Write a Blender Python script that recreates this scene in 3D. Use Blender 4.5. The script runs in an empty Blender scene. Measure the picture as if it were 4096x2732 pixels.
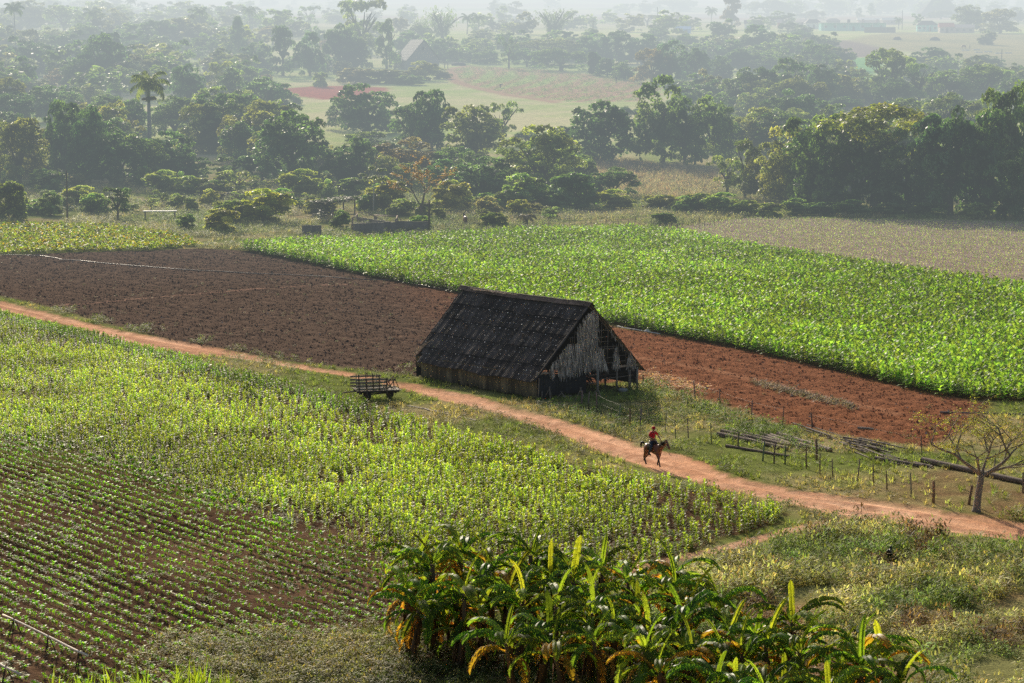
import bpy, math, random
import numpy as np
from mathutils import Vector, Matrix

random.seed(7)
RNG = np.random.default_rng(11)
PI = math.pi
scene = bpy.context.scene
col = scene.collection

# ------------------------------------------------------------------ camera model (photo is 4096 x 2732)
CAMH, FPX, PITCH = 25.5, 10200.0, math.radians(6.73)
CF = np.array([0, math.cos(PITCH), -math.sin(PITCH)])
CU = np.array([0, math.sin(PITCH), math.cos(PITCH)])
CR = np.array([1.0, 0, 0])
CC = np.array([0, 0, CAMH])
SUN_EL, SUN_AZ = math.radians(22.5), math.radians(-15.5)      # azimuth clockwise from +Y

# ------------------------------------------------------------------ noise
def _hash(ix, iy, seed):
    h = (ix.astype(np.int64) * 374761393 + iy.astype(np.int64) * 668265263 + seed * 1442695041) & 0x7fffffff
    h = ((h ^ (h >> 13)) * 1274126177) & 0x7fffffff
    return ((h ^ (h >> 16)) & 0xffff) / 65535.0

def vnoise(x, y, seed=0):
    x = np.asarray(x, float); y = np.asarray(y, float)
    ix = np.floor(x); iy = np.floor(y)
    fx = x - ix; fy = y - iy
    fx = fx * fx * (3 - 2 * fx); fy = fy * fy * (3 - 2 * fy)
    a = _hash(ix, iy, seed); b = _hash(ix + 1, iy, seed)
    c = _hash(ix, iy + 1, seed); d = _hash(ix + 1, iy + 1, seed)
    return (a * (1 - fx) + b * fx) * (1 - fy) + (c * (1 - fx) + d * fx) * fy

def fbm(x, y, octv=3, seed=0):
    s = 0; a = 1.0; t = 0
    for i in range(octv):
        s = s + a * vnoise(np.asarray(x) * 2 ** i + 17.3 * i, np.asarray(y) * 2 ** i - 9.1 * i, seed + i)
        t += a; a *= 0.5
    return s / t

def sstep(a, b, x):
    t = np.clip((np.asarray(x, float) - a) / (b - a), 0, 1)
    return t * t * (3 - 2 * t)

# ------------------------------------------------------------------ terrain
_PD = [-500, 400, 450, 550, 650, 750, 850, 950, 1050, 1300, 2000, 3000, 4000, 6500]
_PZ = [0, 0, 0.9, 5, 9.6, 14, 17.6, 22, 27.5, 33, 46, 74, 112, 250]
_gd = np.arange(-500, 6500, 5.0)
_gz = np.interp(_gd, _PD, _PZ)
_k = np.exp(-(np.arange(-10, 11) / 4.5) ** 2); _k /= _k.sum()
_gz = np.convolve(np.pad(_gz, 10, mode='edge'), _k, mode='valid')

def height(x, y):
    x = np.asarray(x, float); y = np.asarray(y, float)
    z = np.interp(y, _gd, _gz)
    amp = 2.2 * sstep(470, 800, y) + 8 * sstep(1200, 2500, y)
    z = z + amp * (fbm(x / 140, y / 170, 2, 5) - 0.5)
    t = np.clip((91 - y) / 91, 0, 2.2)
    z = z + 23.5 * t ** 1.35
    return z

def ray(u, v):
    d = CF * FPX + CR * (u - 2048) + CU * (1366 - v)
    return d / d[1]

_RY = np.concatenate([np.arange(92, 420, 0.5), 420 * 1.0025 ** np.arange(0, 1050)])
def gp(u, v, dz=0.0):
    """ground point seen at photo pixel (u, v)"""
    d = ray(u, v)
    P = CC[None] + d[None] * _RY[:, None]
    g = P[:, 2] - height(P[:, 0], P[:, 1]) - dz
    i = np.argmax(g <= 0)
    if g[i] > 0:
        i = len(g) - 1
    if i == 0:
        # below the hill foot: use the flat valley plane
        t = (dz - CAMH) / d[2]
        p = CC + d * t
        return np.array([p[0], p[1], float(height(p[0], p[1]))])
    a = g[i - 1] / (g[i - 1] - g[i] + 1e-9)
    y = _RY[i - 1] + a * (_RY[i] - _RY[i - 1])
    p = CC + d * y
    return np.array([p[0], p[1], float(height(p[0], p[1]))])

def gflat(u, v):
    d = ray(u, v); t = -CAMH / d[2]
    p = CC + d * t
    return np.array([p[0], p[1], float(height(p[0], p[1]))])

def px_per_m(p):
    return FPX / float((np.asarray(p) - CC) @ CF)

def project(P):
    q = np.asarray(P, float) - CC
    w = q @ CF
    return 2048 + FPX * (q @ CR) / w, 1366 - FPX * (q @ CU) / w

def crop(x0, y0, s, pts):
    return [(x0 + a / s, y0 + b / s) for a, b in pts]

def wpoly(pts):
    return np.array([gp(u, v)[:2] for u, v in pts])

def sdist(P, poly):
    """signed distance, negative inside; P (N,2), poly (M,2)"""
    N = len(P)
    dmin = np.full(N, 1e18); ins = np.zeros(N, bool)
    M = len(poly)
    for i in range(M):
        a = poly[i]; b = poly[(i + 1) % M]
        e = b - a
        w = P - a
        t = np.clip((w @ e) / (e @ e + 1e-12), 0, 1)
        q = w - t[:, None] * e
        dmin = np.minimum(dmin, (q * q).sum(1))
        c = ((a[1] <= P[:, 1]) & (b[1] > P[:, 1])) | ((b[1] <= P[:, 1]) & (a[1] > P[:, 1]))
        with np.errstate(divide='ignore', invalid='ignore'):
            xi = a[0] + (P[:, 1] - a[1]) * e[0] / (e[1] if e[1] != 0 else 1e-12)
        ins ^= c & (P[:, 0] < xi)
    d = np.sqrt(dmin)
    return np.where(ins, -d, d)

def sdist_bb(P, poly, pad=12.0):
    out = np.full(len(P), 99.0)
    lo = poly.min(0) - pad; hi = poly.max(0) + pad
    m = (P[:, 0] > lo[0]) & (P[:, 0] < hi[0]) & (P[:, 1] > lo[1]) & (P[:, 1] < hi[1])
    if m.any():
        out[m] = sdist(P[m], poly)
    return out

# ------------------------------------------------------------------ zones, outlined in photo pixels
up_l = crop(0, 900, 1.679, [(-900, 330), (0, 510), (200, 560), (400, 610), (600, 660), (800, 705), (1000, 745), (1200, 780), (1400, 815), (1600, 855), (1800, 900), (2000, 935), (2200, 970), (2290, 982)])
up_m = crop(1350, 1000, 1.679, [(100, 828), (400, 882), (550, 905), (700, 938), (850, 968), (1000, 1002), (1150, 1050), (1300, 1090), (1450, 1130), (1600, 1170), (1750, 1220), (1900, 1270), (2050, 1320), (2200, 1360)])
up_r = crop(2700, 1800, 1.6826, [(60, 35), (200, 92), (330, 155), (500, 205), (700, 245), (900, 285), (1100, 308), (1300, 330), (1500, 360), (1700, 385), (1850, 415), (2050, 440), (2349, 500), (3200, 660)])
lo_l = crop(0, 900, 1.679, [(-900, 370), (0, 575), (200, 618), (400, 660), (600, 710), (800, 770), (1000, 820), (1150, 853), (1300, 868), (1500, 884), (1700, 908), (1900, 948), (2100, 980), (2290, 1008)])
lo_m = crop(1350, 1000, 1.679, [(150, 872), (400, 922), (550, 962), (700, 1006), (900, 1052), (1100, 1104), (1250, 1152), (1400, 1202), (1550, 1262), (1700, 1332), (1850, 1388), (1950, 1422), (2100, 1470), (2200, 1510)])
lo_r = crop(2700, 1800, 1.6826, [(30, 178), (200, 232), (500, 302), (700, 342), (900, 387), (1000, 420), (1200, 445), (1400, 472), (1600, 512), (1800, 545), (2000, 572), (2349, 612), (3200, 740)])
ROAD = wpoly(up_l + up_m + up_r + (lo_l + lo_m + lo_r)[::-1])
_pc = crop(2700, 1800, 1.6826, [(1230, 448), (1000, 490), (800, 535), (600, 590), (450, 632), (300, 672), (150, 705), (0, 735), (-250, 790), (-500, 850)])
_pl = wpoly(_pc)
def ribbon(pl, w):
    d = np.gradient(pl, axis=0); d /= np.linalg.norm(d, axis=1)[:, None]
    n = np.stack([-d[:, 1], d[:, 0]], 1)
    return np.concatenate([pl + n * w / 2, (pl - n * w / 2)[::-1]])
PATH = ribbon(_pl, 1.0)
V = lambda pts: [(a * 1.7422, b * 1.7422) for a, b in pts]
PLOUGH = wpoly([(-500, 1050), (0, 1022), (400, 1006), (800, 994), (960, 1000), (1200, 1043), (1500, 1103), (1860, 1168), (2200, 1245), (2480, 1312), (2900, 1378), (3300, 1462),
                (3700, 1562), (3960, 1612), (3900, 1700), (3720, 1790), (3400, 1748), (3100, 1690), (2900, 1622), (2700, 1560), (2560, 1520), (2150, 1560),
                (1700, 1510), (1300, 1462), (1100, 1438), (900, 1398), (700, 1366), (420, 1292), (200, 1228), (0, 1185), (-500, 1060)])
GREEN = wpoly(V([(550, 576), (700, 604), (860, 639), (1000, 664), (1220, 706), (1440, 753), (1700, 803), (1900, 848), (2150, 908), (2240, 920), (2351, 922), (2600, 960), (2700, 760), (2351, 672),
                 (2100, 636), (1900, 605), (1700, 574), (1560, 543), (1440, 533), (1250, 538), (1000, 550), (800, 560), (640, 570)]))
SPARSE = wpoly(V([(1530, 526), (1640, 508), (1720, 500), (2000, 503), (2351, 508), (2700, 515), (2700, 735), (2351, 658), (2100, 624), (1900, 593), (1700, 562), (1600, 544)]))
BEAN = wpoly(V([(-200, 522), (0, 516), (230, 520), (400, 540), (440, 552), (462, 566), (380, 574), (0, 584), (-200, 590)]))
TOBAC = wpoly(V([(-250, 680), (0, 724), (200, 773), (400, 820), (520, 857), (640, 886), (760, 915), (860, 945), (1000, 985), (1180, 1030), (1330, 1075), (1480, 1103), (1640, 1133), (1800, 1178),
                 (1780, 1205), (1650, 1240), (1550, 1285), (1400, 1345), (1250, 1400), (900, 1430), (780, 1455), (660, 1480), (560, 1520), (480, 1548), (420, 1580), (380, 1640), (-300, 1640)]))
SEEDL = wpoly([(-400, 1700), (0, 1800), (350, 1860), (800, 2040), (1150, 2160), (1420, 2310), (1560, 2440), (1560, 2740), (1300, 2900), (-400, 2900)])
REDPATCH = wpoly(crop(0, 0, 1.679, [(1880, 595), (2100, 580), (2351, 575), (2620, 590), (2560, 640), (2351, 665), (2150, 668), (2000, 645)]))
HILLF = wpoly(crop(1350, 0, 1.679, [(770, 470), (900, 445), (1150, 455), (1400, 470), (1700, 500), (1960, 545), (2200, 580), (2150, 640), (2000, 680), (1700, 690), (1450, 675), (1200, 640), (1000, 595), (860, 560), (800, 510)]))
HPATH = ribbon(wpoly(crop(1350, 0, 1.679, [(880, 440), (780, 462), (760, 500), (790, 545), (870, 575), (1000, 605), (1150, 640), (1300, 660), (1480, 690)])), 4.0)
BROWNG = wpoly(crop(1350, 0, 1.679, [(1600, 1070), (1720, 1055), (2000, 1085), (2351, 1130), (2600, 1150), (2560, 1290), (2300, 1340), (2000, 1330), (1700, 1290), (1580, 1180)]))
GRNPLOT = wpoly(crop(2700, 0, 1.684, [(1080, 400), (1300, 385), (1420, 400), (1300, 560), (1110, 560)]))
GREYF = wpoly(crop(2700, 0, 1.684, [(980, 285), (1150, 270), (1300, 300), (1500, 345), (1480, 375), (1250, 385), (1060, 380)]))
STRAWF = wpoly(crop(2700, 0, 1.684, [(1150, 280), (1500, 215), (1900, 225), (2500, 235), (2500, 470), (2100, 460), (1650, 360), (1400, 320)]))
WEEDS = wpoly([(2700, 2300), (2950, 2195), (3200, 2130), (3420, 2085), (3700, 2130), (4096, 2180), (4500, 2250), (4500, 2900), (2600, 2900), (2550, 2450)])
TRAMPLED = wpoly([(3450, 2010), (3650, 1890), (3800, 1880), (4096, 1950), (4300, 2000), (4300, 2160), (4000, 2080), (3700, 2010)])

# ------------------------------------------------------------------ mesh helpers
def lin(r, g, b):
    f = lambda c: (c / 255 / 12.92) if c / 255 <= 0.04045 else ((c / 255 + 0.055) / 1.055) ** 2.4
    return np.array([f(r), f(g), f(b)])

def tag(o, label=None, cat=None, group=None, kind=None):
    if label: o['label'] = label
    if cat: o['category'] = cat
    if group: o['group'] = group
    if kind: o['kind'] = kind
    return o

def empty(name, loc, rz=0.0, sc=None):
    o = bpy.data.objects.new(name, None)
    o.empty_display_size = 0.3
    o.location = loc; o.rotation_euler = (0, 0, rz)
    if sc is not None: o.scale = sc
    col.objects.link(o)
    return o

def link(name, me, parent=None, loc=(0, 0, 0), rot=(0, 0, 0), sc=(1, 1, 1), color=None):
    o = bpy.data.objects.new(name, me)
    o.location = loc; o.rotation_euler = rot; o.scale = sc
    if color is not None: o.color = (*color, 1)
    col.objects.link(o)
    if parent is not None: o.parent = parent
    return o

def np_mesh(name, Vv, Q, C=None, mats=(), matidx=None, smooth=False):
    """all-quad mesh from arrays"""
    me = bpy.data.meshes.new(name)
    Vv = np.ascontiguousarray(Vv, np.float32); Q = np.ascontiguousarray(Q, np.int32)
    n = len(Vv); m = len(Q)
    me.vertices.add(n); me.vertices.foreach_set('co', Vv.ravel())
    me.loops.add(4 * m); me.loops.foreach_set('vertex_index', Q.ravel())
    me.polygons.add(m); me.polygons.foreach_set('loop_start', np.arange(0, 4 * m, 4, dtype=np.int32))
    if matidx is not None:
        me.polygons.foreach_set('material_index', np.asarray(matidx, np.int32))
    me.update(calc_edges=True)
    if C is not None:
        at = me.attributes.new('Col', 'FLOAT_COLOR', 'POINT')
        cc = np.ones((n, 4), np.float32); cc[:, :C.shape[1]] = C
        at.data.foreach_set('color', cc.ravel())
    for mt in mats: me.materials.append(mt)
    me.polygons.foreach_set('use_smooth', np.full(m, smooth))
    return me

class MB:
    """collects tubes and boxes into one mesh"""
    def __init__(s): s.v = []; s.f = []; s.mi = []; s.c = []
    def add(s, vs, fs, mi=0, c=(1, 1, 1)):
        k = len(s.v)
        s.v += [tuple(map(float, p)) for p in vs]; s.f += [tuple(i + k for i in f) for f in fs]; s.mi += [mi] * len(fs)
        s.c += [tuple(c)] * len(vs)
        return s
    def box(s, c, d, rot=None, mi=0, cc=(1, 1, 1), taper=1.0):
        vs = []
        for z in (-1, 1):
            t = taper if z > 0 else 1.0
            for x, y in ((-1, -1), (1, -1), (1, 1), (-1, 1)):
                p = Vector((x * d[0] / 2 * t, y * d[1] / 2 * t, z * d[2] / 2))
                if rot is not None: p = rot @ p
                vs.append(p + Vector(c))
        return s.add(vs, [(3, 2, 1, 0), (4, 5, 6, 7), (0, 1, 5, 4), (1, 2, 6, 5), (2, 3, 7, 6), (3, 0, 4, 7)], mi, cc)
    def bar(s, a, b, w, h=None, mi=0, cc=(1, 1, 1)):
        a = Vector(a); b = Vector(b); d = b - a
        q = d.to_track_quat('Z', 'Y').to_matrix()
        return s.box((a + b) / 2, (w, h or w, d.length), q, mi, cc)
    def tube(s, pts, rad, n=6, mi=0, cc=(1, 1, 1), cap=True, rough=0.0):
        pts = [Vector(p) for p in pts]
        if not hasattr(rad, '__len__'): rad = [rad] * len(pts)
        vs = []; fs = []
        ref = Vector((0.3, 0.2, 1)) if abs((pts[-1] - pts[0]).normalized().z) < 0.8 else Vector((1, 0.2, 0.1))
        for i, p in enumerate(pts):
            d = (pts[min(i + 1, len(pts) - 1)] - pts[max(i - 1, 0)]).normalized()
            a = d.cross(ref).normalized(); b = d.cross(a).normalized()
            for k in range(n):
                t = 2 * PI * k / n
                r = rad[i] * (1 + rough * (random.random() - 0.5))
                vs.append(p + (a * math.cos(t) + b * math.sin(t)) * r)
        for i in range(len(pts) - 1):
            for k in range(n):
                k2 = (k + 1) % n
                fs.append((i * n + k, i * n + k2, (i + 1) * n + k2, (i + 1) * n + k))
        if cap:
            fs.append(tuple(range(n))[::-1]); fs.append(tuple((len(pts) - 1) * n + k for k in range(n)))
        return s.add(vs, fs, mi, cc)
    def ball(s, c, r, n=8, m=6, mi=0, cc=(1, 1, 1), jit=0.0):
        r = r if hasattr(r, '__len__') else (r, r, r)
        vs = []; fs = []
        for i in range(m + 1):
            th = PI * (0.02 + 0.96 * i / m)
            for k in range(n):
                ph = 2 * PI * k / n
                q = 1 + jit * (random.random() - 0.5)
                vs.append((c[0] + r[0] * q * math.sin(th) * math.cos(ph), c[1] + r[1] * q * math.sin(th) * math.sin(ph), c[2] + r[2] * q * math.cos(th)))
        for i in range(m):
            for k in range(n):
                k2 = (k + 1) % n
                fs.append((i * n + k, (i + 1) * n + k, (i + 1) * n + k2, i * n + k2))
        fs.append(tuple(range(n))); fs.append(tuple(m * n + k for k in range(n))[::-1])
        return s.add(vs, fs, mi, cc)
    def mesh(s, name, mats, smooth=False):
        me = bpy.data.meshes.new(name)
        me.from_pydata(s.v, [], s.f)
        me.update()
        at = me.attributes.new('Col', 'FLOAT_COLOR', 'POINT')
        cc = np.ones((len(s.v), 4), np.float32); cc[:, :3] = np.array(s.c, np.float32)
        at.data.foreach_set('color', cc.ravel())
        for m in (mats if isinstance(mats, (list, tuple)) else [mats]): me.materials.append(m)
        me.polygons.foreach_set('material_index', s.mi)
        me.polygons.foreach_set('use_smooth', [smooth] * len(s.f))
        return me
    def build(s, name, mats, parent=None, smooth=False, **k):
        return link(name, s.mesh(name, mats, smooth), parent, **k)

class Cloud:
    """accumulates quad prototypes into one big array mesh"""
    def __init__(s): s.V = []; s.Q = []; s.C = []; s.n = 0
    def add(s, V_, Q_, C_):
        s.V.append(V_); s.Q.append(Q_ + s.n); s.C.append(C_); s.n += len(V_)
    def scatter(s, protos, pos, sc, tint, idx=None, rz=None, tilt=0.0):
        n = len(pos)
        if n == 0: return
        idx = RNG.integers(0, len(protos), n) if idx is None else idx
        rz = RNG.uniform(0, 2 * PI, n) if rz is None else rz
        sc = np.broadcast_to(np.asarray(sc, float).reshape(n, -1), (n, 3))
        for k, (pv, pq, pc) in enumerate(protos):
            m = np.where(idx == k)[0]
            if not len(m): continue
            v = pv[None] * sc[m][:, None, :]
            c, t = np.cos(rz[m])[:, None], np.sin(rz[m])[:, None]
            x = v[..., 0] * c - v[..., 1] * t; y = v[..., 0] * t + v[..., 1] * c; z = v[..., 2]
            if tilt:
                tx = RNG.normal(0, tilt, len(m))[:, None]; ty = RNG.normal(0, tilt, len(m))[:, None]
                x = x + z * tx; y = y + z * ty
            o = np.stack([x, y, z], -1) + pos[m][:, None, :]
            q = pq[None] + (np.arange(len(m)) * len(pv))[:, None, None]
            cc = pc[None] * tint[m][:, None, :]
            s.add(o.reshape(-1, 3), q.reshape(-1, 4), cc.reshape(-1, 3))
    def mesh(s, name, mat):
        return np_mesh(name, np.concatenate(s.V), np.concatenate(s.Q), np.concatenate(s.C), [mat])

# ------------------------------------------------------------------ materials
def new_mat(name):
    m = bpy.data.materials.new(name); m.use_nodes = True
    nt = m.node_tree; nt.nodes.clear()
    return m, nt, nt.nodes, nt.links

def mix_col(N, L, a, b, fac, mode='MIX'):
    n = N.new('ShaderNodeMix'); n.data_type = 'RGBA'; n.blend_type = mode
    if hasattr(fac, 'default_value') or hasattr(fac, 'links'): L.new(fac, n.inputs[0])
    else: n.inputs[0].default_value = fac
    for s, v in ((6, a), (7, b)):
        if hasattr(v, 'links'): L.new(v, n.inputs[s])
        else: n.inputs[s].default_value = (*v, 1)
    return n.outputs[2]

def leaf_mat(name, rough=0.4, transl=0.4, spec=0.5, tcol=(1.25, 1.2, 0.55), hue=0.0):
    m, nt, N, L = new_mat(name)
    at = N.new('ShaderNodeAttribute'); at.attribute_name = 'Col'
    oi = N.new('ShaderNodeObjectInfo')
    c = mix_col(N, L, at.outputs['Color'], oi.outputs['Color'], 1.0, 'MULTIPLY')
    tc = N.new('ShaderNodeTexCoord')
    nz = N.new('ShaderNodeTexNoise'); nz.inputs['Scale'].default_value = 0.35; nz.inputs['Detail'].default_value = 2
    ge = N.new('ShaderNodeNewGeometry')
    L.new(ge.outputs['Position'], nz.inputs['Vector'])
    mr = N.new('ShaderNodeMapRange'); mr.inputs[1].default_value = 0.3; mr.inputs[2].default_value = 0.7; mr.inputs[3].default_value = 0.75; mr.inputs[4].default_value = 1.25
    L.new(nz.outputs['Fac'], mr.inputs[0])
    vm = N.new('ShaderNodeVectorMath'); vm.operation = 'SCALE'
    L.new(c, vm.inputs[0]); L.new(mr.outputs[0], vm.inputs['Scale'])
    c = vm.outputs[0]
    p = N.new('ShaderNodeBsdfPrincipled'); p.inputs['Roughness'].default_value = rough
    p.inputs['Specular IOR Level'].default_value = spec
    L.new(c, p.inputs['Base Color'])
    t = N.new('ShaderNodeBsdfTranslucent')
    tcx = mix_col(N, L, c, tcol, 1.0, 'MULTIPLY'); L.new(tcx, t.inputs['Color'])
    mx = N.new('ShaderNodeMixShader'); mx.inputs[0].default_value = transl
    L.new(p.outputs[0], mx.inputs[1]); L.new(t.outputs[0], mx.inputs[2])
    o = N.new('ShaderNodeOutputMaterial'); L.new(mx.outputs[0], o.inputs['Surface'])
    return m

def mat(name, c, rough=0.8, scale=6.0, var=0.35, bump=0.3, stretch=(1, 1, 1), c2=None, spec=0.3, metal=0.0, attr=True, detail=5, bscale=None):
    """rough natural surface: two-tone noise x vertex colour, with bump"""
    m, nt, N, L = new_mat(name)
    tc = N.new('ShaderNodeTexCoord'); mp = N.new('ShaderNodeMapping'); mp.inputs['Scale'].default_value = stretch
    L.new(tc.outputs['Object'], mp.inputs['Vector'])
    nz = N.new('ShaderNodeTexNoise'); nz.inputs['Scale'].default_value = scale; nz.inputs['Detail'].default_value = detail; nz.inputs['Roughness'].default_value = 0.65
    L.new(mp.outputs[0], nz.inputs['Vector'])
    rp = N.new('ShaderNodeValToRGB')
    c = np.array(c, float); cb = np.array(c2, float) if c2 is not None else c * (1 + var)
    rp.color_ramp.elements[0].position = 0.3; rp.color_ramp.elements[1].position = 0.7
    rp.color_ramp.elements[0].color = (*(c * (1 - var)), 1); rp.color_ramp.elements[1].color = (*cb, 1)
    L.new(nz.outputs['Fac'], rp.inputs[0])
    cc = rp.outputs[0]
    if attr:
        at = N.new('ShaderNodeAttribute'); at.attribute_name = 'Col'
        cc = mix_col(N, L, cc, at.outputs['Color'], 1.0, 'MULTIPLY')
        oi = N.new('ShaderNodeObjectInfo')
        cc = mix_col(N, L, cc, oi.outputs['Color'], 1.0, 'MULTIPLY')
    p = N.new('ShaderNodeBsdfPrincipled'); p.inputs['Roughness'].default_value = rough; p.inputs['Specular IOR Level'].default_value = spec
    p.inputs['Metallic'].default_value = metal
    L.new(cc, p.inputs['Base Color'])
    if bump:
        b = N.new('ShaderNodeBump'); b.inputs['Strength'].default_value = bump; b.inputs['Distance'].default_value = 0.03
        L.new(nz.outputs['Fac'], b.inputs['Height']); L.new(b.outputs[0], p.inputs['Normal'])
    o = N.new('ShaderNodeOutputMaterial'); L.new(p.outputs[0], o.inputs['Surface'])
    return m

def ground_mat():
    m, nt, N, L = new_mat('soil_and_turf')
    at = N.new('ShaderNodeAttribute'); at.attribute_name = 'Col'
    ge = N.new('ShaderNodeNewGeometry')
    facs = []
    for sc, dt in ((0.9, 3), (5.5, 4)):
        nz = N.new('ShaderNodeTexNoise'); nz.inputs['Scale'].default_value = sc; nz.inputs['Detail'].default_value = dt; nz.inputs['Roughness'].default_value = 0.7
        L.new(ge.outputs['Position'], nz.inputs['Vector'])
        mr = N.new('ShaderNodeMapRange'); mr.inputs[1].default_value = 0.28; mr.inputs[2].default_value = 0.72; mr.inputs[3].default_value = 0.78; mr.inputs[4].default_value = 1.22
        L.new(nz.outputs['Fac'], mr.inputs[0]); facs.append((mr.outputs[0], nz))
    mu = N.new('ShaderNodeMath'); mu.operation = 'MULTIPLY'; L.new(facs[0][0], mu.inputs[0]); L.new(facs[1][0], mu.inputs[1])
    vm = N.new('ShaderNodeVectorMath'); vm.operation = 'SCALE'; L.new(at.outputs['Color'], vm.inputs[0]); L.new(mu.outputs[0], vm.inputs['Scale'])
    p = N.new('ShaderNodeBsdfPrincipled'); p.inputs['Roughness'].default_value = 1.0; p.inputs['Specular IOR Level'].default_value = 0.0
    L.new(vm.outputs[0], p.inputs['Base Color'])
    b = N.new('ShaderNodeBump'); b.inputs['Distance'].default_value = 0.12
    L.new(at.outputs['Alpha'], b.inputs['Strength']); L.new(facs[1][1].outputs['Fac'], b.inputs['Height']); L.new(b.outputs[0], p.inputs['Normal'])
    o = N.new('ShaderNodeOutputMaterial'); L.new(p.outputs[0], o.inputs['Surface'])
    return m

M = {}
M['ground'] = ground_mat()
M['leaf'] = leaf_mat('tree_foliage', 0.46, 0.56, 0.7, (1.35, 1.5, 0.75))
M['crop'] = leaf_mat('tobacco_leaf', 0.44, 0.6, 0.09, (1.6, 1.65, 0.5))
M['field'] = leaf_mat('dense_crop_leaf', 0.44, 0.6, 0.07, (1.5, 1.5, 0.6))
M['grass'] = leaf_mat('grass_blades', 0.6, 0.4, 0.12, (1.35, 1.4, 0.8))
M['banana'] = leaf_mat('banana_leaf', 0.45, 0.58, 0.13, (1.9, 1.65, 0.42))
M['bark'] = mat('bark', (0.11, 0.085, 0.065), 0.9, 9, 0.5, 0.8, (1, 1, 0.3))
M['palebark'] = mat('pale_palm_bark', (0.42, 0.40, 0.37), 0.85, 4, 0.2, 0.3)
M['weather'] = mat('weathered_wood', (0.20, 0.165, 0.13), 0.88, 12, 0.45, 0.5, (1, 1, 0.25))
M['log'] = mat('log_wood', (0.20, 0.165, 0.14), 0.9, 7, 0.5, 0.6)
M['logend'] = mat('cut_wood', (0.34, 0.2, 0.11), 0.9, 9, 0.3, 0.2)
M['plank'] = mat('grey_plank', (0.27, 0.23, 0.17), 0.85, 5, 0.35, 0.3, (0.3, 0.3, 3))
M['roof'] = mat('corrugated_cement', (0.058, 0.052, 0.048), 0.85, 2.2, 0.5, 0.2, spec=0.25)
M['wallsheet'] = mat('mossy_sheet_wall', (0.15, 0.125, 0.085), 0.85, 2.5, 0.6, 0.25, (1, 1, 0.35), c2=(0.24, 0.20, 0.12))
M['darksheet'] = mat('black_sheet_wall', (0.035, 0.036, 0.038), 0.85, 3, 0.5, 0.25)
M['thatch'] = mat('dry_thatch', (0.42, 0.385, 0.345), 0.95, 9, 0.4, 0.2)
M['cap'] = mat('pale_dome', (0.85, 0.85, 0.82), 0.5, 3, 0.1, 0.0)
M['ridge'] = mat('ridge_tiles', (0.07, 0.055, 0.05), 0.85, 4, 0.5, 0.3)
M['tyre'] = mat('tyre_rubber', (0.022, 0.022, 0.024), 0.8, 8, 0.3, 0.2)
M['rim'] = mat('rusty_rim', (0.10, 0.05, 0.035), 0.7, 8, 0.4, 0.2)
M['concrete'] = mat('stained_concrete', (0.20, 0.18, 0.16), 0.9, 3, 0.4, 0.3)
M['stone'] = mat('pale_stone', (0.34, 0.33, 0.31), 0.9, 3, 0.3, 0.6)
M['pipe'] = mat('black_pipe', (0.05, 0.055, 0.06), 0.28, 3, 0.2, 0.0, spec=0.6)
M['bleached'] = mat('bleached_pole', (0.70, 0.60, 0.48), 0.75, 6, 0.25, 0.3)
M['hide'] = None
def plain(name, c, rough=0.75, var=0.12, scale=5.0, bump=0.05): 
    return mat(name, c, rough, scale, var, bump)
M['white'] = plain('white_paint', (0.75, 0.75, 0.72))
M['aqua'] = plain('turquoise_paint', (0.30, 0.68, 0.64))
M['redroof'] = plain('red_roof_paint', (0.50, 0.16, 0.14))
M['greyroof'] = plain('grey_roof_sheet', (0.17, 0.16, 0.16))
M['pink'] = plain('pale_pink_wall', (0.55, 0.45, 0.42))
M['blue'] = plain('blue_plastic', (0.12, 0.32, 0.62))
M['dark'] = plain('dark_opening', (0.03, 0.03, 0.035))
M['redwall'] = plain('red_wall', (0.52, 0.14, 0.09))
M['glass'] = mat('window_glass', (0.04, 0.05, 0.06), 0.15, 3, 0.1, 0.0, spec=0.6)
M['thatchdark'] = mat('old_thatch', (0.10, 0.085, 0.075), 0.95, 2, 0.4, 0.4)
M['wire'] = plain('fence_wire', (0.16, 0.14, 0.12), 0.6)
M['dry'] = mat('dry_clods', (1, 1, 1), 1.0, 4.0, 0.2, 0.0, spec=0.0)
# ------------------------------------------------------------------ people and animals (skin-grown bodies; built first while the scene is small)
def skin(name, J, E, root, mt, parent, sub=1, color=None, loc=(0, 0, 0)):
    names = list(J)
    ix = {n: i for i, n in enumerate(names)}
    me = bpy.data.meshes.new(name + '_rig')
    me.from_pydata([J[n][:3] for n in names], [(ix[a], ix[b]) for a, b in E], [])
    o = bpy.data.objects.new(name + '_rig', me); col.objects.link(o)
    o.modifiers.new('Skin', 'SKIN')
    for n in names:
        sv = me.skin_vertices[0].data[ix[n]]
        r = J[n][3]
        sv.radius = (r, J[n][4] if len(J[n]) > 4 else r)
        sv.use_root = (n == root)
    s = o.modifiers.new('Sub', 'SUBSURF'); s.levels = sub; s.render_levels = sub
    dg = bpy.context.evaluated_depsgraph_get()
    ev = o.evaluated_get(dg)
    out = bpy.data.meshes.new_from_object(ev)
    out.name = name
    bpy.data.objects.remove(o); bpy.data.meshes.remove(me)
    out.materials.clear(); out.materials.append(mt)
    at = out.attributes.get('Col') or out.attributes.new('Col', 'FLOAT_COLOR', 'POINT')
    at.data.foreach_set('color', np.ones(4 * len(out.vertices), np.float32))
    out.polygons.foreach_set('use_smooth', [True] * len(out.polygons))
    return link(name, out, parent, loc=loc, color=color)

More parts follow.
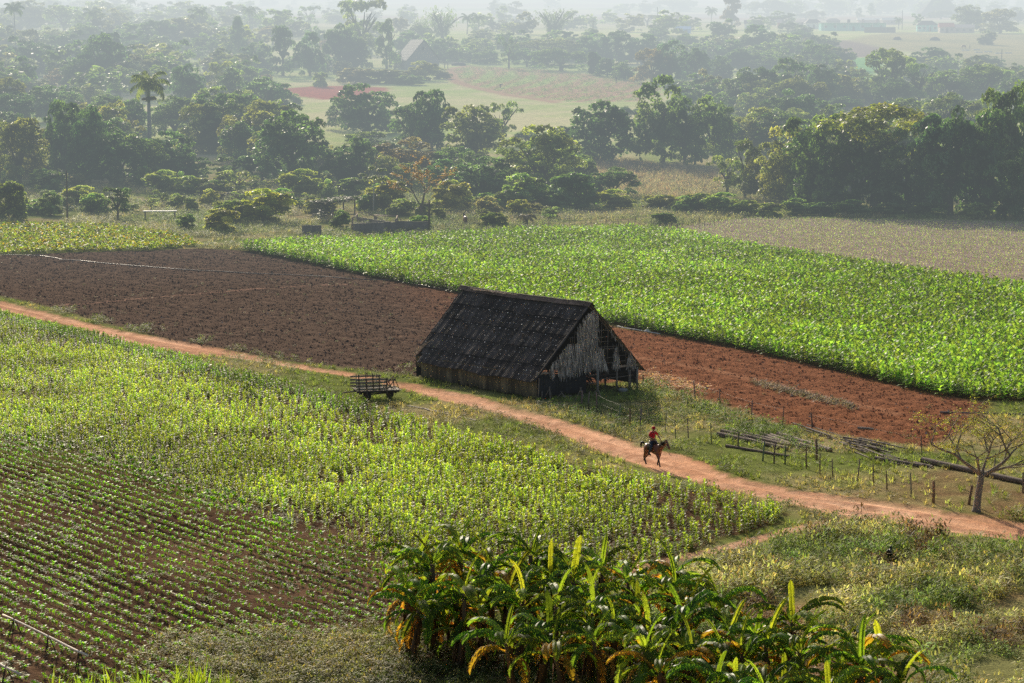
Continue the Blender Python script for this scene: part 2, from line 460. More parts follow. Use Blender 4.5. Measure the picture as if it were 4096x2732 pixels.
def hide_mat(name, c, legs, z0=0.35, z1=0.75, rough=0.45):
    m, nt, N, L = new_mat(name)
    tc = N.new('ShaderNodeTexCoord'); sx = N.new('ShaderNodeSeparateXYZ'); L.new(tc.outputs['Object'], sx.inputs[0])
    nz = N.new('ShaderNodeTexNoise'); nz.inputs['Scale'].default_value = 3; L.new(tc.outputs['Object'], nz.inputs['Vector'])
    ad = N.new('ShaderNodeMath'); ad.operation = 'MULTIPLY_ADD'; ad.inputs[1].default_value = 0.3; L.new(nz.outputs['Fac'], ad.inputs[0]); L.new(sx.outputs['Z'], ad.inputs[2])
    mr = N.new('ShaderNodeMapRange'); mr.inputs[1].default_value = z0 + 0.15; mr.inputs[2].default_value = z1 + 0.15; L.new(ad.outputs[0], mr.inputs[0])
    cc = mix_col(N, L, legs, c, mr.outputs[0])
    p = N.new('ShaderNodeBsdfPrincipled'); p.inputs['Roughness'].default_value = rough; L.new(cc, p.inputs['Base Color'])
    o = N.new('ShaderNodeOutputMaterial'); L.new(p.outputs[0], o.inputs['Surface'])
    return m
M['bay'] = hide_mat('bay_coat', (0.20, 0.066, 0.030), (0.035, 0.018, 0.013))
M['brownhide'] = hide_mat('brown_coat', (0.26, 0.12, 0.06), (0.10, 0.05, 0.03))
M['blackhair'] = plain('black_hair', (0.014, 0.012, 0.012), 0.5)
M['skin'] = plain('brown_skin', (0.32, 0.17, 0.10), 0.6)
M['redshirt'] = plain('red_cotton', (0.55, 0.022, 0.045), 0.85)
M['redcap'] = plain('red_cap_cloth', (0.5, 0.025, 0.04), 0.8)
M['denim'] = plain('dark_denim', (0.035, 0.05, 0.07), 0.8)
M['leather'] = plain('dark_leather', (0.03, 0.022, 0.018), 0.5)
M['rope'] = plain('pale_rope', (0.5, 0.38, 0.24), 0.8)
M['paleshirt'] = plain('pale_shirt_cloth', (0.45, 0.50, 0.56), 0.85)
M['darkshirt'] = plain('dark_shirt_cloth', (0.06, 0.06, 0.07), 0.85)
M['khaki'] = plain('khaki_cloth', (0.30, 0.26, 0.20), 0.85)
M['feather'] = plain('white_feather', (0.82, 0.82, 0.80), 0.7)
M['blackfeather'] = plain('black_feather', (0.012, 0.012, 0.015), 0.45)

def horse(loc, rz, pose, mt, label, tail=True, sc=1.0, group=None):
    t = empty('horse', loc, rz, (sc, sc, sc)); tag(t, label, 'horse', group)
    J = dict(dock=(-.74, 0, 1.24, .09), croup=(-.55, 0, 1.15, .25, .26), loin=(-.22, 0, 1.13, .25, .27), belly=(.08, 0, 1.06, .25, .29), girth=(.32, 0, 1.06, .24, .30), chest=(.56, 0, 1.12, .19, .25))
    E = [('dock', 'croup'), ('croup', 'loin'), ('loin', 'belly'), ('belly', 'girth'), ('girth', 'chest')]
    if pose == 'graze':
        J.update(neck1=(.80, 0, 1.02, .14), neck2=(1.02, 0, .72, .11), poll=(1.12, 0, .50, .095), face=(1.22, 0, .30, .08), nose=(1.28, 0, .12, .055))
    else:
        J.update(neck1=(.76, 0, 1.28, .14, .19), neck2=(.98, 0, 1.44, .105, .14), poll=(1.16, 0, 1.56, .085, .10), face=(1.32, 0, 1.38, .075, .09), nose=(1.46, 0, 1.17, .05, .055))
    E += [('chest', 'neck1'), ('neck1', 'neck2'), ('neck2', 'poll'), ('poll', 'face'), ('face', 'nose')]
    for s, n in ((1, 'a'), (-1, 'b')):
        px, pz = J['poll'][0], J['poll'][2]
        J['ear' + n] = (px - .02, s * .06, pz + .10, .03); J['tip' + n] = (px + .0, s * .085, pz + .20, .012)
        E += [('poll', 'ear' + n), ('ear' + n, 'tip' + n)]
    if pose == 'walk':
        F = {'a': [(.47, .80, .10), (.36, .47, .06), (.24, .16, .042), (.29, .04, .06)], 'b': [(.50, .80, .10), (.66, .46, .06), (.74, .14, .042), (.80, .03, .06)]}
        B = {'a': [(-.55, .78, .15), (-.70, .52, .07), (-.95, .30, .045), (-.92, .16, .06)], 'b': [(-.46, .76, .15), (-.64, .50, .07), (-.50, .15, .045), (-.43, .03, .06)]}
    else:
        F = {'a': [(.47, .80, .10), (.47, .45, .06), (.46, .13, .042), (.50, .03, .06)], 'b': [(.50, .80, .10), (.56, .45, .06), (.56, .13, .042), (.60, .03, .06)]}
        B = {'a': [(-.50, .76, .15), (-.70, .50, .07), (-.66, .14, .045), (-.60, .03, .06)], 'b': [(-.46, .76, .15), (-.62, .50, .07), (-.56, .14, .045), (-.50, .03, .06)]}
    for s, n in ((.14, 'a'), (-.14, 'b')):
        for tb, pre, base in ((F, 'f', 'girth'), (B, 'h', 'croup')):
            prev = base
            for k, (x, z, r) in enumerate(tb[n]):
                nm = f'{pre}{n}{k}'; J[nm] = (x, s * (1.0 if k else 1.1), z, r); E.append((prev, nm)); prev = nm
    skin('body', J, E, 'belly', mt, t, 2)
    if tail:
        if pose == 'walk':
            T = dict(a=(-.78, 0, 1.25, .05), b=(-.93, 0, 1.36, .075), c=(-1.07, .02, 1.30, .085), d=(-1.12, .03, 1.12, .06), e=(-1.1, .04, .95, .02))
        else:
            T = dict(a=(-.78, 0, 1.23, .05), b=(-.88, 0, 1.10, .07), c=(-.90, 0, .85, .075), d=(-.88, 0, .6, .05), e=(-.88, 0, .45, .02))
        skin('tail', T, [('a', 'b'), ('b', 'c'), ('c', 'd'), ('d', 'e')], 'a', M['blackhair'], t, 1)
    if pose != 'graze':
        m = MB()
        for k in range(16):
            q = k / 15
            x = .68 + .46 * q; z = 1.46 + .20 * q
            for s in (-1, 1):
                m.tube([(x, s * .03, z + .03), (x - .03, s * .11, z - .08), (x - .05, s * .13, z - .22)], [.03, .03, .008], 4)
        m.build('mane', M['blackhair'], t)
    return t

def hand(J, E, arm, wrist, d, side, r=0.008):
    """palm and five fingers hung on the wrist joint"""
    w = Vector(wrist); d = Vector(d).normalized()
    sd = d.cross(Vector((0, 0, 1)))
    sd = (sd.normalized() if sd.length > 1e-3 else Vector((1, 0, 0))) * side
    up = sd.cross(d) * side
    pl = w + d * .07
    J[arm + 'palm'] = (*pl, .026); E.append((arm + 'w', arm + 'palm'))
    for k, (o, ln) in enumerate(((-.027, .062), (-.009, .075), (.009, .07), (.027, .055))):
        a = pl + d * .035 + sd * o; b = a + d * ln * .6 - up * .015; c = b + d * ln * .2 - up * .03
        J[f'{arm}f{k}a'] = (*a, r + .001); J[f'{arm}f{k}b'] = (*b, r); J[f'{arm}f{k}c'] = (*c, r * .8)
        E += [(arm + 'palm', f'{arm}f{k}a'), (f'{arm}f{k}a', f'{arm}f{k}b'), (f'{arm}f{k}b', f'{arm}f{k}c')]
    a = w + d * .03 - sd * .04; b = a + d * .04 - sd * .02
    J[arm + 'ta'] = (*a, r + .001); J[arm + 'tb'] = (*b, r); E += [(arm + 'palm', arm + 'ta'), (arm + 'ta', arm + 'tb')]

def person(loc, rz, P, shirt, trousers, cap, label, sc=1.0, detailed=True):
    """P: joint positions; x forward, y to the figure's own left"""
    t = empty('person', loc, rz, (sc, sc, sc)); tag(t, label, 'person')
    J = {}; E = []
    def j(n, p, r, r2=None): J[n] = (*p, r) if r2 is None else (*p, r, r2)
    j('pelvis', P['pelvis'], .14, .11); j('waist', P['waist'], .13, .10); j('chest', P['chest'], .15, .11); j('collar', P['collar'], .09); j('neck', P['neck'], .052); j('skull', P['head'], .09, .10)
    h = Vector(P['head']); f = Vector(P['face']).normalized()
    crown_ = h + Vector((0, 0, .09)); J['top'] = (*crown_, .075, .08)
    jaw = h + f * .045 - Vector((0, 0, .07)); J['jaw'] = (*jaw, .055)
    E += [('pelvis', 'waist'), ('waist', 'chest'), ('chest', 'collar'), ('collar', 'neck'), ('neck', 'skull'), ('skull', 'top'), ('skull', 'jaw')]
    for s in 'lr':
        for k, n, r in ((0, 's', .065), (1, 'e', .042), (2, 'w', .03)): j(s + n, P[s + 'arm'][k], r)
        E += [('collar', s + 's'), (s + 's', s + 'e'), (s + 'e', s + 'w')]
        hand(J, E, s, P[s + 'arm'][2], Vector(P[s + 'arm'][2]) - Vector(P[s + 'arm'][1]), 1 if s == 'l' else -1)
        for k, n, r in ((0, 'hip', .10), (1, 'knee', .065), (2, 'ankle', .045), (3, 'toe', .04)): j(s + n, P[s + 'leg'][k], r)
        E += [('pelvis', s + 'hip'), (s + 'hip', s + 'knee'), (s + 'knee', s + 'ankle'), (s + 'ankle', s + 'toe')]
    b = skin('body', J, E, 'pelvis', M['skin'], t, 1)
    def cloth(nm, ns, grow, mt, root):
        JJ = {n: (*J[n][:3], *[r + grow for r in J[n][3:]]) for n in ns}
        EE = [e for e in E if e[0] in JJ and e[1] in JJ]
        return skin(nm, JJ, EE, root, mt, t, 1)
    # half-way elbow so the sleeve ends above it
    for s in 'lr':
        a = Vector(J[s + 's'][:3]); e = Vector(J[s + 'e'][:3]); m_ = a.lerp(e, .8)
        J[s + 'sl'] = (*m_, .052); E.append((s + 's', s + 'sl'))
    cloth('shirt', ['pelvis', 'waist', 'chest', 'collar', 'ls', 'rs', 'lsl', 'rsl'], .018, shirt, 'chest')
    cloth('trousers', ['pelvis', 'lhip', 'lknee', 'lankle', 'rhip', 'rknee', 'rankle'], .022, trousers, 'pelvis')
    m = MB()
    for s in 'lr':
        a = Vector(J[s + 'ankle'][:3]); b2 = Vector(J[s + 'toe'][:3]); d = (b2 - a)
        m.tube([a + Vector((0, 0, .04)), a - Vector((0, 0, .01)), b2, b2 + d.normalized() * .06], [.055, .06, .052, .03], 8)
    m.build('shoes', M['leather'], t, True)
    # face: eyes, nose, mouth, ears
    sd = f.cross(Vector((0, 0, 1))).normalized()
    m = MB()
    m.tube([h + f * .095 + Vector((0, 0, .02)), h + f * .125 - Vector((0, 0, .02))], [.008, .016], 5)
    for s in (-1, 1): m.ball(h + sd * s * .092 - Vector((0, 0, .005)), (.012, .02, .03), 6, 4)
    m.build('face', M['skin'], t, True)
    m = MB()
    for s in (-1, 1): m.ball(h + f * .10 + sd * s * .035 + Vector((0, 0, .012)), .012, 6, 4)
    m.bar(h + f * .098 - sd * .025 - Vector((0, 0, .055)), h + f * .098 + sd * .025 - Vector((0, 0, .055)), .008)
    m.build('eyes', M['dark'], t, True)
    m = MB(); m.ball(h - f * .015 + Vector((0, 0, .035)), (.108, .108, .10), 10, 8)
    m.build('hair', M['blackhair'], t, True)
    if cap is not None:
        m = MB(); m.ball(h + Vector((0, 0, .075)), (.118, .118, .085), 12, 8)
        br = h + f * .13 + Vector((0, 0, .055))
        m.ball(br, (.075, .075, .014), 10, 5)
        m.build('cap', cap, t, True)
    return t

# rider on the road
hp = gp(2612, 1863)
hrz = math.atan2(-0.77, 0.64)
horse(hp, hrz, 'walk', M['bay'], 'bay horse with black mane and lifted tail walking under a rider on the dirt road')
hroot = [o for o in col.objects if o.name == 'horse'][0]
m = MB()
m.tube([(-.30, 0, 1.42), (-.1, 0, 1.385), (.14, 0, 1.40), (.26, 0, 1.47)], [.10, .17, .16, .05], 10)
for s in (-1, 1):
    m.box((-.02, s * .255, 1.18), (.42, .05, .42), Matrix.Rotation(s * -.12, 3, 'X'))
    m.tube([(.02, s * .30, 1.1), (.04, s * .36, .78)], .014, 5); m.tube([(.04, s * .36, .80), (.04, s * .36, .70), (.10, s * .36, .70)], .02, 5)
m.build('saddle', M['leather'], hroot, True)
m = MB()
for s in (-1, 1):
    m.tube([(1.14, s * .095, 1.62), (1.27, s * .10, 1.42), (1.40, s * .075, 1.27)], .014, 5)
    m.tube([(1.40, s * .075, 1.25), (1.0, s * .20, 1.36), (.55, s * .17, 1.50), (.35, s * .06, 1.62)], .012, 5)
m.tube([(1.36, -.085, 1.33), (1.42, 0, 1.37), (1.36, .085, 1.33)], .014, 5)
m.build('bridle', M['rope'], hroot)
person(hp, hrz, dict(pelvis=(-.05, 0, 1.50), waist=(-.07, 0, 1.68), chest=(-.04, 0, 1.90), collar=(-.01, 0, 2.06), neck=(.01, 0, 2.14), head=(.04, -.01, 2.26), face=(.35, -.94, -.12),
       larm=[(-.02, .21, 2.03), (.0, .42, 1.80), (.16, .44, 1.58)], rarm=[(-.02, -.21, 2.03), (-.04, -.30, 1.76), (.22, -.12, 1.68)],
       lleg=[(-.02, .16, 1.45), (.22, .36, 1.16), (.05, .38, .80), (.18, .38, .74)], rleg=[(-.02, -.16, 1.45), (.22, -.36, 1.16), (.02, -.38, .80), (.15, -.38, .74)]),
       M['redshirt'], M['denim'], M['redcap'], 'rider in red shirt and red cap sitting on the bay horse')
stand = dict(pelvis=(0, 0, .95), waist=(0, 0, 1.12), chest=(.02, 0, 1.33), collar=(.02, 0, 1.46), neck=(.03, 0, 1.52), head=(.05, 0, 1.63), face=(1, 0, -.1),
             larm=[(0, .20, 1.43), (.02, .26, 1.15), (.12, .25, .92)], rarm=[(0, -.20, 1.43), (.05, -.26, 1.15), (.2, -.22, .95)],
             lleg=[(0, .10, .90), (.10, .10, .5), (.02, .10, .09), (.14, .10, .04)], rleg=[(0, -.10, .90), (.0, -.10, .5), (-.15, -.10, .09), (-.03, -.10, .04)])
bend = dict(pelvis=(-.1, 0, .92), waist=(.05, 0, 1.02), chest=(.26, 0, 1.06), collar=(.38, 0, 1.03), neck=(.45, 0, 1.0), head=(.55, 0, .95), face=(.6, 0, -.8),
            larm=[(.36, .19, 1.0), (.42, .22, .72), (.50, .16, .48)], rarm=[(.36, -.19, 1.0), (.42, -.22, .72), (.52, -.14, .50)],
            lleg=[(-.1, .10, .88), (.03, .11, .48), (-.05, .11, .09), (.08, .11, .04)], rleg=[(-.1, -.10, .88), (.0, -.11, .48), (-.12, -.11, .09), (.02, -.11, .04)])
person(gp(2465, 333), 2.2, stand, M['darkshirt'], M['khaki'], None, 'farm worker in dark shirt standing upright in the curved hillside crop field')
person(gp(2001, 352), -.6, bend, M['darkshirt'], M['denim'], None, 'farm worker bending over plants in the curved hillside crop field')
person(gp(3879, 194), 2.9, stand, M['paleshirt'], M['denim'], None, 'person in pale blue shirt walking behind the horse in the far straw field')
horse(gp(3855, 195), 3.5, 'graze', M['bay'], 'dark brown horse grazing head down in the far straw field')
horse(gp(1861, 903), 1.75, 'stand', M['brownhide'], 'reddish brown horse seen from behind in scrub by the stick fence')

def bird(name, loc, rz, mt, sc, label, cat, tall):
    t = empty(name, loc, rz, (sc, sc, sc)); tag(t, label, cat)
    if tall:
        J = dict(tail=(-.20, 0, .22, .02), rump=(-.12, 0, .30, .06), body=(0, 0, .38, .085), breast=(.07, 0, .46, .06), n1=(.08, 0, .56, .03), n2=(.05, 0, .66, .024), head=(.09, 0, .73, .034), bill=(.20, 0, .715, .008))
    else:
        J = dict(tail=(-.26, 0, .36, .05), rump=(-.15, 0, .25, .08), body=(0, 0, .22, .11), breast=(.10, 0, .25, .09), n1=(.14, 0, .34, .045), n2=(.15, 0, .38, .04), head=(.17, 0, .42, .04), bill=(.24, 0, .41, .010))
    E = [('tail', 'rump'), ('rump', 'body'), ('body', 'breast'), ('breast', 'n1'), ('n1', 'n2'), ('n2', 'head'), ('head', 'bill')]
    for s, n in ((.04, 'a'), (-.04, 'b')):
        J['th' + n] = (-.02, s, J['body'][2] - .10, .025); J['ft' + n] = (0, s, .02, .009); J['to' + n] = (.05, s, .008, .008)
        E += [('body', 'th' + n), ('th' + n, 'ft' + n), ('ft' + n, 'to' + n)]
    skin('body', J, E, 'body', mt, t, 1)
    m = MB()
    for s in (-1, 1): m.ball((-.06, s * .075, J['body'][2] + .0), (.15, .03, .07), 8, 6)
    m.build('wings', mt, t, True)
    m = MB(); m.tube([(J['head'][0] + .02, 0, J['head'][2]), (J['bill'][0] + .02, 0, J['bill'][2])], [.012, .003], 5)
    m.build('beak', M['rope'], t)
bird('hen', gp(3558, 2238), 1.2, M['blackfeather'], 1.5, 'black hen standing among the weeds below the road', 'hen', False)

# ------------------------------------------------------------------ ground sheet: one fan-shaped grid, coloured and cut by zone
th = np.concatenate([np.linspace(-0.62, -0.235, 40, endpoint=False), np.arange(-0.235, 0.235, 0.00115), np.linspace(0.235, 0.62, 41)])
dd = [-60.0]
while dd[-1] < 92: dd.append(dd[-1] + 4)
while dd[-1] < 420: dd.append(dd[-1] * 1.0023)
while dd[-1] < 1100: dd.append(dd[-1] * 1.0042)
while dd[-1] < 6000: dd.append(dd[-1] * 1.014)
dd = np.array(dd)
nr, nc = len(dd), len(th)
yy = np.repeat(dd[:, None], nc, 1)
xx = np.tan(th)[None] * np.maximum(dd, 60.0)[:, None]
PX = np.stack([xx.ravel(), yy.ravel()], 1)
n1 = fbm(PX[:, 0] / 1.6, PX[:, 1] / 1.6, 3, 3)
n2 = fbm(PX[:, 0] / 7, PX[:, 1] / 7, 3, 9)
n3 = fbm(PX[:, 0] / 0.45, PX[:, 1] / 0.45, 2, 21)
n4 = fbm(PX[:, 0] / 28, PX[:, 1] / 35, 3, 31)
fine = (PX[:, 1] > 90) & (PX[:, 1] < 425)
Z0 = height(PX[:, 0], PX[:, 1])
C = np.zeros((len(PX), 4), np.float32)
A3 = lambda *c: np.array(c, float)
def lerp(a, b, t): return a * (1 - t[:, None]) + b * t[:, None]
# base turf: green, olive and dry straw patches
g = lerp(A3(.17, .20, .06)[None], A3(.33, .28, .14)[None], sstep(.38, .62, n2))
g = lerp(g, A3(.17, .20, .06)[None], sstep(.5, .75, n1) * .7)
g = lerp(g, A3(.30, .17, .10)[None], sstep(.66, .8, n2 * .6 + n3 * .4) * .6)
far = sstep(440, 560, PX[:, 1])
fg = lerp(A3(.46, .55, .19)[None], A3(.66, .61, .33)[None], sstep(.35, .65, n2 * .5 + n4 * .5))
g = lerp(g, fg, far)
# strip fields on the far plain
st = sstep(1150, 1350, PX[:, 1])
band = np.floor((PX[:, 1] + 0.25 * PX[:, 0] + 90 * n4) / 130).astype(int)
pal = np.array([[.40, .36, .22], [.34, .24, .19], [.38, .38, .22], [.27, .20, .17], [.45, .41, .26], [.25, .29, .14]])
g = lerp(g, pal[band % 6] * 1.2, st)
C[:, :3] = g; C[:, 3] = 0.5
micro = (n1 - .5) * .10 + (n3 - .5) * .05
cls = np.zeros(len(PX), int)
names = ['ground']; labels = [('turf, scrub ground and dry grass covering the valley floor', 'ground')]
Pxy = PX + np.stack([(n3 - .5) * .9, (n1 - .5) * 1.1], 1)
SD = {}
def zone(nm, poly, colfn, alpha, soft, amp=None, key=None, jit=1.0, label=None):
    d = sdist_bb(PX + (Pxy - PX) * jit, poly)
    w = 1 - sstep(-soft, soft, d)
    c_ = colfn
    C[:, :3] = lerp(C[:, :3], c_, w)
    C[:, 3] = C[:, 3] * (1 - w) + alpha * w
    if amp is not None:
        micro[:] = micro * (1 - w) + amp * w
    if nm:
        if nm not in names: names.append(nm); labels.append(label)
        cls[w > .5] = names.index(nm)
    SD[key or nm] = d
one = lambda *c: np.repeat(A3(*c)[None], len(PX), 0)
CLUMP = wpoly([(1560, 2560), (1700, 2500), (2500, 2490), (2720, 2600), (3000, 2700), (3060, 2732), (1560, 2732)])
zone(None, CLUMP, lerp(one(.05, .035, .022), one(.16, .12, .075), sstep(.5, .75, n3)), .8, 1.2, None, 'clump', 2)  # dark soil paints in the shade under the bananas; paler flecks are litter
# ploughed field: dark brown towards the west, red by the barn
tr = sstep(-7, 12, PX[:, 0] + (PX[:, 1] - 185) * .12 + 4 * (n2 - .5))
pc = lerp(one(.128, .089, .066), one(.24, .108, .060), tr)
pc = lerp(pc, one(.26, .11, .055), sstep(.55, .8, n2) * .35 * tr)
pc = lerp(pc, one(.13, .085, .062), sstep(.5, .75, n4 * .5 + n2 * .5) * .5 * (1 - tr))
fur = np.sin((PX[:, 0] * .79 + PX[:, 1] * .61) * 2 * PI / 1.15 + 1.5 * n2)
fur2 = np.sin((PX[:, 0] * .79 + PX[:, 1] * .61) * 2 * PI / 2.1 + 2.5 * n2)
zone('ploughed_field', PLOUGH, pc * (0.75 + .5 * n3 + .13 * fur2 * n1 * 1.6)[:, None], 1.0, .8, (n3 - .5) * .22 + (n1 - .5) * .12 + .04 * fur, label=('ploughed bare soil, dark brown turning rusty red beside the barn', 'ploughed field'))
TRK1 = ribbon(wpoly([(196, 1225), (400, 1210), (596, 1192), (953, 1162), (1191, 1144), (1400, 1138)]), .4)
zone(None, TRK1, one(.33, .20, .145), .5, .2, None, 'trk1', .25)
TRK2 = ribbon(wpoly([(2480, 1420), (2800, 1470), (3200, 1560), (3600, 1660)]), .9)
zone(None, TRK2, one(.33, .165, .095), .5, .5, None, 'trk2', .6)
zone('tobacco_field', GREEN, one(.07, .05, .03), .8, .5, (n1 - .5) * .1, 'green', label=('soil under the dense bright green tobacco field', 'field'))
sp = lerp(one(.31, .225, .195), one(.40, .315, .27), n1)
zone('seedling_field', SPARSE, sp, .8, .7, (n1 - .5) * .1 + .05 * np.sin((PX[:, 0] * .25 + PX[:, 1] * .97) * 2 * PI / 1.1), 'sparse', label=('pinkish soil of the field with pale low rows beyond the green tobacco', 'field'))
zone('bean_field', BEAN, one(.12, .13, .045), .8, .8, (n1 - .5) * .1, 'bean', label=('soil under the yellow green bean field beside the scrub', 'field'))
tb = lerp(one(.105, .065, .043), one(.17, .105, .066), sstep(.35, .7, n2))
rowc = PX[:, 0] * .825 + PX[:, 1] * .565
tb = lerp(tb, one(.12, .13, .05), sstep(.45, .6, n2) * .5 * sstep(128, 150, PX[:, 1]))
zone('crop_field', TOBAC, tb * (0.8 + .4 * n3)[:, None], .9, .6, (n3 - .5) * .1 + .05 * np.sin(rowc * 2 * PI / .95), 'tobac', label=('brown soil of the near tobacco field planted in rows', 'field'))
zone(None, WEEDS, lerp(one(.22, .22, .09), one(.31, .19, .10), sstep(.55, .75, n2)), .6, 1.0, (n1 - .5) * .12, 'weeds')
zone(None, TRAMPLED, lerp(one(.22, .13, .08), one(.26, .24, .10), n1), .9, 1.5, (n1 - .5) * .15, 'tram')
rut = sdist_bb(PX, ROAD)
rc = lerp(one(.61, .335, .20), one(.75, .46, .30), sstep(.3, .7, n2 * .5 + n1 * .5))
rc = lerp(rc, one(.38, .19, .11), sstep(.52, .72, n3 * .4 + n1 * .6) * .65)
strk = fbm((PX[:, 0] * .83 + PX[:, 1] * .55) * 2.0, (PX[:, 0] * .55 - PX[:, 1] * .83) / 7, 3, 88)
rc = rc * (0.62 + .78 * strk)[:, None]
rc = lerp(rc, one(.42, .20, .115), sstep(.15, .5, np.cos(np.clip(rut, -3, 0) * 2 * PI / 1.5)) * .35)
rc = lerp(rc, one(.30, .22, .11), sstep(.62, .75, n2) * sstep(-1.2, -.2, rut) * .6)
zone('dirt_road', ROAD, rc, .45, .35, -.06 + (n1 - .5) * .07 + .05 * np.cos(np.clip(rut, -3, 0) * 2 * PI / 1.5), 'road', 1.2, label=('orange dirt road running past the barn with worn wheel ruts', 'road'))
zone('footpath', PATH, lerp(one(.48, .27, .16), one(.60, .38, .25), n1), .4, .22, (n1 - .5) * .05, 'path', .35, label=('narrow red footpath branching off the dirt road', 'path'))
zone('red_field', REDPATCH, lerp(one(.42, .12, .09), one(.52, .17, .12), n1), .8, 2.0, None, 'redp', 3, label=('small bare red soil field between trees on the far slope', 'field'))
hr = np.sin((PX[:, 0] * .45 + PX[:, 1] * .9) * 2 * PI / 3.0)
zone('hillside_field', HILLF, lerp(one(.58, .36, .25), one(.46, .56, .20), sstep(-.2, .5, hr * .5 + (n1 - .5) * 1.6 + (n4 - .5) * 2)), .8, 2.5, None, 'hill', 3, label=('curved hillside field with thin rows of young plants', 'field'))
zone('hill_track', HPATH, one(.52, .33, .22), .5, 1.2, None, 'hpath', 2, label=('pale earth track curving around the hillside field', 'path'))
zone('dry_meadow', BROWNG, lerp(one(.33, .26, .14), one(.40, .28, .20), sstep(.4, .6, n2)), .9, 2.0, (n1 - .5) * .3, 'browng', 3, label=('slope of tall pinkish brown dry grass between tree groups', 'meadow'))
zone('green_plot', GRNPLOT, lerp(one(.16, .44, .10), one(.24, .52, .14), n1), .6, 2.0, None, 'gplot', 3, label=('bright green crop plot behind the trees below the village', 'field'))
zone('straw_field', STRAWF, lerp(one(.46, .40, .20), one(.36, .34, .17), sstep(.4, .6, n2 * .5 + n4 * .5)), .8, 4.0, None, 'straw', 4, label=('pale yellow stubble field below the village houses', 'field'))
zone('fallow_field', GREYF, lerp(one(.27, .19, .155), one(.33, .24, .19), n2), .8, 3.0, None, 'greyf', 3, label=('grey brown fallow field beside the stubble field', 'field'))
Zg = Z0 + micro * np.where(fine, 1, sstep(1500, 600, PX[:, 1]) * .8 + 0.2)
GV = np.stack([PX[:, 0], PX[:, 1], Zg], 1)
ii = (np.arange(nr - 1)[:, None] * nc + np.arange(nc - 1)[None]).ravel()
GQ = np.stack([ii, ii + 1, ii + nc + 1, ii + nc], 1)
fc = cls[GQ]
fcls = np.where((fc[:, 0] == fc[:, 2]), fc[:, 0], np.maximum(fc[:, 1], fc[:, 3]))
for k, nm in enumerate(names):
    q = GQ[fcls == k]
    if not len(q): continue
    u, inv = np.unique(q, return_inverse=True)
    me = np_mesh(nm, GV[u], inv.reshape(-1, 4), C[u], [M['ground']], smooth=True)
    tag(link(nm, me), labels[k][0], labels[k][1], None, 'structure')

# ------------------------------------------------------------------ valley haze, thickening with distance (a volume; its own glow stands in for scattered sunlight)
def haze_mat(name, k, A):
    m, nt, N, L = new_mat(name)
    ab = N.new('ShaderNodeVolumeAbsorption'); ab.inputs['Color'].default_value = (0, 0, 0, 1); ab.inputs['Density'].default_value = k
    em = N.new('ShaderNodeEmission'); em.inputs['Color'].default_value = (*A, 1); em.inputs['Strength'].default_value = k
    ad = N.new('ShaderNodeAddShader'); L.new(ab.outputs[0], ad.inputs[0]); L.new(em.outputs[0], ad.inputs[1])
    o = N.new('ShaderNodeOutputMaterial'); L.new(ad.outputs[0], o.inputs['Volume'])
    return m
HZ = [(150, 259.9, 45, .00035, (.52, .57, .58)), (260, 519.9, 46, .00100, (.55, .64, .67)), (520, 849.9, 50, .00120, (.79, .87, .89)), (850, 6300, 160, .00100, (.96, 1.0, 1.0))]
hb = MB()
for i, (y0, y1, zt, k, A) in enumerate(HZ):
    hb.box((0, (y0 + y1) / 2, (zt - 30) / 2), (9000, y1 - y0, zt + 30), None, i)
ho = hb.build('haze', [haze_mat(f'valley_haze_{i}', h[3], h[4]) for i, h in enumerate(HZ)])
tag(ho, 'pale morning haze filling the valley and thickening with distance', 'haze', None, 'stuff')

# ------------------------------------------------------------------ light and camera
w = bpy.data.worlds.new('World'); scene.world = w; w.use_nodes = True
nt = w.node_tree; nt.nodes.clear()
sky = nt.nodes.new('ShaderNodeTexSky'); sky.sky_type = 'NISHITA'; sky.sun_disc = False
sky.sun_elevation = SUN_EL; sky.sun_rotation = SUN_AZ
sky.air_density = 0.8; sky.dust_density = 5.0; sky.ozone_density = 0.6
bg = nt.nodes.new('ShaderNodeBackground'); bg.inputs['Strength'].default_value = 0.14
wo = nt.nodes.new('ShaderNodeOutputWorld')
nt.links.new(sky.outputs[0], bg.inputs[0]); nt.links.new(bg.outputs[0], wo.inputs[0])
sl = bpy.data.lights.new('sun', 'SUN'); sl.energy = 5.0; sl.angle = math.radians(0.55); sl.color = (1.0, 0.89, 0.71)
so = bpy.data.objects.new('sun', sl); col.objects.link(so)
sd = Vector((math.sin(SUN_AZ) * math.cos(SUN_EL), math.cos(SUN_AZ) * math.cos(SUN_EL), math.sin(SUN_EL)))
so.rotation_euler = sd.to_track_quat('Z', 'Y').to_euler()
cd = bpy.data.cameras.new('camera'); cam = bpy.data.objects.new('camera', cd); col.objects.link(cam)
cd.sensor_width = 36; cd.lens = 36 * FPX / 4096; cd.clip_start = 0.5; cd.clip_end = 20000
cam.location = CC; cam.rotation_euler = (PI / 2 - PITCH, 0, 0)
scene.camera = cam
scene.view_settings.view_transform = 'Standard'; scene.view_settings.look = 'None'; scene.view_settings.exposure = 0
scene.render.engine = 'CYCLES'
cy = scene.cycles
cy.use_denoising = False
cy.max_bounces = 8; cy.diffuse_bounces = 4; cy.glossy_bounces = 2; cy.transmission_bounces = 6; cy.transparent_max_bounces = 12
cy.sample_clamp_indirect = 4; cy.sample_clamp_direct = 12; cy.caustics_reflective = False; cy.caustics_refractive = False
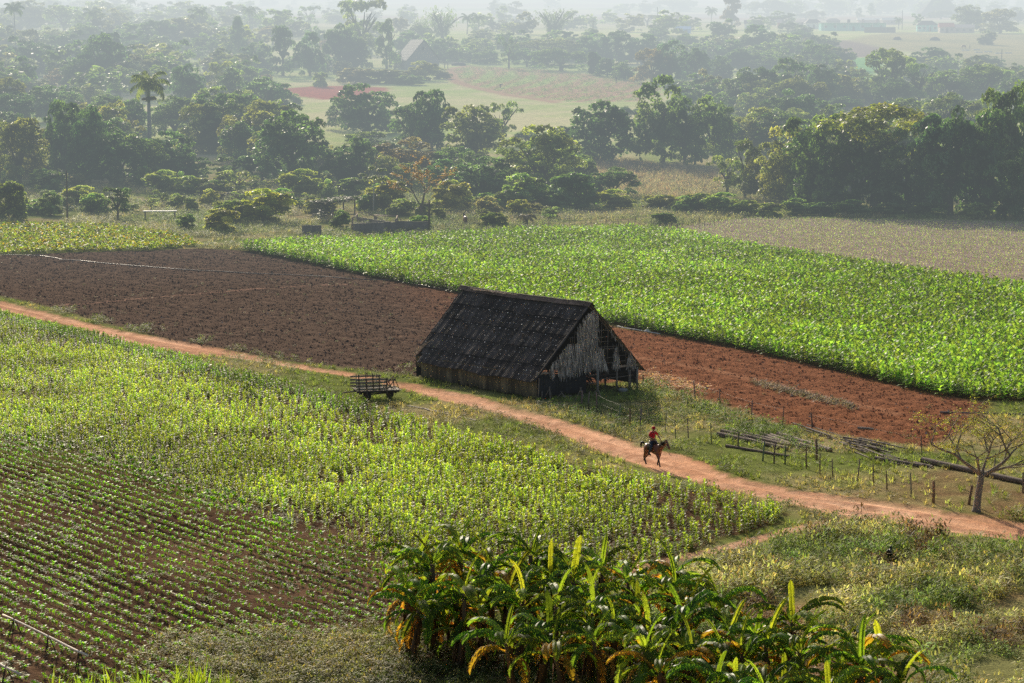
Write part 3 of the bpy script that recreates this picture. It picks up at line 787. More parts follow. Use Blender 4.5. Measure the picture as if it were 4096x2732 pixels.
# ------------------------------------------------------------------ plant prototypes (quad strips)
def strip(base, az, pitch, L, W, droop, n=3, c=(1, 1, 1), tipc=None, prof=None):
    """one leaf: ribbon of n quads, rising at pitch and bending down by droop"""
    vs = []; cs = []
    p = np.array(base, float); ca, sa = math.cos(az), math.sin(az)
    prof = prof or [0.25, 1.0, 0.85, 0.08]
    for i in range(n + 1):
        t = i / n
        w = np.interp(t, np.linspace(0, 1, len(prof)), prof) * W / 2
        s = np.array([-sa, ca, 0]) * w
        vs += [p - s, p + s]
        cc = np.array(c) if tipc is None else np.array(c) * (1 - t) + np.array(tipc) * t
        cs += [cc, cc]
        e = pitch - droop * (t + .5 / n)
        p = p + np.array([ca * math.cos(e), sa * math.cos(e), math.sin(e)]) * L / n
    q = [(2 * i, 2 * i + 1, 2 * i + 3, 2 * i + 2) for i in range(n)]
    return np.array(vs), np.array(q), np.array(cs)

def merge(parts):
    V_, Q_, C_ = [], [], []; k = 0
    for v, q, c in parts:
        V_.append(v); Q_.append(q + k); C_.append(c); k += len(v)
    return np.concatenate(V_), np.concatenate(Q_), np.concatenate(C_)

R = random.uniform
def tobacco_tall(seed):
    """topped tobacco stalk with upright side shoots, height about 1"""
    random.seed(seed); ps = []
    for k in range(3):
        ps.append(strip((0, 0, 0), k * 2.1, PI / 2, .75, .045, .1, 2, (.75, .8, .6), prof=[1, .8, .5]))
    for k in range(15):
        h = .12 + .70 * k / 14
        a = k * 2.4 + R(-.4, .4)
        low = k < 4
        c = (1.5, 1.0, .9) if low and R(0, 1) < .45 else (1, 1, 1)
        c = np.array(c) * R(.75, 1.25)
        L = R(.28, .40) * (1.05 - .35 * k / 14)
        ps.append(strip((0, 0, h), a, R(.1, .6) + .75 * k / 14, L, L * R(.38, .52), R(.4, 1.1), 3, c))
    return merge(ps)

def tobacco_small(seed):
    random.seed(seed); ps = []
    ps.append(strip((0, 0, 0), 0, PI / 2, .55, .05, .1, 2, (.8, .7, .5), prof=[1, .8, .6]))
    for k in range(9):
        a = k * 2.4 + R(-.4, .4); h = R(.25, .6)
        L = R(.3, .5)
        ps.append(strip((0, 0, h), a, R(.45, 1.25), L, L * R(.42, .6), R(.3, 1.0), 3, np.array((1, 1, 1)) * R(.75, 1.25)))
    return merge(ps)

def tobacco_broad(seed):
    """mature broad-leaved tobacco, height about 1"""
    random.seed(seed); ps = []
    for k in range(13):
        h = .15 + .72 * k / 12
        a = k * 2.4 + R(-.5, .5)
        L = R(.42, .6) * (1 - .35 * k / 12)
        c = np.array((1, 1, 1)) * R(.7, 1.25)
        ps.append(strip((0, 0, h), a, R(.35, .85) + .5 * k / 12, L, L * R(.42, .55), R(.6, 1.4), 3, c))
    return merge(ps)

def bean(seed):
    random.seed(seed); ps = []
    for k in range(16):
        a = R(0, 2 * PI); r = R(0, .45)
        c = np.array((1.7, 1.05, .6) if R(0, 1) < .22 else (1, 1, 1)) * R(.7, 1.3)
        ps.append(strip((r * math.cos(a), r * math.sin(a), R(.15, .6)), R(0, 6.3), R(.2, 1.4), .3, .26, R(.1, .8), 2, c))
    return merge(ps)

def tuft(seed, n=7):
    random.seed(seed); ps = []
    for k in range(n):
        a = R(0, 2 * PI); r = R(0, .25)
        c = np.array((1.3, 1.15, 1.15) if R(0, 1) < .4 else (1, 1, 1)) * R(.65, 1.35)
        ps.append(strip((r * math.cos(a), r * math.sin(a), 0), R(0, 6.3), R(.75, 1.5), R(.5, 1.1), R(.05, .11), R(.2, 1.0), 2, c, prof=[1, .8, .1]))
    return merge(ps)

def weedclump(seed, n=36):
    random.seed(seed); ps = []
    for k in range(n):
        a = R(0, 2 * PI); r = math.sqrt(R(0, 1)) * .5; z = R(.02, 1.0) * (1 - 1.5 * r * r)
        c = np.array((1.25, 1.05, .95) if R(0, 1) < .16 else (1, 1, 1)) * R(.6, 1.4)
        s = R(.14, .28)
        ps.append(strip((r * math.cos(a), r * math.sin(a), z), R(0, 6.3), R(-.2, 1.3), s, s * R(.3, .6), R(.1, .9), 1, c, prof=[.8, .5]))
    return merge(ps)

def drytuft(seed, n=9):
    random.seed(seed); ps = []
    for k in range(n):
        a = R(0, 2 * PI); r = R(0, .3)
        ps.append(strip((r * math.cos(a), r * math.sin(a), 0), R(0, 6.3), R(.9, 1.5), R(.6, 1.1), R(.05, .09), R(.1, .6), 2, np.array((1, 1, 1)) * R(.6, 1.4), prof=[.7, 1, .2]))
    return merge(ps)

P_TALL = [tobacco_tall(i) for i in range(6)]
P_SMALL = [tobacco_small(20 + i) for i in range(6)]
P_BROAD = [tobacco_broad(40 + i) for i in range(6)]
P_BEAN = [bean(60 + i) for i in range(5)]
P_TUFT = [tuft(80 + i) for i in range(6)]
P_WEED = [weedclump(100 + i) for i in range(6)]
P_DRY = [drytuft(120 + i) for i in range(5)]
random.seed(5)

def inside(P, poly): return sdist(P, poly) < 0
def inview(P, pad=200, zt=1.5):
    u, v = project3(P, 0); u2, v2 = project3(P, zt)
    return (u > -pad) & (u < 4096 + pad) & (v2 < 2732 + pad) & (v > -pad)
def project3(P, z):
    q = np.stack([P[:, 0], P[:, 1], height(P[:, 0], P[:, 1]) + z], 1) - CC
    w = q @ CF
    return 2048 + FPX * (q @ CR) / w, 1366 - FPX * (q @ CU) / w
def with_z(P): return np.stack([P[:, 0], P[:, 1], height(P[:, 0], P[:, 1])], 1)
def rows(poly, ang, ds, dt, jit):
    """row planting: rows along direction ang, ds between rows and dt along a row"""
    d = np.array([math.cos(ang), math.sin(ang)]); n = np.array([-d[1], d[0]])
    s = poly @ n; t = poly @ d
    S, T = np.meshgrid(np.arange(s.min(), s.max(), ds), np.arange(t.min(), t.max(), dt))
    S = S.ravel(); T = T.ravel() + RNG.uniform(0, dt, S.size) * .4
    P = S[:, None] * n + T[:, None] * d + RNG.normal(0, jit, (S.size, 2))
    P = P[inside(P, poly)]
    return P[inview(P)]
def randpts(poly, dens):
    lo, hi = poly.min(0), poly.max(0)
    P = RNG.uniform(0, 1, (int((hi - lo).prod() * dens), 2)) * (hi - lo) + lo
    P = P[inside(P, poly)]
    return P[inview(P)]
def tints(n, base, var=.2, hue=.12):
    t = np.array(base)[None] * RNG.uniform(1 - var, 1 + var, (n, 1))
    t = t * RNG.uniform(1 - hue, 1 + hue, (n, 3))
    return t

ROWA = math.atan2(-0.825, 0.565)
stuffs = []
# near tobacco field: low seedlings in open rows at the corner, tall stripped stalks beyond
P = rows(TOBAC, ROWA, .86, .24, .05)
ds = sdist_bb(P, SEEDL, 40)
h = .34 + .40 * sstep(-1.5, 7, ds)
gap = fbm(P[:, 0] / 5, P[:, 1] / 5, 2, 77)
gap2 = fbm(P[:, 0] / 2, P[:, 1] / 2, 2, 78)
bare = gp(2640, 2020)[:2]; bd = np.linalg.norm((P - bare) / np.array([3.5, 9]), axis=1)
rightend = sstep(13.5, 19.5, P[:, 0] + 0 * P[:, 1])
keep = (RNG.uniform(0, 1, len(P)) < np.clip(1.12 - np.where(ds < 0, .3, .6) * sstep(.52, .68, gap) - .45 * sstep(1.2, .4, bd) - .3 * rightend - .12 * (ds < 0) - .24 * (ds > 2), 0, 1))
extra = RNG.uniform(0, 1, len(P)) < .42 * sstep(1, 8, ds) * (1 - rightend)
PE = P[extra] + RNG.normal(0, .3, (extra.sum(), 2)); dsE = ds[extra]; hE = h[extra]
P, ds, h = P[keep], ds[keep], h[keep]
P = np.concatenate([P, PE]); ds = np.concatenate([ds, dsE]); h = np.concatenate([h, hE])
h = h * RNG.uniform(.7, 1.2, len(P)) * (1 - .35 * sstep(12, 18, P[:, 0]))
n = len(P)
vig = fbm(P[:, 0] / 9, P[:, 1] / 9, 2, 91)
tall = ds + RNG.normal(0, 1.2, n) > 2.0
tint = np.where(tall[:, None], np.array([.285, .36, .09])[None], np.array([.16, .30, .04])[None]) * RNG.uniform(.75, 1.25, (n, 1)) * RNG.uniform(.88, 1.12, (n, 3))
tint = tint * (1.28 - .5 * sstep(.42, .7, vig))[:, None]
edge = sdist_bb(P, TOBAC)
tint = np.where(((edge > -3.0) & (P[:, 1] > 170))[:, None], tint * np.array([.6, .75, .8]), tint)
pos = with_z(P)
w = h * RNG.uniform(.85, 1.1, n) * np.where(tall, 1.0, 1.3)
u, v = project3(P, .2)
vis = (u > 0) & (u < 4096) & (v < 2725)
order = np.argsort(np.where(vis, np.linalg.norm(pos - CC, axis=1) - h * 8, 1e9))
near = order[:300]
rest = np.setdiff1d(np.arange(n), near)
cl = Cloud()
m_ = rest[tall[rest]]; cl.scatter(P_TALL, pos[m_], np.stack([w, w, h], 1)[m_], tint[m_], tilt=.10)
m_ = rest[~tall[rest]]; cl.scatter(P_SMALL, pos[m_], np.stack([w, w, h], 1)[m_], tint[m_], tilt=.08)
me = cl.mesh('tobacco_plants', M['crop'])
tag(link('tobacco_crop', me), 'yellow green stripped tobacco plants filling the near field', 'crop', 'tobacco plants of the near field', 'stuff')
small_me = [np_mesh('tobacco_plant', p[0], p[1], p[2], [M['crop']]) for p in P_SMALL]
tall_me = [np_mesh('tobacco_plant', p[0], p[1], p[2], [M['crop']]) for p in P_TALL]
for i in near:
    o = link('tobacco_plant', random.choice(tall_me if tall[i] else small_me), None, pos[i], (R(-.08, .08), R(-.08, .08), R(0, 6.3)), (w[i], w[i], h[i]), tint[i])
    tag(o, 'small green tobacco seedling in the open rows of brown soil', 'plant', 'tobacco seedlings in the near rows')
# weeds between the rows
Pw = randpts(TOBAC, 2.0)
gw = fbm(Pw[:, 0] / 3, Pw[:, 1] / 3, 3, 55)
dw = sdist_bb(Pw, SEEDL, 40)
Pw_ok = sdist_bb(Pw, PATH) > .15
Pw, gw, dw = Pw[Pw_ok], gw[Pw_ok], dw[Pw_ok]
Pw = Pw[(gw > .50 - .06 * sstep(10, 16, Pw[:, 0])) & ((dw > 1) | (RNG.uniform(0, 1, len(Pw)) < .3))]
cl = Cloud(); s = RNG.uniform(.3, .75, len(Pw))
cl.scatter(P_WEED, with_z(Pw), np.stack([s, s, s * .35], 1), tints(len(Pw), (.12, .17, .05), .35))
tag(link('weeds', cl.mesh('weeds', M['grass'])), 'low green weeds creeping between the rows of the near tobacco field', 'weeds', None, 'stuff')

# dense green tobacco field
P = rows(GREEN, ROWA, .85, .50, .09)
n = len(P); h = RNG.uniform(1.0, 1.4, n) * (.9 + .25 * fbm(P[:, 0] / 12, P[:, 1] / 12, 2, 44))
dark = sstep(-6, -1, sdist_bb(P, GREEN))
t = tints(n, (.225, .36, .08), .30, .13) * (.82 + .36 * sstep(.35, .65, fbm(P[:, 0] / 9, P[:, 1] / 14, 3, 61)))[:, None]
cl = Cloud(); cl.scatter(P_BROAD, with_z(P), np.stack([h * .95, h * .95, h], 1), t, tilt=.08)
tag(link('tobacco_crop', cl.mesh('tobacco_crop', M['field'])), 'dense bright green mature tobacco filling the field behind the barn', 'crop', None, 'stuff')
# pale low rows beyond
P = rows(SPARSE, math.atan2(-.30, .95), .95, .42, .06)
P = P[RNG.uniform(0, 1, len(P)) < .78]
n = len(P); h = RNG.uniform(.28, .42, n)
cl = Cloud(); cl.scatter(P_SMALL, with_z(P), np.stack([h * 1.2, h * 1.2, h], 1), tints(n, (.34, .40, .30), .3))
tag(link('seedling_crop', cl.mesh('seedling_crop', M['crop'])), 'pale grey green seedlings in thin rows beyond the dense tobacco', 'crop', None, 'stuff')
# beans
P = randpts(BEAN, 1.5); n = len(P); s = RNG.uniform(.8, 1.3, n)
cl = Cloud(); cl.scatter(P_BEAN, with_z(P), np.stack([s, s, s * .8], 1), tints(n, (.25, .34, .04), .25))
tag(link('bean_crop', cl.mesh('bean_crop', M['field'])), 'yellow green bean vines with orange leaves covering the far west field', 'crop', None, 'stuff')

# weedy plot below the road
P = randpts(WEEDS, 7.0)
dp = sdist_bb(P, PATH); d2 = fbm(P[:, 0] / 3.2, P[:, 1] / 3.2, 3, 66)
P = P[(dp > .75) & (d2 > .36)]; n = len(P)
d3 = fbm(P[:, 0] / 1.7, P[:, 1] / 1.7, 2, 67); d4 = fbm(P[:, 0] / 4.5, P[:, 1] / 4.5, 3, 68)
s = RNG.uniform(.4, 1.05, n) * (.55 + .8 * d3)
base = np.array([.24, .32, .095])[None] * (1 - sstep(.40, .60, d4))[:, None] + np.array([.46, .45, .20])[None] * sstep(.42, .62, d4)[:, None]
base = np.where((fbm(P[:, 0] / 3, P[:, 1] / 3, 2, 69) > .66)[:, None], np.array([.24, .17, .09])[None], base)
t = base * RNG.uniform(.45, 1.5, (n, 1)) * RNG.uniform(.88, 1.12, (n, 3))
cl = Cloud(); cl.scatter(P_WEED, with_z(P), np.stack([s, s, s * RNG.uniform(.55, 1.25, n)], 1), t)
tag(link('weeds', cl.mesh('weeds', M['grass'])), 'thick mixed weeds in pale green and brown covering the plot below the road', 'weeds', None, 'stuff')

# turf and verges everywhere that is neither field nor road
def turf_points(y0, y1, dens, xpad=1.15):
    n = int((y1 * y1 - y0 * y0) / 2 * .4016 * xpad * dens)
    yv = np.sqrt(RNG.uniform(y0 * y0, y1 * y1, n)); xv = RNG.uniform(-.2008 * xpad, .2008 * xpad, n) * yv
    P = np.stack([xv, yv], 1)
    P = P[inview(P)]
    m = np.ones(len(P), bool)
    for pl, g_ in ((ROAD, .15), (PATH, .12), (PLOUGH, .5), (GREEN, 0), (SPARSE, .3), (TOBAC, .3), (WEEDS, 0), (BEAN, 0)):
        m &= sdist_bb(P, pl) > g_
    return P[m]
P = turf_points(99, 262, 5.0)
d1 = fbm(P[:, 0] / 2.2, P[:, 1] / 2.2, 3, 14); d2 = fbm(P[:, 0] / 7, P[:, 1] / 7, 3, 9); dt = sdist_bb(P, TRAMPLED)
P_, k = P, (d1 > .40) & ((dt > 0) | (RNG.uniform(0, 1, len(P)) < .25)); P = P[k]; d1 = d1[k]; d2 = d2[k]; n = len(P)
s = RNG.uniform(.18, .46, n) * (.5 + 1.0 * d1)
base = np.array([.22, .29, .075])[None] * (1 - sstep(.42, .66, d2))[:, None] + np.array([.37, .34, .16])[None] * sstep(.40, .62, d2)[:, None]
t = base * RNG.uniform(.5, 1.45, (n, 1)) * RNG.uniform(.9, 1.1, (n, 3))
cl = Cloud(); cl.scatter(P_TUFT, with_z(P), np.stack([s * 1.2, s * 1.2, s], 1), t)
# taller weeds on verges and around the barn yard
def blobs(pxs, per, sp, smin, smax, base, protos=P_WEED, hz=.8):
    pts = []
    for (u_, v_) in pxs:
        c_ = gp(u_, v_)[:2]
        pts.append(c_ + RNG.normal(0, 1, (per, 2)) * np.array(sp))
    Pb = np.concatenate(pts); s_ = RNG.uniform(smin, smax, len(Pb))
    Pb_ok = sdist_bb(Pb, ROAD) > .1
    Pb, s_ = Pb[Pb_ok], s_[Pb_ok]
    cl.scatter(protos, with_z(Pb), np.stack([s_, s_, s_ * hz], 1), tints(len(Pb), base, .3))
vg = [(900, 1405), (960, 1425), (1010, 1435), (1060, 1445), (1100, 1455), (780, 1372), (560, 1322), (400, 1288), (250, 1248), (1200, 1470)]
blobs(vg, 26, (.8, 1.6), .4, .8, (.19, .24, .075))
blobs([(1480, 1500), (1560, 1500), (1600, 1520), (1640, 1480)], 10, (1.2, 1.5), .3, .6, (.2, .25, .07))
blobs([(700 + i * 110, 1428 + i * 27) for i in range(14)], 22, (1.1, 1.6), .3, .65, (.17, .17, .07))
blobs([(1900 + i * 70, 1640 + i * 24) for i in range(8)], 16, (.8, 1.2), .35, .7, (.16, .16, .07))
blobs([(2590 + i * 60, 1560 + i * 22) for i in range(10)], 26, (1.2, 2.2), .4, .95, (.15, .22, .055))
blobs([(2300, 1640), (2380, 1650), (2460, 1640), (2540, 1640), (2250, 1660), (2420, 1700), (2520, 1700), (2600, 1680)], 24, (1.6, 2.5), .4, .8, (.09, .15, .045))
blobs([(2420 + i * 85, 1718 + i * 33) for i in range(14)], 26, (1.4, 1.5), .35, .75, (.15, .185, .06))
blobs([(2350 + i * 60, 1690 + i * 26) for i in range(6)], 22, (1.4, 1.5), .35, .7, (.18, .19, .07))
blobs([(3020, 1705), (3100, 1725), (2980, 1740), (3220, 1790), (3300, 1800)], 10, (.8, 1.2), .35, .8, (.17, .27, .06))
blobs([(3600, 1800), (3700, 1830), (3850, 1780), (3950, 1830), (4050, 1800), (3980, 1720), (4080, 1700)], 26, (1.6, 3), .3, .6, (.17, .21, .07))
blobs([(3250, 1950), (3350, 1990), (3450, 2010), (3150, 1930)], 16, (1.5, 1.5), .3, .6, (.15, .17, .06))
blobs([(4080, 2070)], 14, (.5, .8), .5, .9, (.25, .28, .09))
blobs([(760 + i * 95, 2600 + (i % 3) * 45) for i in range(9)], 95, (1.3, 2.2), .35, .8, (.26, .25, .10))
blobs([(1000, 2700), (1200, 2690), (1400, 2650), (1450, 2560), (1350, 2720), (1550, 2700)], 60, (1.2, 1.8), .3, .7, (.21, .21, .085))
blobs([(1560 + i * 60, 2640 + (i % 3) * 40) for i in range(18)], 14, (1.0, 1.8), .25, .6, (.08, .11, .04))
blobs([(1500 + i * 110, 2760) for i in range(10)], 50, (1.2, 2.5), .3, .7, (.07, .10, .035))
# scattered green sprigs on the ploughed soil
Pp = randpts(PLOUGH, .35); gq = fbm(Pp[:, 0] / 6, Pp[:, 1] / 6, 2, 12)
Pp = Pp[(RNG.uniform(0, 1, len(Pp)) < .16 + .3 * (gq > .6)) & ((Pp[:, 0] < 2) | (RNG.uniform(0, 1, len(Pp)) < .3))]; s = RNG.uniform(.12, .38, len(Pp))
cl.scatter(P_WEED, with_z(Pp), np.stack([s, s, s * .5], 1), tints(len(Pp), (.22, .26, .08), .3))
tag(link('grass', cl.mesh('grass', M['grass'])), 'green and straw coloured grass with verge weeds along road and yard', 'grass', None, 'stuff')

# scrub grass between the fields and the tree belt
P = turf_points(262, 440, 1.5); d1 = fbm(P[:, 0] / 6, P[:, 1] / 9, 3, 15); P = P[d1 > .40]; n = len(P)
d2 = fbm(P[:, 0] / 10, P[:, 1] / 14, 2, 16)
s = RNG.uniform(.35, .8, n)
base = np.array([.23, .29, .10])[None] * (1 - sstep(.38, .62, d2))[:, None] + np.array([.36, .36, .19])[None] * sstep(.38, .62, d2)[:, None]
t = base * RNG.uniform(.7, 1.3, (n, 1)) * RNG.uniform(.9, 1.1, (n, 3))
cl = Cloud(); mm = RNG.uniform(0, 1, n) < .55
cl.scatter(P_TUFT, with_z(P[mm]), np.stack([s, s, s], 1)[mm] * 1.3, t[mm])
cl.scatter(P_WEED, with_z(P[~mm]), np.stack([s * 1.9, s * 1.9, s * 1.2], 1)[~mm], t[~mm])
P = randpts(BROWNG, 2.2); n = len(P); s = RNG.uniform(.6, 1.1, n)
cl.scatter(P_DRY, with_z(P), np.stack([s, s, s], 1), tints(n, (.42, .35, .255), .3))
P = randpts(HILLF, .9); n = len(P); s = RNG.uniform(.35, .65, n); gq = fbm(P[:, 0] / 14, P[:, 1] / 20, 2, 19)
q_ = np.sin((P[:, 0] * .45 + P[:, 1] * .9) * 2 * PI / 3.0) > -.1
P, s = P[q_], s[q_]
cl.scatter(P_WEED, with_z(P), np.stack([s * 1.7, s * 1.7, s], 1), tints(len(P), (.24, .33, .09), .25))
tag(link('grass', cl.mesh('grass', M['grass'])), 'rough scrub grass and dry stalks between the fields and the tree belt', 'grass', None, 'stuff')

# long bright cane grass at the near edge
cl = Cloud()
blades = []
for k in range(5):
    random.seed(200 + k)
    ps = [strip((R(-.22, .22), R(-.22, .22), 0), R(0, 6.3), R(1.05, 1.5), R(.7, 1.25), R(.03, .05), R(.2, 1.0), 4, np.array((1, 1, 1)) * R(.8, 1.2), prof=[.7, 1, .9, .6, .1]) for _ in range(16)]
    blades.append(merge(ps))
pc_ = [(v_[0] + R(-60, 60), v_[1]) for v_ in [(300, 2790), (380, 2800), (450, 2775), (520, 2790), (600, 2800), (680, 2770), (740, 2760), (790, 2765), (840, 2755), (880, 2790), (930, 2800), (250, 2810), (990, 2830), (350, 2820), (560, 2820), (780, 2810)]]
pp = np.array([gflat(*q) for q in pc_])
cl.scatter(blades, pp, RNG.uniform(1.05, 1.35, len(pp)), tints(len(pp), (.20, .27, .05), .15))
tag(link('cane_grass', cl.mesh('cane_grass', M['crop'])), 'long bright yellow green cane grass blades at the near field corner', 'grass', None, 'stuff')
# clods, stones and straw bits on the ploughed soil
def clod(seed):
    random.seed(seed); vs = [(R(-.5, -.3), R(-.4, .4), 0), (R(-.3, .3), R(-.6, -.4), 0), (R(.3, .5), R(-.4, .4), 0), (R(-.3, .3), R(.4, .6), 0), (R(-.2, 0), R(-.1, .1), R(.35, .6)), (R(.05, .25), R(-.1, .1), R(.3, .55))]
    return np.array(vs), np.array([(0, 1, 5, 4), (1, 2, 5, 5), (2, 3, 4, 5), (3, 0, 4, 4)][0:3:2] + [(3, 0, 4, 5), (1, 2, 5, 4)][:2]), np.ones((6, 3))
P_CLOD = [clod(140 + i) for i in range(5)]
P = randpts(PLOUGH, 6.5); n = len(P); s = RNG.uniform(.05, .17, n) * (1 + .8 * (RNG.uniform(0, 1, n) < .08))
redd = sstep(-7, 12, P[:, 0] + (P[:, 1] - 185) * .12)[:, None]
t = (np.array([.10, .066, .052]) * (1 - redd) + np.array([.26, .115, .062]) * redd) * RNG.uniform(.6, 1.6, (n, 1))
t = np.where((RNG.uniform(0, 1, n) < .05)[:, None], np.array([.42, .34, .27])[None], t)
cl = Cloud(); cl.scatter(P_CLOD, with_z(P), s, t)
tag(link('soil_clods', cl.mesh('soil_clods', M['dry'])), 'loose clods, pale stones and straw bits on the ploughed soil', 'clods', None, 'stuff')
# straw by the barn, dry brush line on the red soil, litter
cl = Cloud()
def litter(pxs, per, sp, smin, smax, base, flat=.35):
    pts = [gp(*q)[:2] + RNG.normal(0, 1, (per, 2)) * np.array(sp) for q in pxs]
    Pb = np.concatenate(pts); s_ = RNG.uniform(smin, smax, len(Pb))
    cl.scatter(P_DRY, with_z(Pb) + np.array([0, 0, .03]), np.stack([s_ * 1.6, s_ * 1.6, s_ * flat], 1), tints(len(Pb), base, .3))
litter([(2590, 1500), (2630, 1510), (2680, 1525), (2730, 1540), (2780, 1555), (2640, 1540)], 75, (.7, 1.5), .22, .45, (.66, .44, .27))
tag(link('straw', cl.mesh('straw', M['grass'])), 'pale orange straw spread on red soil beside the open barn end', 'straw', None, 'stuff')
cl = Cloud()
litter([(3030 + i * 26, 1534 + i * 6.6) for i in range(15)], 26, (.35, .9), .25, .5, (.26, .20, .165), .6)
tag(link('dry_brush', cl.mesh('dry_brush', M['grass'])), 'line of grey dry cut brush lying across the red ploughed soil', 'dry brush', None, 'stuff')
cl = Cloud()
litter([(3300, 1965), (3380, 1985), (3450, 2000), (3550, 2020), (3640, 1990), (3160, 1900), (3980, 1960), (4040, 1990), (1560, 2520), (1600, 2560), (1620, 2640), (1480, 2640), (1420, 2700), (1650, 2700)], 10, (1.1, 2.0), .08, .22, (.55, .47, .36), .25)
tag(link('leaf_litter', cl.mesh('leaf_litter', M['grass'])), 'pale dry leaf litter scattered by the road edge and banana clump', 'leaf litter', None, 'stuff')
# ------------------------------------------------------------------ trees
def crown_cards(lobes, per, size, seed, up=.25, shape='leaf'):
    """foliage as many small leaf faces spread over clumps; lobes (x,y,z,r) in unit space"""
    g = np.random.default_rng(seed)
    V_, Q_, C_ = [], [], []; k = 0
    for (x, y, z, r) in lobes:
        n = int(per * (r / .18) ** 2)
        d = g.normal(0, 1, (n, 3)); d[:, 2] = np.where(d[:, 2] < -.4, -d[:, 2] * .6, d[:, 2]); d /= np.linalg.norm(d, axis=1)[:, None]
        rad = r * g.uniform(.55, 1.12, n) ** .6
        c = np.array([x, y, z]) + d * rad[:, None] * np.array([1, 1, .85])
        nrm = d * .8 + g.normal(0, .75, (n, 3)) + np.array([0, 0, up]); nrm /= np.linalg.norm(nrm, axis=1)[:, None]
        t = np.cross(nrm, g.normal(0, 1, (n, 3))); t /= np.linalg.norm(t, axis=1)[:, None] + 1e-9
        b = np.cross(nrm, t)
        s = size * g.uniform(.6, 1.35, n)[:, None]
        asp = g.uniform(.45, .8, n)[:, None]
        bend = nrm * s * g.uniform(-.25, .1, n)[:, None]
        P = np.stack([c - t * s * .9 - b * s * asp * .35, c - t * s * .1 + b * s * asp - bend, c + t * s + b * s * .1, c + t * s * .0 - b * s * asp - bend], 1)
        V_.append(P.reshape(-1, 3)); Q_.append(np.arange(4 * n).reshape(-1, 4) + k); k += 4 * n
        tint = g.uniform(.5, 1.55) * g.uniform(.65, 1.4, n)
        hue = 1 + g.uniform(-.12, .22) * np.array([1.0, .3, 0])
        C_.append(np.repeat(tint[:, None] * hue[None], 4, 0))
    return np.concatenate(V_), np.concatenate(Q_), np.concatenate(C_)

def lobes_round(seed, n=64, zlo=.0, squash=1.0, r0=.07, r1=.125, topheavy=0.0):
    """separate leaf clumps over a lumpy dome made of a few big boughs"""
    g = random.Random(seed); L = []
    boughs = [(.0, .0, .52, .40)]
    for k in range(7):
        a = k * .9 + g.uniform(-.3, .3); rr = g.uniform(.16, .27); z = g.uniform(.18, .72)
        boughs.append((rr * math.cos(a), rr * math.sin(a), z, g.uniform(.17, .27)))
    for i, (bx, by, bz, br) in enumerate(boughs):
        m_ = n // 3 if i == 0 else n // 7
        for k in range(m_):
            zz = g.uniform(-.75, 1); a = g.uniform(0, 2 * PI); q = math.sqrt(max(0, 1 - zz * zz)) * g.uniform(.8, 1.08)
            z = bz + zz * br * 1.1 * g.uniform(.85, 1.05)
            if z < zlo + .03 or z > 1.0: continue
            L.append((bx + br * q * math.cos(a), by + br * q * math.sin(a), z, g.uniform(r0, r1)))
    for k in range(n // 5):
        a = g.uniform(0, 2 * PI); rr = g.uniform(.25, .45)
        L.append((rr * math.cos(a), rr * math.sin(a), g.uniform(zlo + .04, .22), g.uniform(r0, r1)))
    return L
def lobes_flat(seed, n=34):
    g = random.Random(seed); L = []
    for k in range(n):
        a = g.uniform(0, 2 * PI); rr = math.sqrt(g.uniform(0, 1)) * .46
        L.append((rr * math.cos(a), rr * math.sin(a), .90 - .9 * rr * rr + g.uniform(-.05, .03), g.uniform(.06, .11)))
    for k in range(16):
        a = g.uniform(0, 2 * PI); rr = math.sqrt(g.uniform(0, 1)) * .4
        L.append((rr * math.cos(a), rr * math.sin(a), g.uniform(.35, .7), g.uniform(.05, .10)))
    return L
def lobes_open(seed, n=22):
    g = random.Random(seed); L = []
    for k in range(n):
        a = g.uniform(0, 2 * PI); z = g.uniform(.3, 1); rr = g.uniform(.1, .46) * math.sqrt(max(.1, 1 - ((z - .6) / .5) ** 2))
        L.append((rr * math.cos(a), rr * math.sin(a), z - .07, g.uniform(.07, .13)))
    return L
def lobes_column(seed, n=22):
    g = random.Random(seed); L = []
    for k in range(n):
        z = k / (n - 1); a = g.uniform(0, 2 * PI); rr = g.uniform(.1, .26) * (1 - .3 * abs(z - .7))
        L.append((rr * math.cos(a), rr * math.sin(a), .1 + .82 * z, g.uniform(.16, .24)))
    return L
def lobes_tall(seed, n=28):
    g = random.Random(seed); L = []
    for k in range(n):
        z = g.uniform(.08, .97); a = g.uniform(0, 2 * PI); rr = g.uniform(.1, .42) * (1.12 - z) ** .5
        L.append((rr * math.cos(a), rr * math.sin(a), z, g.uniform(.09, .15)))
    return L

def bamboo_cards(seed):
    g = random.Random(seed); ps = []
    for k in range(90):
        a = g.uniform(0, 2 * PI); lean = g.uniform(.05, .6); h = g.uniform(.6, 1.0)
        for j in range(16):
            t = .25 + .75 * j / 15
            x = .08 * math.cos(a) + lean * .5 * math.cos(a) * t * t; y = .08 * math.sin(a) + lean * .5 * math.sin(a) * t * t
            z = h * (t - .28 * lean * t ** 3)
            ps.append(strip((x, y, z), g.uniform(0, 6.3), g.uniform(-.9, .5), g.uniform(.05, .10), .022, .6, 1, np.array((1, 1, 1)) * g.uniform(.7, 1.3), prof=[.8, .5]))
    return merge(ps)

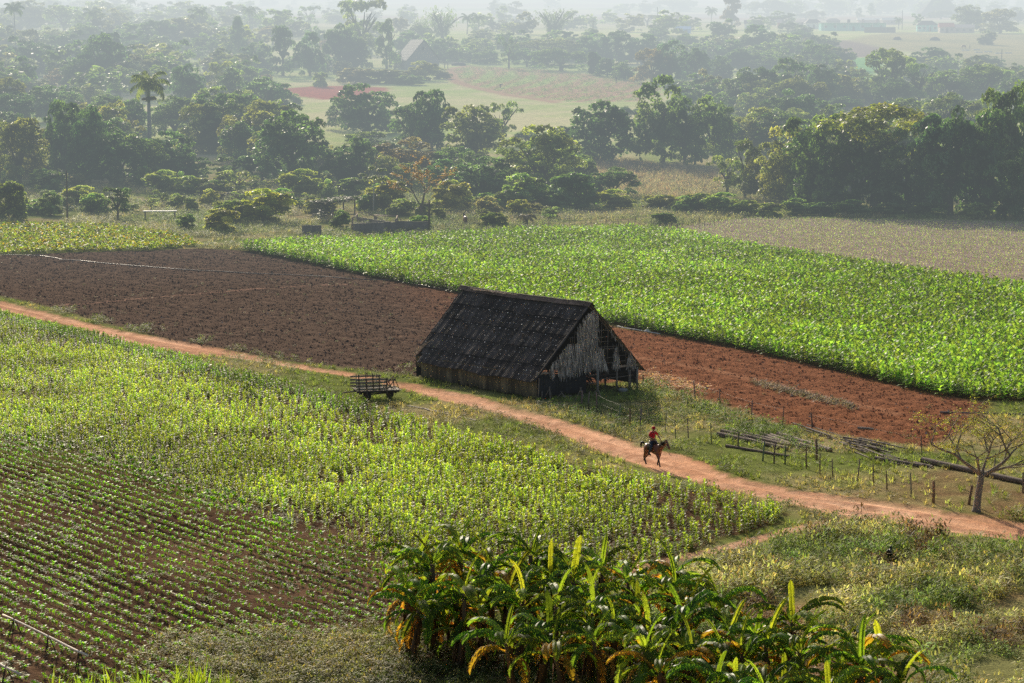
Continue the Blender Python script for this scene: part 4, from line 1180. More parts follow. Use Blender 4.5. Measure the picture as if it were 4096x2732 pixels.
CRN = {}
def crown_me(kind, k):
    key = (kind, k)
    if key in CRN: return CRN[key]
    s = hash(kind) % 1000 if False else sum(map(ord, kind)) * 7 + k * 131
    if kind == 'round': d = crown_cards(lobes_round(s, 60), 230, .029, s)
    elif kind == 'dense': d = crown_cards(lobes_round(s, 84, r0=.06, r1=.115), 220, .029, s)
    elif kind == 'flat': d = crown_cards(lobes_flat(s), 420, .02, s, 1.0)
    elif kind == 'open': d = crown_cards(lobes_open(s), 210, .032, s)
    elif kind == 'column': d = crown_cards(lobes_column(s), 190, .05, s)
    elif kind == 'tall': d = crown_cards(lobes_tall(s), 300, .03, s)
    elif kind == 'bush': d = crown_cards(lobes_round(s, 40, .0, r0=.09, r1=.16), 150, .05, s)
    elif kind == 'feather': d = crown_cards(lobes_round(s, 56, .02, r0=.06, r1=.11), 330, .026, s, .8)
    elif kind == 'bamboo': d = bamboo_cards(s)
    CRN[key] = np_mesh('crown', d[0], d[1], d[2], [M['leaf']])
    return CRN[key]
TRK = {}
def trunk_me(kind, k):
    key = (kind, k)
    if key in TRK: return TRK[key]
    g = random.Random(k * 77 + len(kind)); m = MB()
    fork = .22 if kind not in ('flat', 'open', 'tall') else .38
    m.tube([(0, 0, -.03), (.01, 0, fork * .5), (0, .01, fork)], [.045, .034, .03], 7, rough=.3)
    for j in range(5):
        a = j * 1.26 + g.uniform(-.4, .4); e = g.uniform(.22, .36)
        zt = g.uniform(.6, .85)
        m.tube([(0, .005, fork * .95), (e * .45 * math.cos(a), e * .45 * math.sin(a), fork + (zt - fork) * .5), (e * math.cos(a), e * math.sin(a), zt)], [.024, .015, .006], 5)
        for q in range(2):
            b = a + g.uniform(-.9, .9)
            p0 = (e * .5 * math.cos(a), e * .5 * math.sin(a), fork + (zt - fork) * .55)
            m.tube([p0, (p0[0] + .16 * math.cos(b), p0[1] + .16 * math.sin(b), p0[2] + .16)], [.011, .004], 4)
    TRK[key] = m.mesh('trunk', M['bark'], True)
    return TRK[key]

LAND = [('the tall royal palm', 600, 470), ('the black barn', 2100, 1200), ('the hillside barn', 1640, 215), ('the curved field', 2200, 330),
        ('the dry slope', 2560, 720), ('the turquoise house', 3400, 110), ('the thatched barn', 3780, 30), ('the red soil patch', 1300, 365), ('the yellow flat tree', 3480, 480),
        ('the concrete pens', 1480, 890), ('the bean field', 280, 930), ('the white hut', 225, 280), ('the grey house', 890, 275), ('the green plot', 3420, 275),
        ('the stick fence', 2250, 900), ('the pale bamboo', 1770, 80), ('the far pole', 2372, 110), ('the straw field', 3780, 190), ('the seedling field', 3350, 900), ('the tall pale tree', 1455, 130),
        ('the hazy plain', 1900, 25), ('the twin far palms', 230, 70)]
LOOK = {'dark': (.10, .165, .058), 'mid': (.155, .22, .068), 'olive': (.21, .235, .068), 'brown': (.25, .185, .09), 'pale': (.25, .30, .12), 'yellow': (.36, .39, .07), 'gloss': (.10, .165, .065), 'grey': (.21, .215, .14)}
WORD = {'dark': 'dark green', 'mid': 'mid green', 'olive': 'olive green', 'brown': 'brownish', 'pale': 'pale green', 'yellow': 'yellow green', 'gloss': 'glossy green', 'grey': 'grey green'}
KW = {'round': 'round crowned tree', 'dense': 'dense leafy tree', 'flat': 'flat topped tree', 'open': 'open branched tree', 'column': 'vine wrapped column', 'tall': 'tall narrow tree', 'bush': 'bush', 'feather': 'feathery tree', 'bamboo': 'arching bamboo clump'}
LABELQ = []
def landmark_label(o, look, u, v, cat):
    LABELQ.append((o, look, u, v, cat))
ORD = ['', 'second ', 'third ', 'fourth ', 'fifth ', 'sixth ', 'seventh ', 'eighth ', 'ninth ', 'tenth ', 'eleventh ', 'twelfth ', 'thirteenth ', 'fourteenth ', 'fifteenth ', 'sixteenth ', 'seventeenth ', 'eighteenth ', 'nineteenth ', 'twentieth ']
def finish_labels():
    buckets = {}
    for (o, look, u, v, cat) in LABELQ:
        ds_ = sorted((math.hypot(u - x, (v - y) * 1.6), nm, x, y) for nm, x, y in LAND)
        d0, A, ax, ay = ds_[0]
        best = None
        for d, nm, x, y in ds_[1:9]:
            c = ((u - ax) * (x - ax) + (v - ay) * (y - ay)) / (math.hypot(u - ax, v - ay) * math.hypot(x - ax, y - ay) + 1e-6)
            q = c - d / 4000
            if best is None or q > best[0]: best = (q, nm)
        buckets.setdefault((look, A, best[1]), []).append((d0, o, cat))
    for (look, A, B), lst in buckets.items():
        lst.sort(key=lambda t: t[0])
        for i, (d, o, cat) in enumerate(lst):
            lab = f'{look}, {ORD[min(i, 19)] if i else "first "}from {A} toward {B}'
            lab = lab.replace('the ', '', 0)
            o['label'] = lab; o['category'] = cat
TREES = 0
def tree(u, base, top, wpx, look, kind, group='trees of the valley', name=None, tint=None):
    """tree standing on the ground seen at (u, base); top and width as measured in the photo"""
    global TREES
    p = gp(u, base); s = px_per_m(p)
    H_ = (base - top) / s / .985; W_ = wpx / s
    # the flat side of broad crowns: depth follows the smaller of width and 1.1 x height
    W_ *= 1.0 if kind == 'bush' else 1.15; H_ *= 1.3 if kind == 'bush' else 1.06
    D_ = min(W_, max(H_ * 1.1, W_ * .6))
    k = TREES % 5; TREES += 1
    nm = name or {'bush': 'shrub', 'bamboo': 'bamboo_clump'}.get(kind, 'broadleaf_tree')
    t = empty(nm, p, 0, (W_ / .94, D_ / .94, H_))
    bl = (.7 if look == 'yellow' else 1.2) if kind == 'bush' else 1.0
    c = np.array(LOOK[look]) * bl * random.uniform(.82, 1.18) * np.array([random.uniform(.9, 1.12), 1, random.uniform(.85, 1.15)]) if tint is None else np.array(tint)
    link('crown', crown_me(kind, k if kind in ('round', 'dense') else k % 3), t, rot=(0, 0, random.uniform(0, 6.28) if D_ > W_ * .95 else random.choice((0, PI))), color=c)
    if kind != 'bush':
        link('trunk', trunk_me(kind, k % 3), t)
    else:
        link('stem', trunk_me('bush', k % 3), t, sc=(.5, .5, .8))
    t['group'] = group
    landmark_label(t, f'{WORD[look]} {KW[kind]}', u, (base + top) / 2, 'bush' if kind == 'bush' else 'bamboo' if kind == 'bamboo' else 'tree')
    return t

C1 = lambda x, y: (x / 1.679, y / 1.679)
C2 = lambda x, y: (1350 + x / 1.679, y / 1.679)
C3 = lambda x, y: (2700 + x / 1.684, y / 1.684)
T1 = [(130, 1240, 800, 330, 'olive', 'feather'), (430, 1200, 720, 250, 'dark', 'dense'), (600, 1230, 760, 260, 'dark', 'round'), (800, 1240, 900, 340, 'dark', 'dense'), (1120, 1200, 890, 330, 'dark', 'dense'),
      (1270, 1215, 1040, 230, 'dark', 'dense'), (1640, 1110, 860, 160, 'mid', 'column'), (1560, 1215, 1050, 320, 'gloss', 'open'), (1950, 1225, 780, 440, 'dark', 'dense'), (2280, 1240, 1010, 220, 'dark', 'dense'), (1760, 1215, 1040, 220, 'dark', 'round'),
      (980, 1230, 940, 240, 'mid', 'round'), (230, 1230, 980, 160, 'olive', 'feather'),
      (90, 880, 640, 250, 'dark', 'round'), (370, 820, 580, 340, 'dark', 'dense'), (660, 940, 720, 320, 'mid', 'round'), (880, 950, 690, 230, 'dark', 'dense'), (1170, 930, 670, 290, 'mid', 'round'), (1460, 1000, 650, 300, 'dark', 'round'),
      (1710, 940, 640, 340, 'dark', 'dense'), (1560, 720, 480, 190, 'dark', 'dense'), (1800, 780, 550, 290, 'dark', 'round'), (1260, 750, 460, 210, 'dark', 'round'), (1400, 1020, 800, 200, 'dark', 'round'), (520, 1000, 760, 200, 'mid', 'round'),
      (710, 600, 260, 320, 'dark', 'dense'), (540, 610, 400, 240, 'dark', 'round'), (800, 640, 450, 260, 'pale', 'feather'), (1060, 340, 150, 240, 'dark', 'round'), (1220, 320, 130, 180, 'pale', 'feather'), (1000, 400, 280, 190, 'dark', 'dense'),
      (1600, 430, 150, 155, 'mid', 'tall'), (1740, 490, 290, 170, 'dark', 'dense'), (1900, 510, 215, 210, 'dark', 'tall'), (2080, 510, 245, 190, 'dark', 'round'), (1460, 340, 240, 130, 'dark', 'round'), (1830, 300, 190, 170, 'brown', 'round'),
      (440, 390, 265, 170, 'mid', 'round'), (210, 420, 210, 230, 'grey', 'open'), (30, 340, 195, 120, 'dark', 'dense'), (80, 660, 460, 220, 'brown', 'feather'), (420, 590, 470, 210, 'brown', 'feather'), (600, 720, 570, 210, 'pale', 'feather'),
      (1380, 630, 490, 200, 'grey', 'feather'), (1430, 420, 320, 200, 'gloss', 'open'), (2200, 380, 270, 110, 'brown', 'feather'), (2270, 480, 200, 180, 'dark', 'round'), (1240, 420, 290, 180, 'pale', 'open'), (700, 780, 640, 160, 'mid', 'round'),
      (1600, 560, 400, 120, 'dark', 'dense'), (880, 330, 260, 130, 'grey', 'feather'), (20, 480, 360, 140, 'grey', 'feather'), (950, 560, 420, 200, 'mid', 'round'), (480, 800, 650, 160, 'brown', 'feather'), (240, 640, 520, 180, 'pale', 'feather'),
      (2080, 200, 50, 140, 'pale', 'open'), (700, 130, 20, 200, 'pale', 'round'), (200, 210, 20, 280, 'grey', 'round'), (430, 220, 40, 260, 'pale', 'feather'), (820, 180, 60, 180, 'pale', 'round'), (1180, 150, 80, 170, 'pale', 'feather'), (980, 220, 130, 180, 'pale', 'feather'),
      (560, 330, 180, 200, 'pale', 'round'), (760, 280, 180, 190, 'pale', 'feather'), (1880, 170, 100, 80, 'grey', 'round'), (2280, 160, 100, 170, 'grey', 'round'), (2000, 240, 150, 150, 'pale', 'round'), (60, 200, 60, 120, 'grey', 'round'), (330, 300, 200, 180, 'pale', 'feather'),
      (1320, 300, 190, 150, 'pale', 'round'), (1560, 270, 170, 150, 'pale', 'feather'), (1120, 260, 180, 160, 'pale', 'round'), (300, 130, 5, 240, 'pale', 'round'), (560, 110, 10, 200, 'pale', 'round')]
T2 = [(200, 900, 570, 370, 'dark', 'dense'), (50, 870, 680, 220, 'mid', 'feather'), (630, 1020, 640, 250, 'dark', 'dense'), (520, 1000, 720, 300, 'gloss', 'round'), (200, 1010, 890, 270, 'mid', 'round'), (440, 1210, 940, 430, 'brown', 'feather'),
      (130, 1230, 950, 250, 'dark', 'dense'), (930, 1100, 740, 350, 'olive', 'dense'), (1110, 980, 690, 240, 'mid', 'open'), (790, 1210, 1000, 280, 'dark', 'round'), (960, 1350, 1060, 380, 'gloss', 'dense'), (1360, 1310, 885, 500, 'olive', 'dense'),
      (1280, 980, 890, 170, 'dark', 'round'), (1510, 990, 860, 220, 'dark', 'round'), (1780, 1085, 710, 380, 'dark', 'dense'), (2180, 1095, 570, 370, 'mid', 'round'), (1950, 830, 720, 150, 'dark', 'round'), (1850, 1330, 1150, 290, 'gloss', 'round'),
      (2330, 1110, 720, 260, 'mid', 'round'), (330, 1110, 960, 200, 'dark', 'dense'), (700, 1290, 1090, 240, 'dark', 'round'),
      (170, 440, 20, 350, 'pale', 'open'), (330, 475, 170, 160, 'mid', 'tall'), (60, 480, 220, 220, 'dark', 'round'), (160, 480, 280, 160, 'mid', 'tall'), (690, 400, 280, 120, 'dark', 'round'), (790, 425, 325, 95, 'mid', 'round'), (385, 465, 350, 85, 'pale', 'feather'),
      (1150, 462, 255, 130, 'mid', 'open'), (1000, 430, 350, 170, 'mid', 'round'), (1400, 430, 265, 420, 'pale', 'flat'), (1500, 475, 330, 320, 'mid', 'round'), (1270, 450, 340, 160, 'dark', 'round'), (1730, 430, 235, 210, 'dark', 'dense'),
      (1890, 430, 220, 170, 'dark', 'round'), (2040, 430, 230, 190, 'dark', 'dense'), (1725, 505, 370, 100, 'dark', 'column'), (1810, 515, 400, 140, 'dark', 'dense'), (1930, 535, 415, 150, 'mid', 'dense'), (2110, 560, 340, 240, 'brown', 'round'), (2240, 560, 300, 220, 'dark', 'round'),
      (420, 235, 120, 100, 'grey', 'round'), (1090, 220, 140, 130, 'grey', 'feather'), (1180, 230, 150, 160, 'pale', 'feather'), (2080, 180, 100, 150, 'grey', 'flat'), (2260, 175, 100, 170, 'grey', 'flat'), (1960, 90, 25, 100, 'grey', 'flat'),
      (2250, 75, 0, 220, 'grey', 'round'), (980, 280, 200, 170, 'pale', 'feather'), (560, 280, 170, 150, 'pale', 'feather'), (2150, 300, 200, 160, 'mid', 'feather'), (2300, 330, 240, 150, 'mid', 'round'), (1560, 310, 250, 150, 'grey', 'round'),
      (1700, 300, 200, 110, 'mid', 'round'), (1150, 330, 270, 200, 'pale', 'bush'), (950, 340, 280, 180, 'pale', 'bush'), (1330, 320, 260, 180, 'mid', 'feather')]
T3 = [(260, 1100, 700, 260, 'mid', 'round'), (350, 1325, 1060, 240, 'olive', 'open'), (470, 1335, 960, 230, 'mid', 'open'), (600, 1345, 1000, 260, 'olive', 'round'), (760, 1375, 900, 360, 'olive', 'dense'), (1000, 1410, 830, 420, 'dark', 'dense'),
      (1340, 1415, 720, 740, 'yellow', 'flat'), (1230, 1425, 930, 440, 'dark', 'dense'), (1560, 1435, 880, 470, 'dark', 'dense'), (1850, 1450, 770, 440, 'dark', 'round'), (2090, 1455, 800, 420, 'dark', 'dense'), (2260, 1450, 640, 360, 'mid', 'round'),
      (2310, 1485, 1030, 270, 'gloss', 'round'), (1880, 1000, 650, 360, 'olive', 'feather'), (2130, 1200, 760, 320, 'olive', 'open'), (1420, 1300, 820, 400, 'mid', 'round'), (900, 1380, 960, 300, 'olive', 'round'),
      (700, 900, 670, 290, 'gloss', 'round'), (890, 890, 680, 330, 'dark', 'dense'), (620, 970, 780, 200, 'dark', 'round'), (1150, 770, 665, 210, 'dark', 'round'), (1560, 750, 660, 140, 'dark', 'round'), (1700, 810, 680, 160, 'dark', 'dense'),
      (570, 890, 750, 180, 'pale', 'feather'), (360, 890, 770, 190, 'mid', 'feather'),
      (240, 710, 470, 170, 'grey', 'open'), (420, 750, 540, 220, 'mid', 'round'), (540, 750, 470, 220, 'dark', 'round'), (740, 750, 430, 290, 'dark', 'round'), (960, 730, 460, 290, 'dark', 'dense'), (1130, 715, 520, 240, 'olive', 'dense'),
      (1280, 700, 590, 170, 'mid', 'round'), (1430, 700, 350, 330, 'olive', 'round'), (1640, 720, 430, 290, 'mid', 'open'), (1720, 490, 335, 250, 'dark', 'dense'), (1850, 700, 500, 270, 'mid', 'round'), (2090, 490, 380, 230, 'dark', 'round'), (2080, 690, 450, 360, 'mid', 'round'),
      (2260, 660, 470, 240, 'mid', 'feather'), (740, 470, 395, 220, 'brown', 'feather'), (960, 500, 300, 200, 'dark', 'round'), (1020, 530, 370, 200, 'dark', 'dense'), (760, 410, 240, 250, 'pale', 'open'), (560, 385, 190, 260, 'dark', 'round'), (460, 390, 250, 170, 'dark', 'round'),
      (310, 310, 150, 160, 'dark', 'round'), (380, 200, 0, 160, 'brown', 'tall'), (130, 550, 340, 190, 'dark', 'dense'), (310, 540, 380, 140, 'dark', 'dense'), (470, 480, 340, 200, 'mid', 'round'), (80, 350, 240, 140, 'dark', 'round'), (240, 400, 290, 110, 'dark', 'round'), (170, 400, 300, 90, 'dark', 'round'),
      (860, 235, 175, 130, 'dark', 'round'), (760, 225, 150, 110, 'dark', 'round'), (850, 290, 215, 160, 'dark', 'round'), (1980, 210, 50, 210, 'grey', 'round'), (2190, 225, 70, 230, 'grey', 'round'), (1320, 110, 30, 70, 'mid', 'tall'), (950, 135, 70, 110, 'grey', 'round'),
      (1240, 125, 60, 60, 'mid', 'tall'), (1640, 190, 95, 90, 'mid', 'open'), (1790, 130, 70, 160, 'grey', 'feather'), (2310, 150, 60, 160, 'grey', 'round'), (620, 120, 0, 220, 'grey', 'round'), (800, 110, -20, 220, 'grey', 'open'), (1060, 110, -10, 200, 'pale', 'round'), (1180, 100, -10, 160, 'grey', 'open'),
      (1430, 90, -10, 240, 'grey', 'round'), (1600, 80, -10, 200, 'grey', 'round'), (720, 180, 80, 180, 'pale', 'feather'), (560, 210, 110, 150, 'pale', 'feather'), (880, 130, 90, 150, 'grey', 'feather'), (100, 210, 110, 150, 'pale', 'feather'), (2100, 300, 235, 120, 'grey', 'bush'), (2300, 560, 440, 100, 'mid', 'round')]
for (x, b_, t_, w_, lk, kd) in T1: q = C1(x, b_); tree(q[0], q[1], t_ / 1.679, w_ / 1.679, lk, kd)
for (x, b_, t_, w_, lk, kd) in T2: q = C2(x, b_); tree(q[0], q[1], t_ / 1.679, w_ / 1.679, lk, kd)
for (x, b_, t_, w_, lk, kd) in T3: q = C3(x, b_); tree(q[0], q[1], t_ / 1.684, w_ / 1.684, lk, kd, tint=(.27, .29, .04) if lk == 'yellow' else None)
# far clumps on the plain and behind the village
g = random.Random(99)
def fill(n, u0, u1, v0, v1, h0, h1, looks, kinds, group):
    for k in range(n):
        u_ = g.uniform(u0, u1); v_ = g.uniform(v0, v1); s_ = px_per_m(gp(u_, v_)); hgt = g.uniform(h0, h1) * s_
        if abs(u_ - 600) < 120 and v_ > 500: continue
        tree(u_, v_, v_ - hgt, hgt * g.uniform(.95, 1.3), g.choice(looks), g.choice(kinds), group)
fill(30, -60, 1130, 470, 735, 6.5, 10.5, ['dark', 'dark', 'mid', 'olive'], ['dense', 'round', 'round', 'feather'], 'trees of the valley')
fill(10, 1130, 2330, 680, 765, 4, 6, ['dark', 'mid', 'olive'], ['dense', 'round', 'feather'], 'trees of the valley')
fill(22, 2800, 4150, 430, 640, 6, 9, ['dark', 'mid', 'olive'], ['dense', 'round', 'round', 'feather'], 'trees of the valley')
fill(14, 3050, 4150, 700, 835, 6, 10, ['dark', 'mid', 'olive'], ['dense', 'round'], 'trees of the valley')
# the woods further off, read as one mass
def woods(regs, name, lab):
    cl = Cloud(); prot = []
    for k in range(6): prot.append(crown_cards(lobes_round(700 + k, 40), 70, .06, 700 + k))
    pos, sc, ti = [], [], []
    for (n, u0, u1, v0, v1, h0, h1, looks) in regs:
        for k in range(n):
            u_ = g.uniform(u0, u1); v_ = g.uniform(v0, v1); p = gp(u_, v_); h = g.uniform(h0, h1); w_ = h * g.uniform(1.0, 1.8)
            pos.append(p); sc.append((w_, w_, h)); ti.append(np.array(LOOK[g.choice(looks)]) * g.uniform(.8, 1.2))
    cl.scatter(prot, np.array(pos), np.array(sc), np.array(ti))
    tag(link(name, cl.mesh(name, M['leaf'])), lab, 'woods', None, 'stuff')
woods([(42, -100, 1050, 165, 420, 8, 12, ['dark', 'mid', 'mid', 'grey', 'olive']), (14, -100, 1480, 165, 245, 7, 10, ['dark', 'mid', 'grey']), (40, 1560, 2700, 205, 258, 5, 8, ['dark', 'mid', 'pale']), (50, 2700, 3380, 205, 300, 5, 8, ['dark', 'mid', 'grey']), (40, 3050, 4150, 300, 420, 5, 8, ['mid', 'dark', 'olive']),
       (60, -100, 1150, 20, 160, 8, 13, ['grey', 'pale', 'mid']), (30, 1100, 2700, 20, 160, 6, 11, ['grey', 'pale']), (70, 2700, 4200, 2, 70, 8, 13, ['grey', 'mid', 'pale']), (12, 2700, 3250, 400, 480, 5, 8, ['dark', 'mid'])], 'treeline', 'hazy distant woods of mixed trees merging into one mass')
for (x, b_, t_, w_) in [(700, 285, 30, 300), (1450, 255, 45, 340), (560, 270, 110, 160)]:
    q = C2(x, b_); tree(q[0], q[1], t_ / 1.679, w_ / 1.679, 'pale', 'bamboo', 'bamboo clumps')
# shrubs of the scrub belt and along the tree feet
SB = [(1, 60, 1480, 1285, 250, 'olive', 'bush'), (1, 250, 1440, 1370, 200, 'mid', 'bush'), (1, 340, 1450, 1330, 160, 'mid', 'bush'), (1, 560, 1390, 1290, 260, 'olive', 'bush'), (1, 640, 1440, 1330, 200, 'mid', 'bush'), (1, 340, 1290, 1190, 200, 'mid', 'bush'),
      (1, 1110, 1300, 1190, 260, 'olive', 'bush'), (1, 960, 1260, 1150, 130, 'mid', 'bush'), (1, 1270, 1310, 1220, 250, 'olive', 'bush'), (1, 1460, 1310, 1230, 230, 'mid', 'bush'), (1, 1600, 1320, 1150, 220, 'pale', 'open'), (1, 1760, 1500, 1340, 380, 'yellow', 'bush'),
      (1, 1560, 1500, 1380, 260, 'olive', 'bush'), (1, 2040, 1330, 1195, 320, 'olive', 'bush'), (1, 1250, 1540, 1460, 120, 'mid', 'bush'), (1, 1480, 1560, 1440, 230, 'olive', 'bush'), (1, 1900, 1380, 1300, 200, 'mid', 'bush'), (1, 2160, 1450, 1360, 220, 'olive', 'bush'), (1, 790, 1480, 1270, 200, 'gloss', 'open'),
      (2, 760, 1420, 1260, 260, 'olive', 'bush'), (2, 100, 1330, 1230, 240, 'mid', 'bush'), (2, 300, 1420, 1260, 300, 'olive', 'bush'), (2, 1000, 1400, 1320, 170, 'mid', 'bush'), (2, 1230, 1410, 1240, 320, 'mid', 'bush'), (2, 1450, 1410, 1310, 260, 'dark', 'bush'), (2, 1600, 1400, 1220, 300, 'dark', 'bush'),
      (2, 1860, 1400, 1310, 260, 'olive', 'bush'), (2, 2180, 1410, 1330, 260, 'olive', 'bush'), (2, 2330, 1430, 1350, 150, 'mid', 'bush'), (2, 1050, 1530, 1450, 200, 'olive', 'bush'), (2, 2200, 1510, 1450, 170, 'mid', 'bush'), (2, 430, 1450, 1370, 190, 'olive', 'bush'), (2, 560, 1550, 1470, 150, 'mid', 'bush'), (2, 20, 1540, 1450, 130, 'mid', 'bush'),
      (2, 120, 560, 480, 260, 'grey', 'bush'), (2, 330, 560, 490, 320, 'olive', 'bush'), (2, 560, 540, 450, 220, 'olive', 'bush'), (2, 480, 570, 520, 200, 'mid', 'bush'), (2, 690, 530, 480, 150, 'grey', 'bush'), (2, 30, 500, 430, 130, 'grey', 'bush'), (2, 2270, 620, 560, 180, 'mid', 'bush'),
      (3, 60, 1420, 1350, 190, 'olive', 'bush'), (3, 170, 1430, 1330, 220, 'olive', 'bush'), (3, 330, 1440, 1340, 260, 'mid', 'bush'), (3, 480, 1450, 1370, 220, 'olive', 'bush'), (3, 640, 1460, 1390, 180, 'olive', 'bush'), (3, 820, 1450, 1370, 200, 'mid', 'bush'), (3, 1000, 1450, 1380, 220, 'dark', 'bush'),
      (3, 1200, 1460, 1380, 260, 'dark', 'bush'), (3, 1450, 1460, 1390, 260, 'dark', 'bush'), (3, 1700, 1465, 1390, 260, 'dark', 'bush'), (3, 2030, 1475, 1400, 220, 'olive', 'bush'), (3, 1165, 1400, 1315, 90, 'yellow', 'bush'), (3, 1110, 590, 530, 160, 'pale', 'bush'), (3, 1240, 600, 545, 120, 'grey', 'bush')]
for (c_, x, b_, t_, w_, lk, kd) in SB:
    f_ = (C1, C2, C3)[c_ - 1]; sc_ = 1.684 if c_ == 3 else 1.679
    q = f_(x, b_); tree(q[0], q[1], t_ / sc_, w_ / sc_, lk, kd, 'scrub bushes')
g = random.Random(31)
for k in range(90):
    u_ = g.uniform(0, 2250); v_ = g.uniform(742, 880) if u_ > 900 else g.uniform(735, 855)
    hgt = g.uniform(22, 60); tree(u_, v_, v_ - hgt, hgt * g.uniform(1.1, 1.9), g.choice(['olive', 'pale', 'olive', 'grey', 'pale', 'mid']), g.choice(['bush', 'bush', 'open', 'feather']), 'scrub bushes')
for k in range(40):
    u_ = g.uniform(0, 1300); v_ = g.uniform(150, 480)
    hgt = g.uniform(24, 50); tree(u_, v_, v_ - hgt, hgt * g.uniform(1.2, 2.2), g.choice(['olive', 'mid', 'grey', 'pale', 'brown']), 'bush', 'bushes among the far trees')

# ------------------------------------------------------------------ palms
def frond_me(seed, kind):
    g = random.Random(seed); ps = []
    n = 22; p = np.array([0., 0, 0]); e = .75 if kind == 'royal' else .6
    drop = 1.75 if kind == 'royal' else 1.5
    for i in range(n):
        t = i / n
        a = e - drop * t ** 1.3
        d = np.array([math.cos(a), 0, math.sin(a)]) / n
        if i > 1:
            L = .34 * (1 - .55 * abs(t - .45)) * g.uniform(.8, 1.1)
            for s in (-1, 1):
                ps.append(strip(p, s * (PI / 2 - .45) , a * .5 - g.uniform(.1, .6), L, .045, 1.0, 2, np.array((1, 1, 1)) * g.uniform(.7, 1.3), prof=[.6, 1, .3]))
        p = p + d
    # rachis
    q = np.array([0., 0, 0]); vs = []; 
    for i in range(n + 1):
        t = i / n; vs += [q + (0, -.012 * (1.2 - t), 0), q + (0, .012 * (1.2 - t), 0)]
        a = e - drop * t ** 1.3; q = q + np.array([math.cos(a), 0, math.sin(a)]) / n
    ps.append((np.array(vs), np.array([(2 * i, 2 * i + 1, 2 * i + 3, 2 * i + 2) for i in range(n)]), np.ones((len(vs), 3)) * 1.4))
    return merge(ps)
FR = {k: [frond_me(300 + i, k) for i in range(3)] for k in ('royal', 'coco')}
FRM = {k: [np_mesh('frond', f[0], f[1], f[2], [M['leaf']]) for f in v] for k, v in FR.items()}
def palm_crown(kind, seed):
    g = random.Random(seed); cl = Cloud(); n = 15
    for i in range(n):
        f = FR[kind][i % 3]; az = i * 2.4; el = -1.0 + 1.9 * (i / n) if kind == 'coco' else -.75 + 1.7 * (i / n)
        rot = np.array(Matrix.Rotation(az, 3, 'Z') @ Matrix.Rotation(-el * .9, 3, 'Y'))
        cl.add(f[0] @ rot.T, f[1], f[2] * g.uniform(.8, 1.2))
    return cl.mesh('crown', M['leaf'])
PCR = {k: palm_crown(k, 5) for k in ('royal', 'coco')}
def palm(u, base, top, kind, cw, lab, color=(.11, .15, .05)):
    p = gp(u, base); s = px_per_m(p); H_ = (base - top) / s; cwm = cw / s
    t = empty('palm_tree', p, R(0, 6.3)); tag(t, lab, 'palm tree', 'far palm trees')
    hh = H_ - cwm * .28
    m = MB(); m.tube([(0, 0, -.2), (.05 * cwm, 0, hh * .5), (0, .02, hh)], [.28, .24, .16], 8); m.build('trunk', M['palebark'], t, True)
    link('crown', PCR[kind], t, (0, 0, hh), sc=(cwm * .52,) * 3, color=color)
PL = [(100, 420, 22, 'royal', 155, 'hazy royal palm with drooping crown standing at the west frame edge'), (625, 280, 48, 'coco', 150, 'hazy coconut palm with spiky star shaped crown above dark round trees'), (880, 130, -15, 'royal', 90, 'hazy palm whose crown touches the top of the picture, west side'),
      (1345, 300, 50, 'royal', 115, 'hazy royal palm, taller of two beside pale trees north of the grey house'), (1672, 240, 45, 'royal', 110, 'hazy royal palm with narrow crown behind the tall narrow tree'), (1530, 210, 95, 'coco', 90, 'small hazy coconut palm between the two royal palms'), (1740, 220, 92, 'coco', 85, 'short hazy coconut palm just east of the narrow royal palm'),
      (1060, 170, 85, 'coco', 75, 'small hazy palm above the domed dark tree'), (1955, 240, 150, 'coco', 90, 'low hazy palm over the row of dark round trees'), (730, 170, 30, 'royal', 90, 'faint palm close behind the spiky coconut palm'), (640, 330, 205, 'coco', 110, 'short palm under the spiky coconut palm')]
for (x, b_, t_, kd, cw, lab) in PL:
    q = C1(x, b_); palm(q[0], q[1], t_ / 1.679, kd, cw / 1.679, lab)
for (x, b_, t_, kd, cw, lab) in [(870, 230, 92, 'coco', 100, 'hazy coconut palm, first of the pair beside the pale bamboo'), (945, 230, 88, 'coco', 110, 'hazy coconut palm, second of the pair beside the pale bamboo'), (2170, 270, 165, 'coco', 110, 'hazy coconut palm near the thin mast on the far plain')]:
    q = C2(x, b_); palm(q[0], q[1], t_ / 1.679, kd, cw / 1.679, lab)
for (x, b_, t_, kd, cw, lab) in [(245, 160, 45, 'coco', 95, 'hazy coconut palm beside the reddish tall tree'), (480, 120, 25, 'coco', 70, 'faint palm behind the small white house'), (1505, 195, 115, 'coco', 70, 'small palm between the turquoise house and the small aqua house')]:
    q = C3(x, b_); palm(q[0], q[1], t_ / 1.684, kd, cw / 1.684, lab)
# the tall royal palm: fronds as parts
p = gp(600, 700); s = px_per_m(p)
zc = (700 - 340) / s                     # base of the crown
t = empty('royal_palm', p, 0); tag(t, 'tall royal palm with white trunk and yellow green crown rising above the tree belt', 'palm tree')
m = MB(); m.tube([(0, 0, -.3), (.04, 0, zc * .3), (.03, 0, zc * .62), (0, 0, zc * .78), (0, 0, zc * .8)], [.42, .36, .36, .30, .26], 12); m.build('trunk', M['palebark'], t, True)
m = MB(); m.tube([(0, 0, zc * .8), (0, 0, zc * .9), (0, 0, zc * 1.0)], [.27, .25, .14], 10); m.build('crownshaft', plain('crownshaft_green', (.12, .17, .06)), t, True)
g = random.Random(8)
fl = 95 / s
for i in range(16):
    el = -.75 + 1.75 * i / 15
    link('frond', FRM['royal'][i % 3], t, (0, 0, zc * .98), (0, -el * .9, i * 2.4), (fl * g.uniform(.9, 1.1),) * 3, (.17, .20, .05))
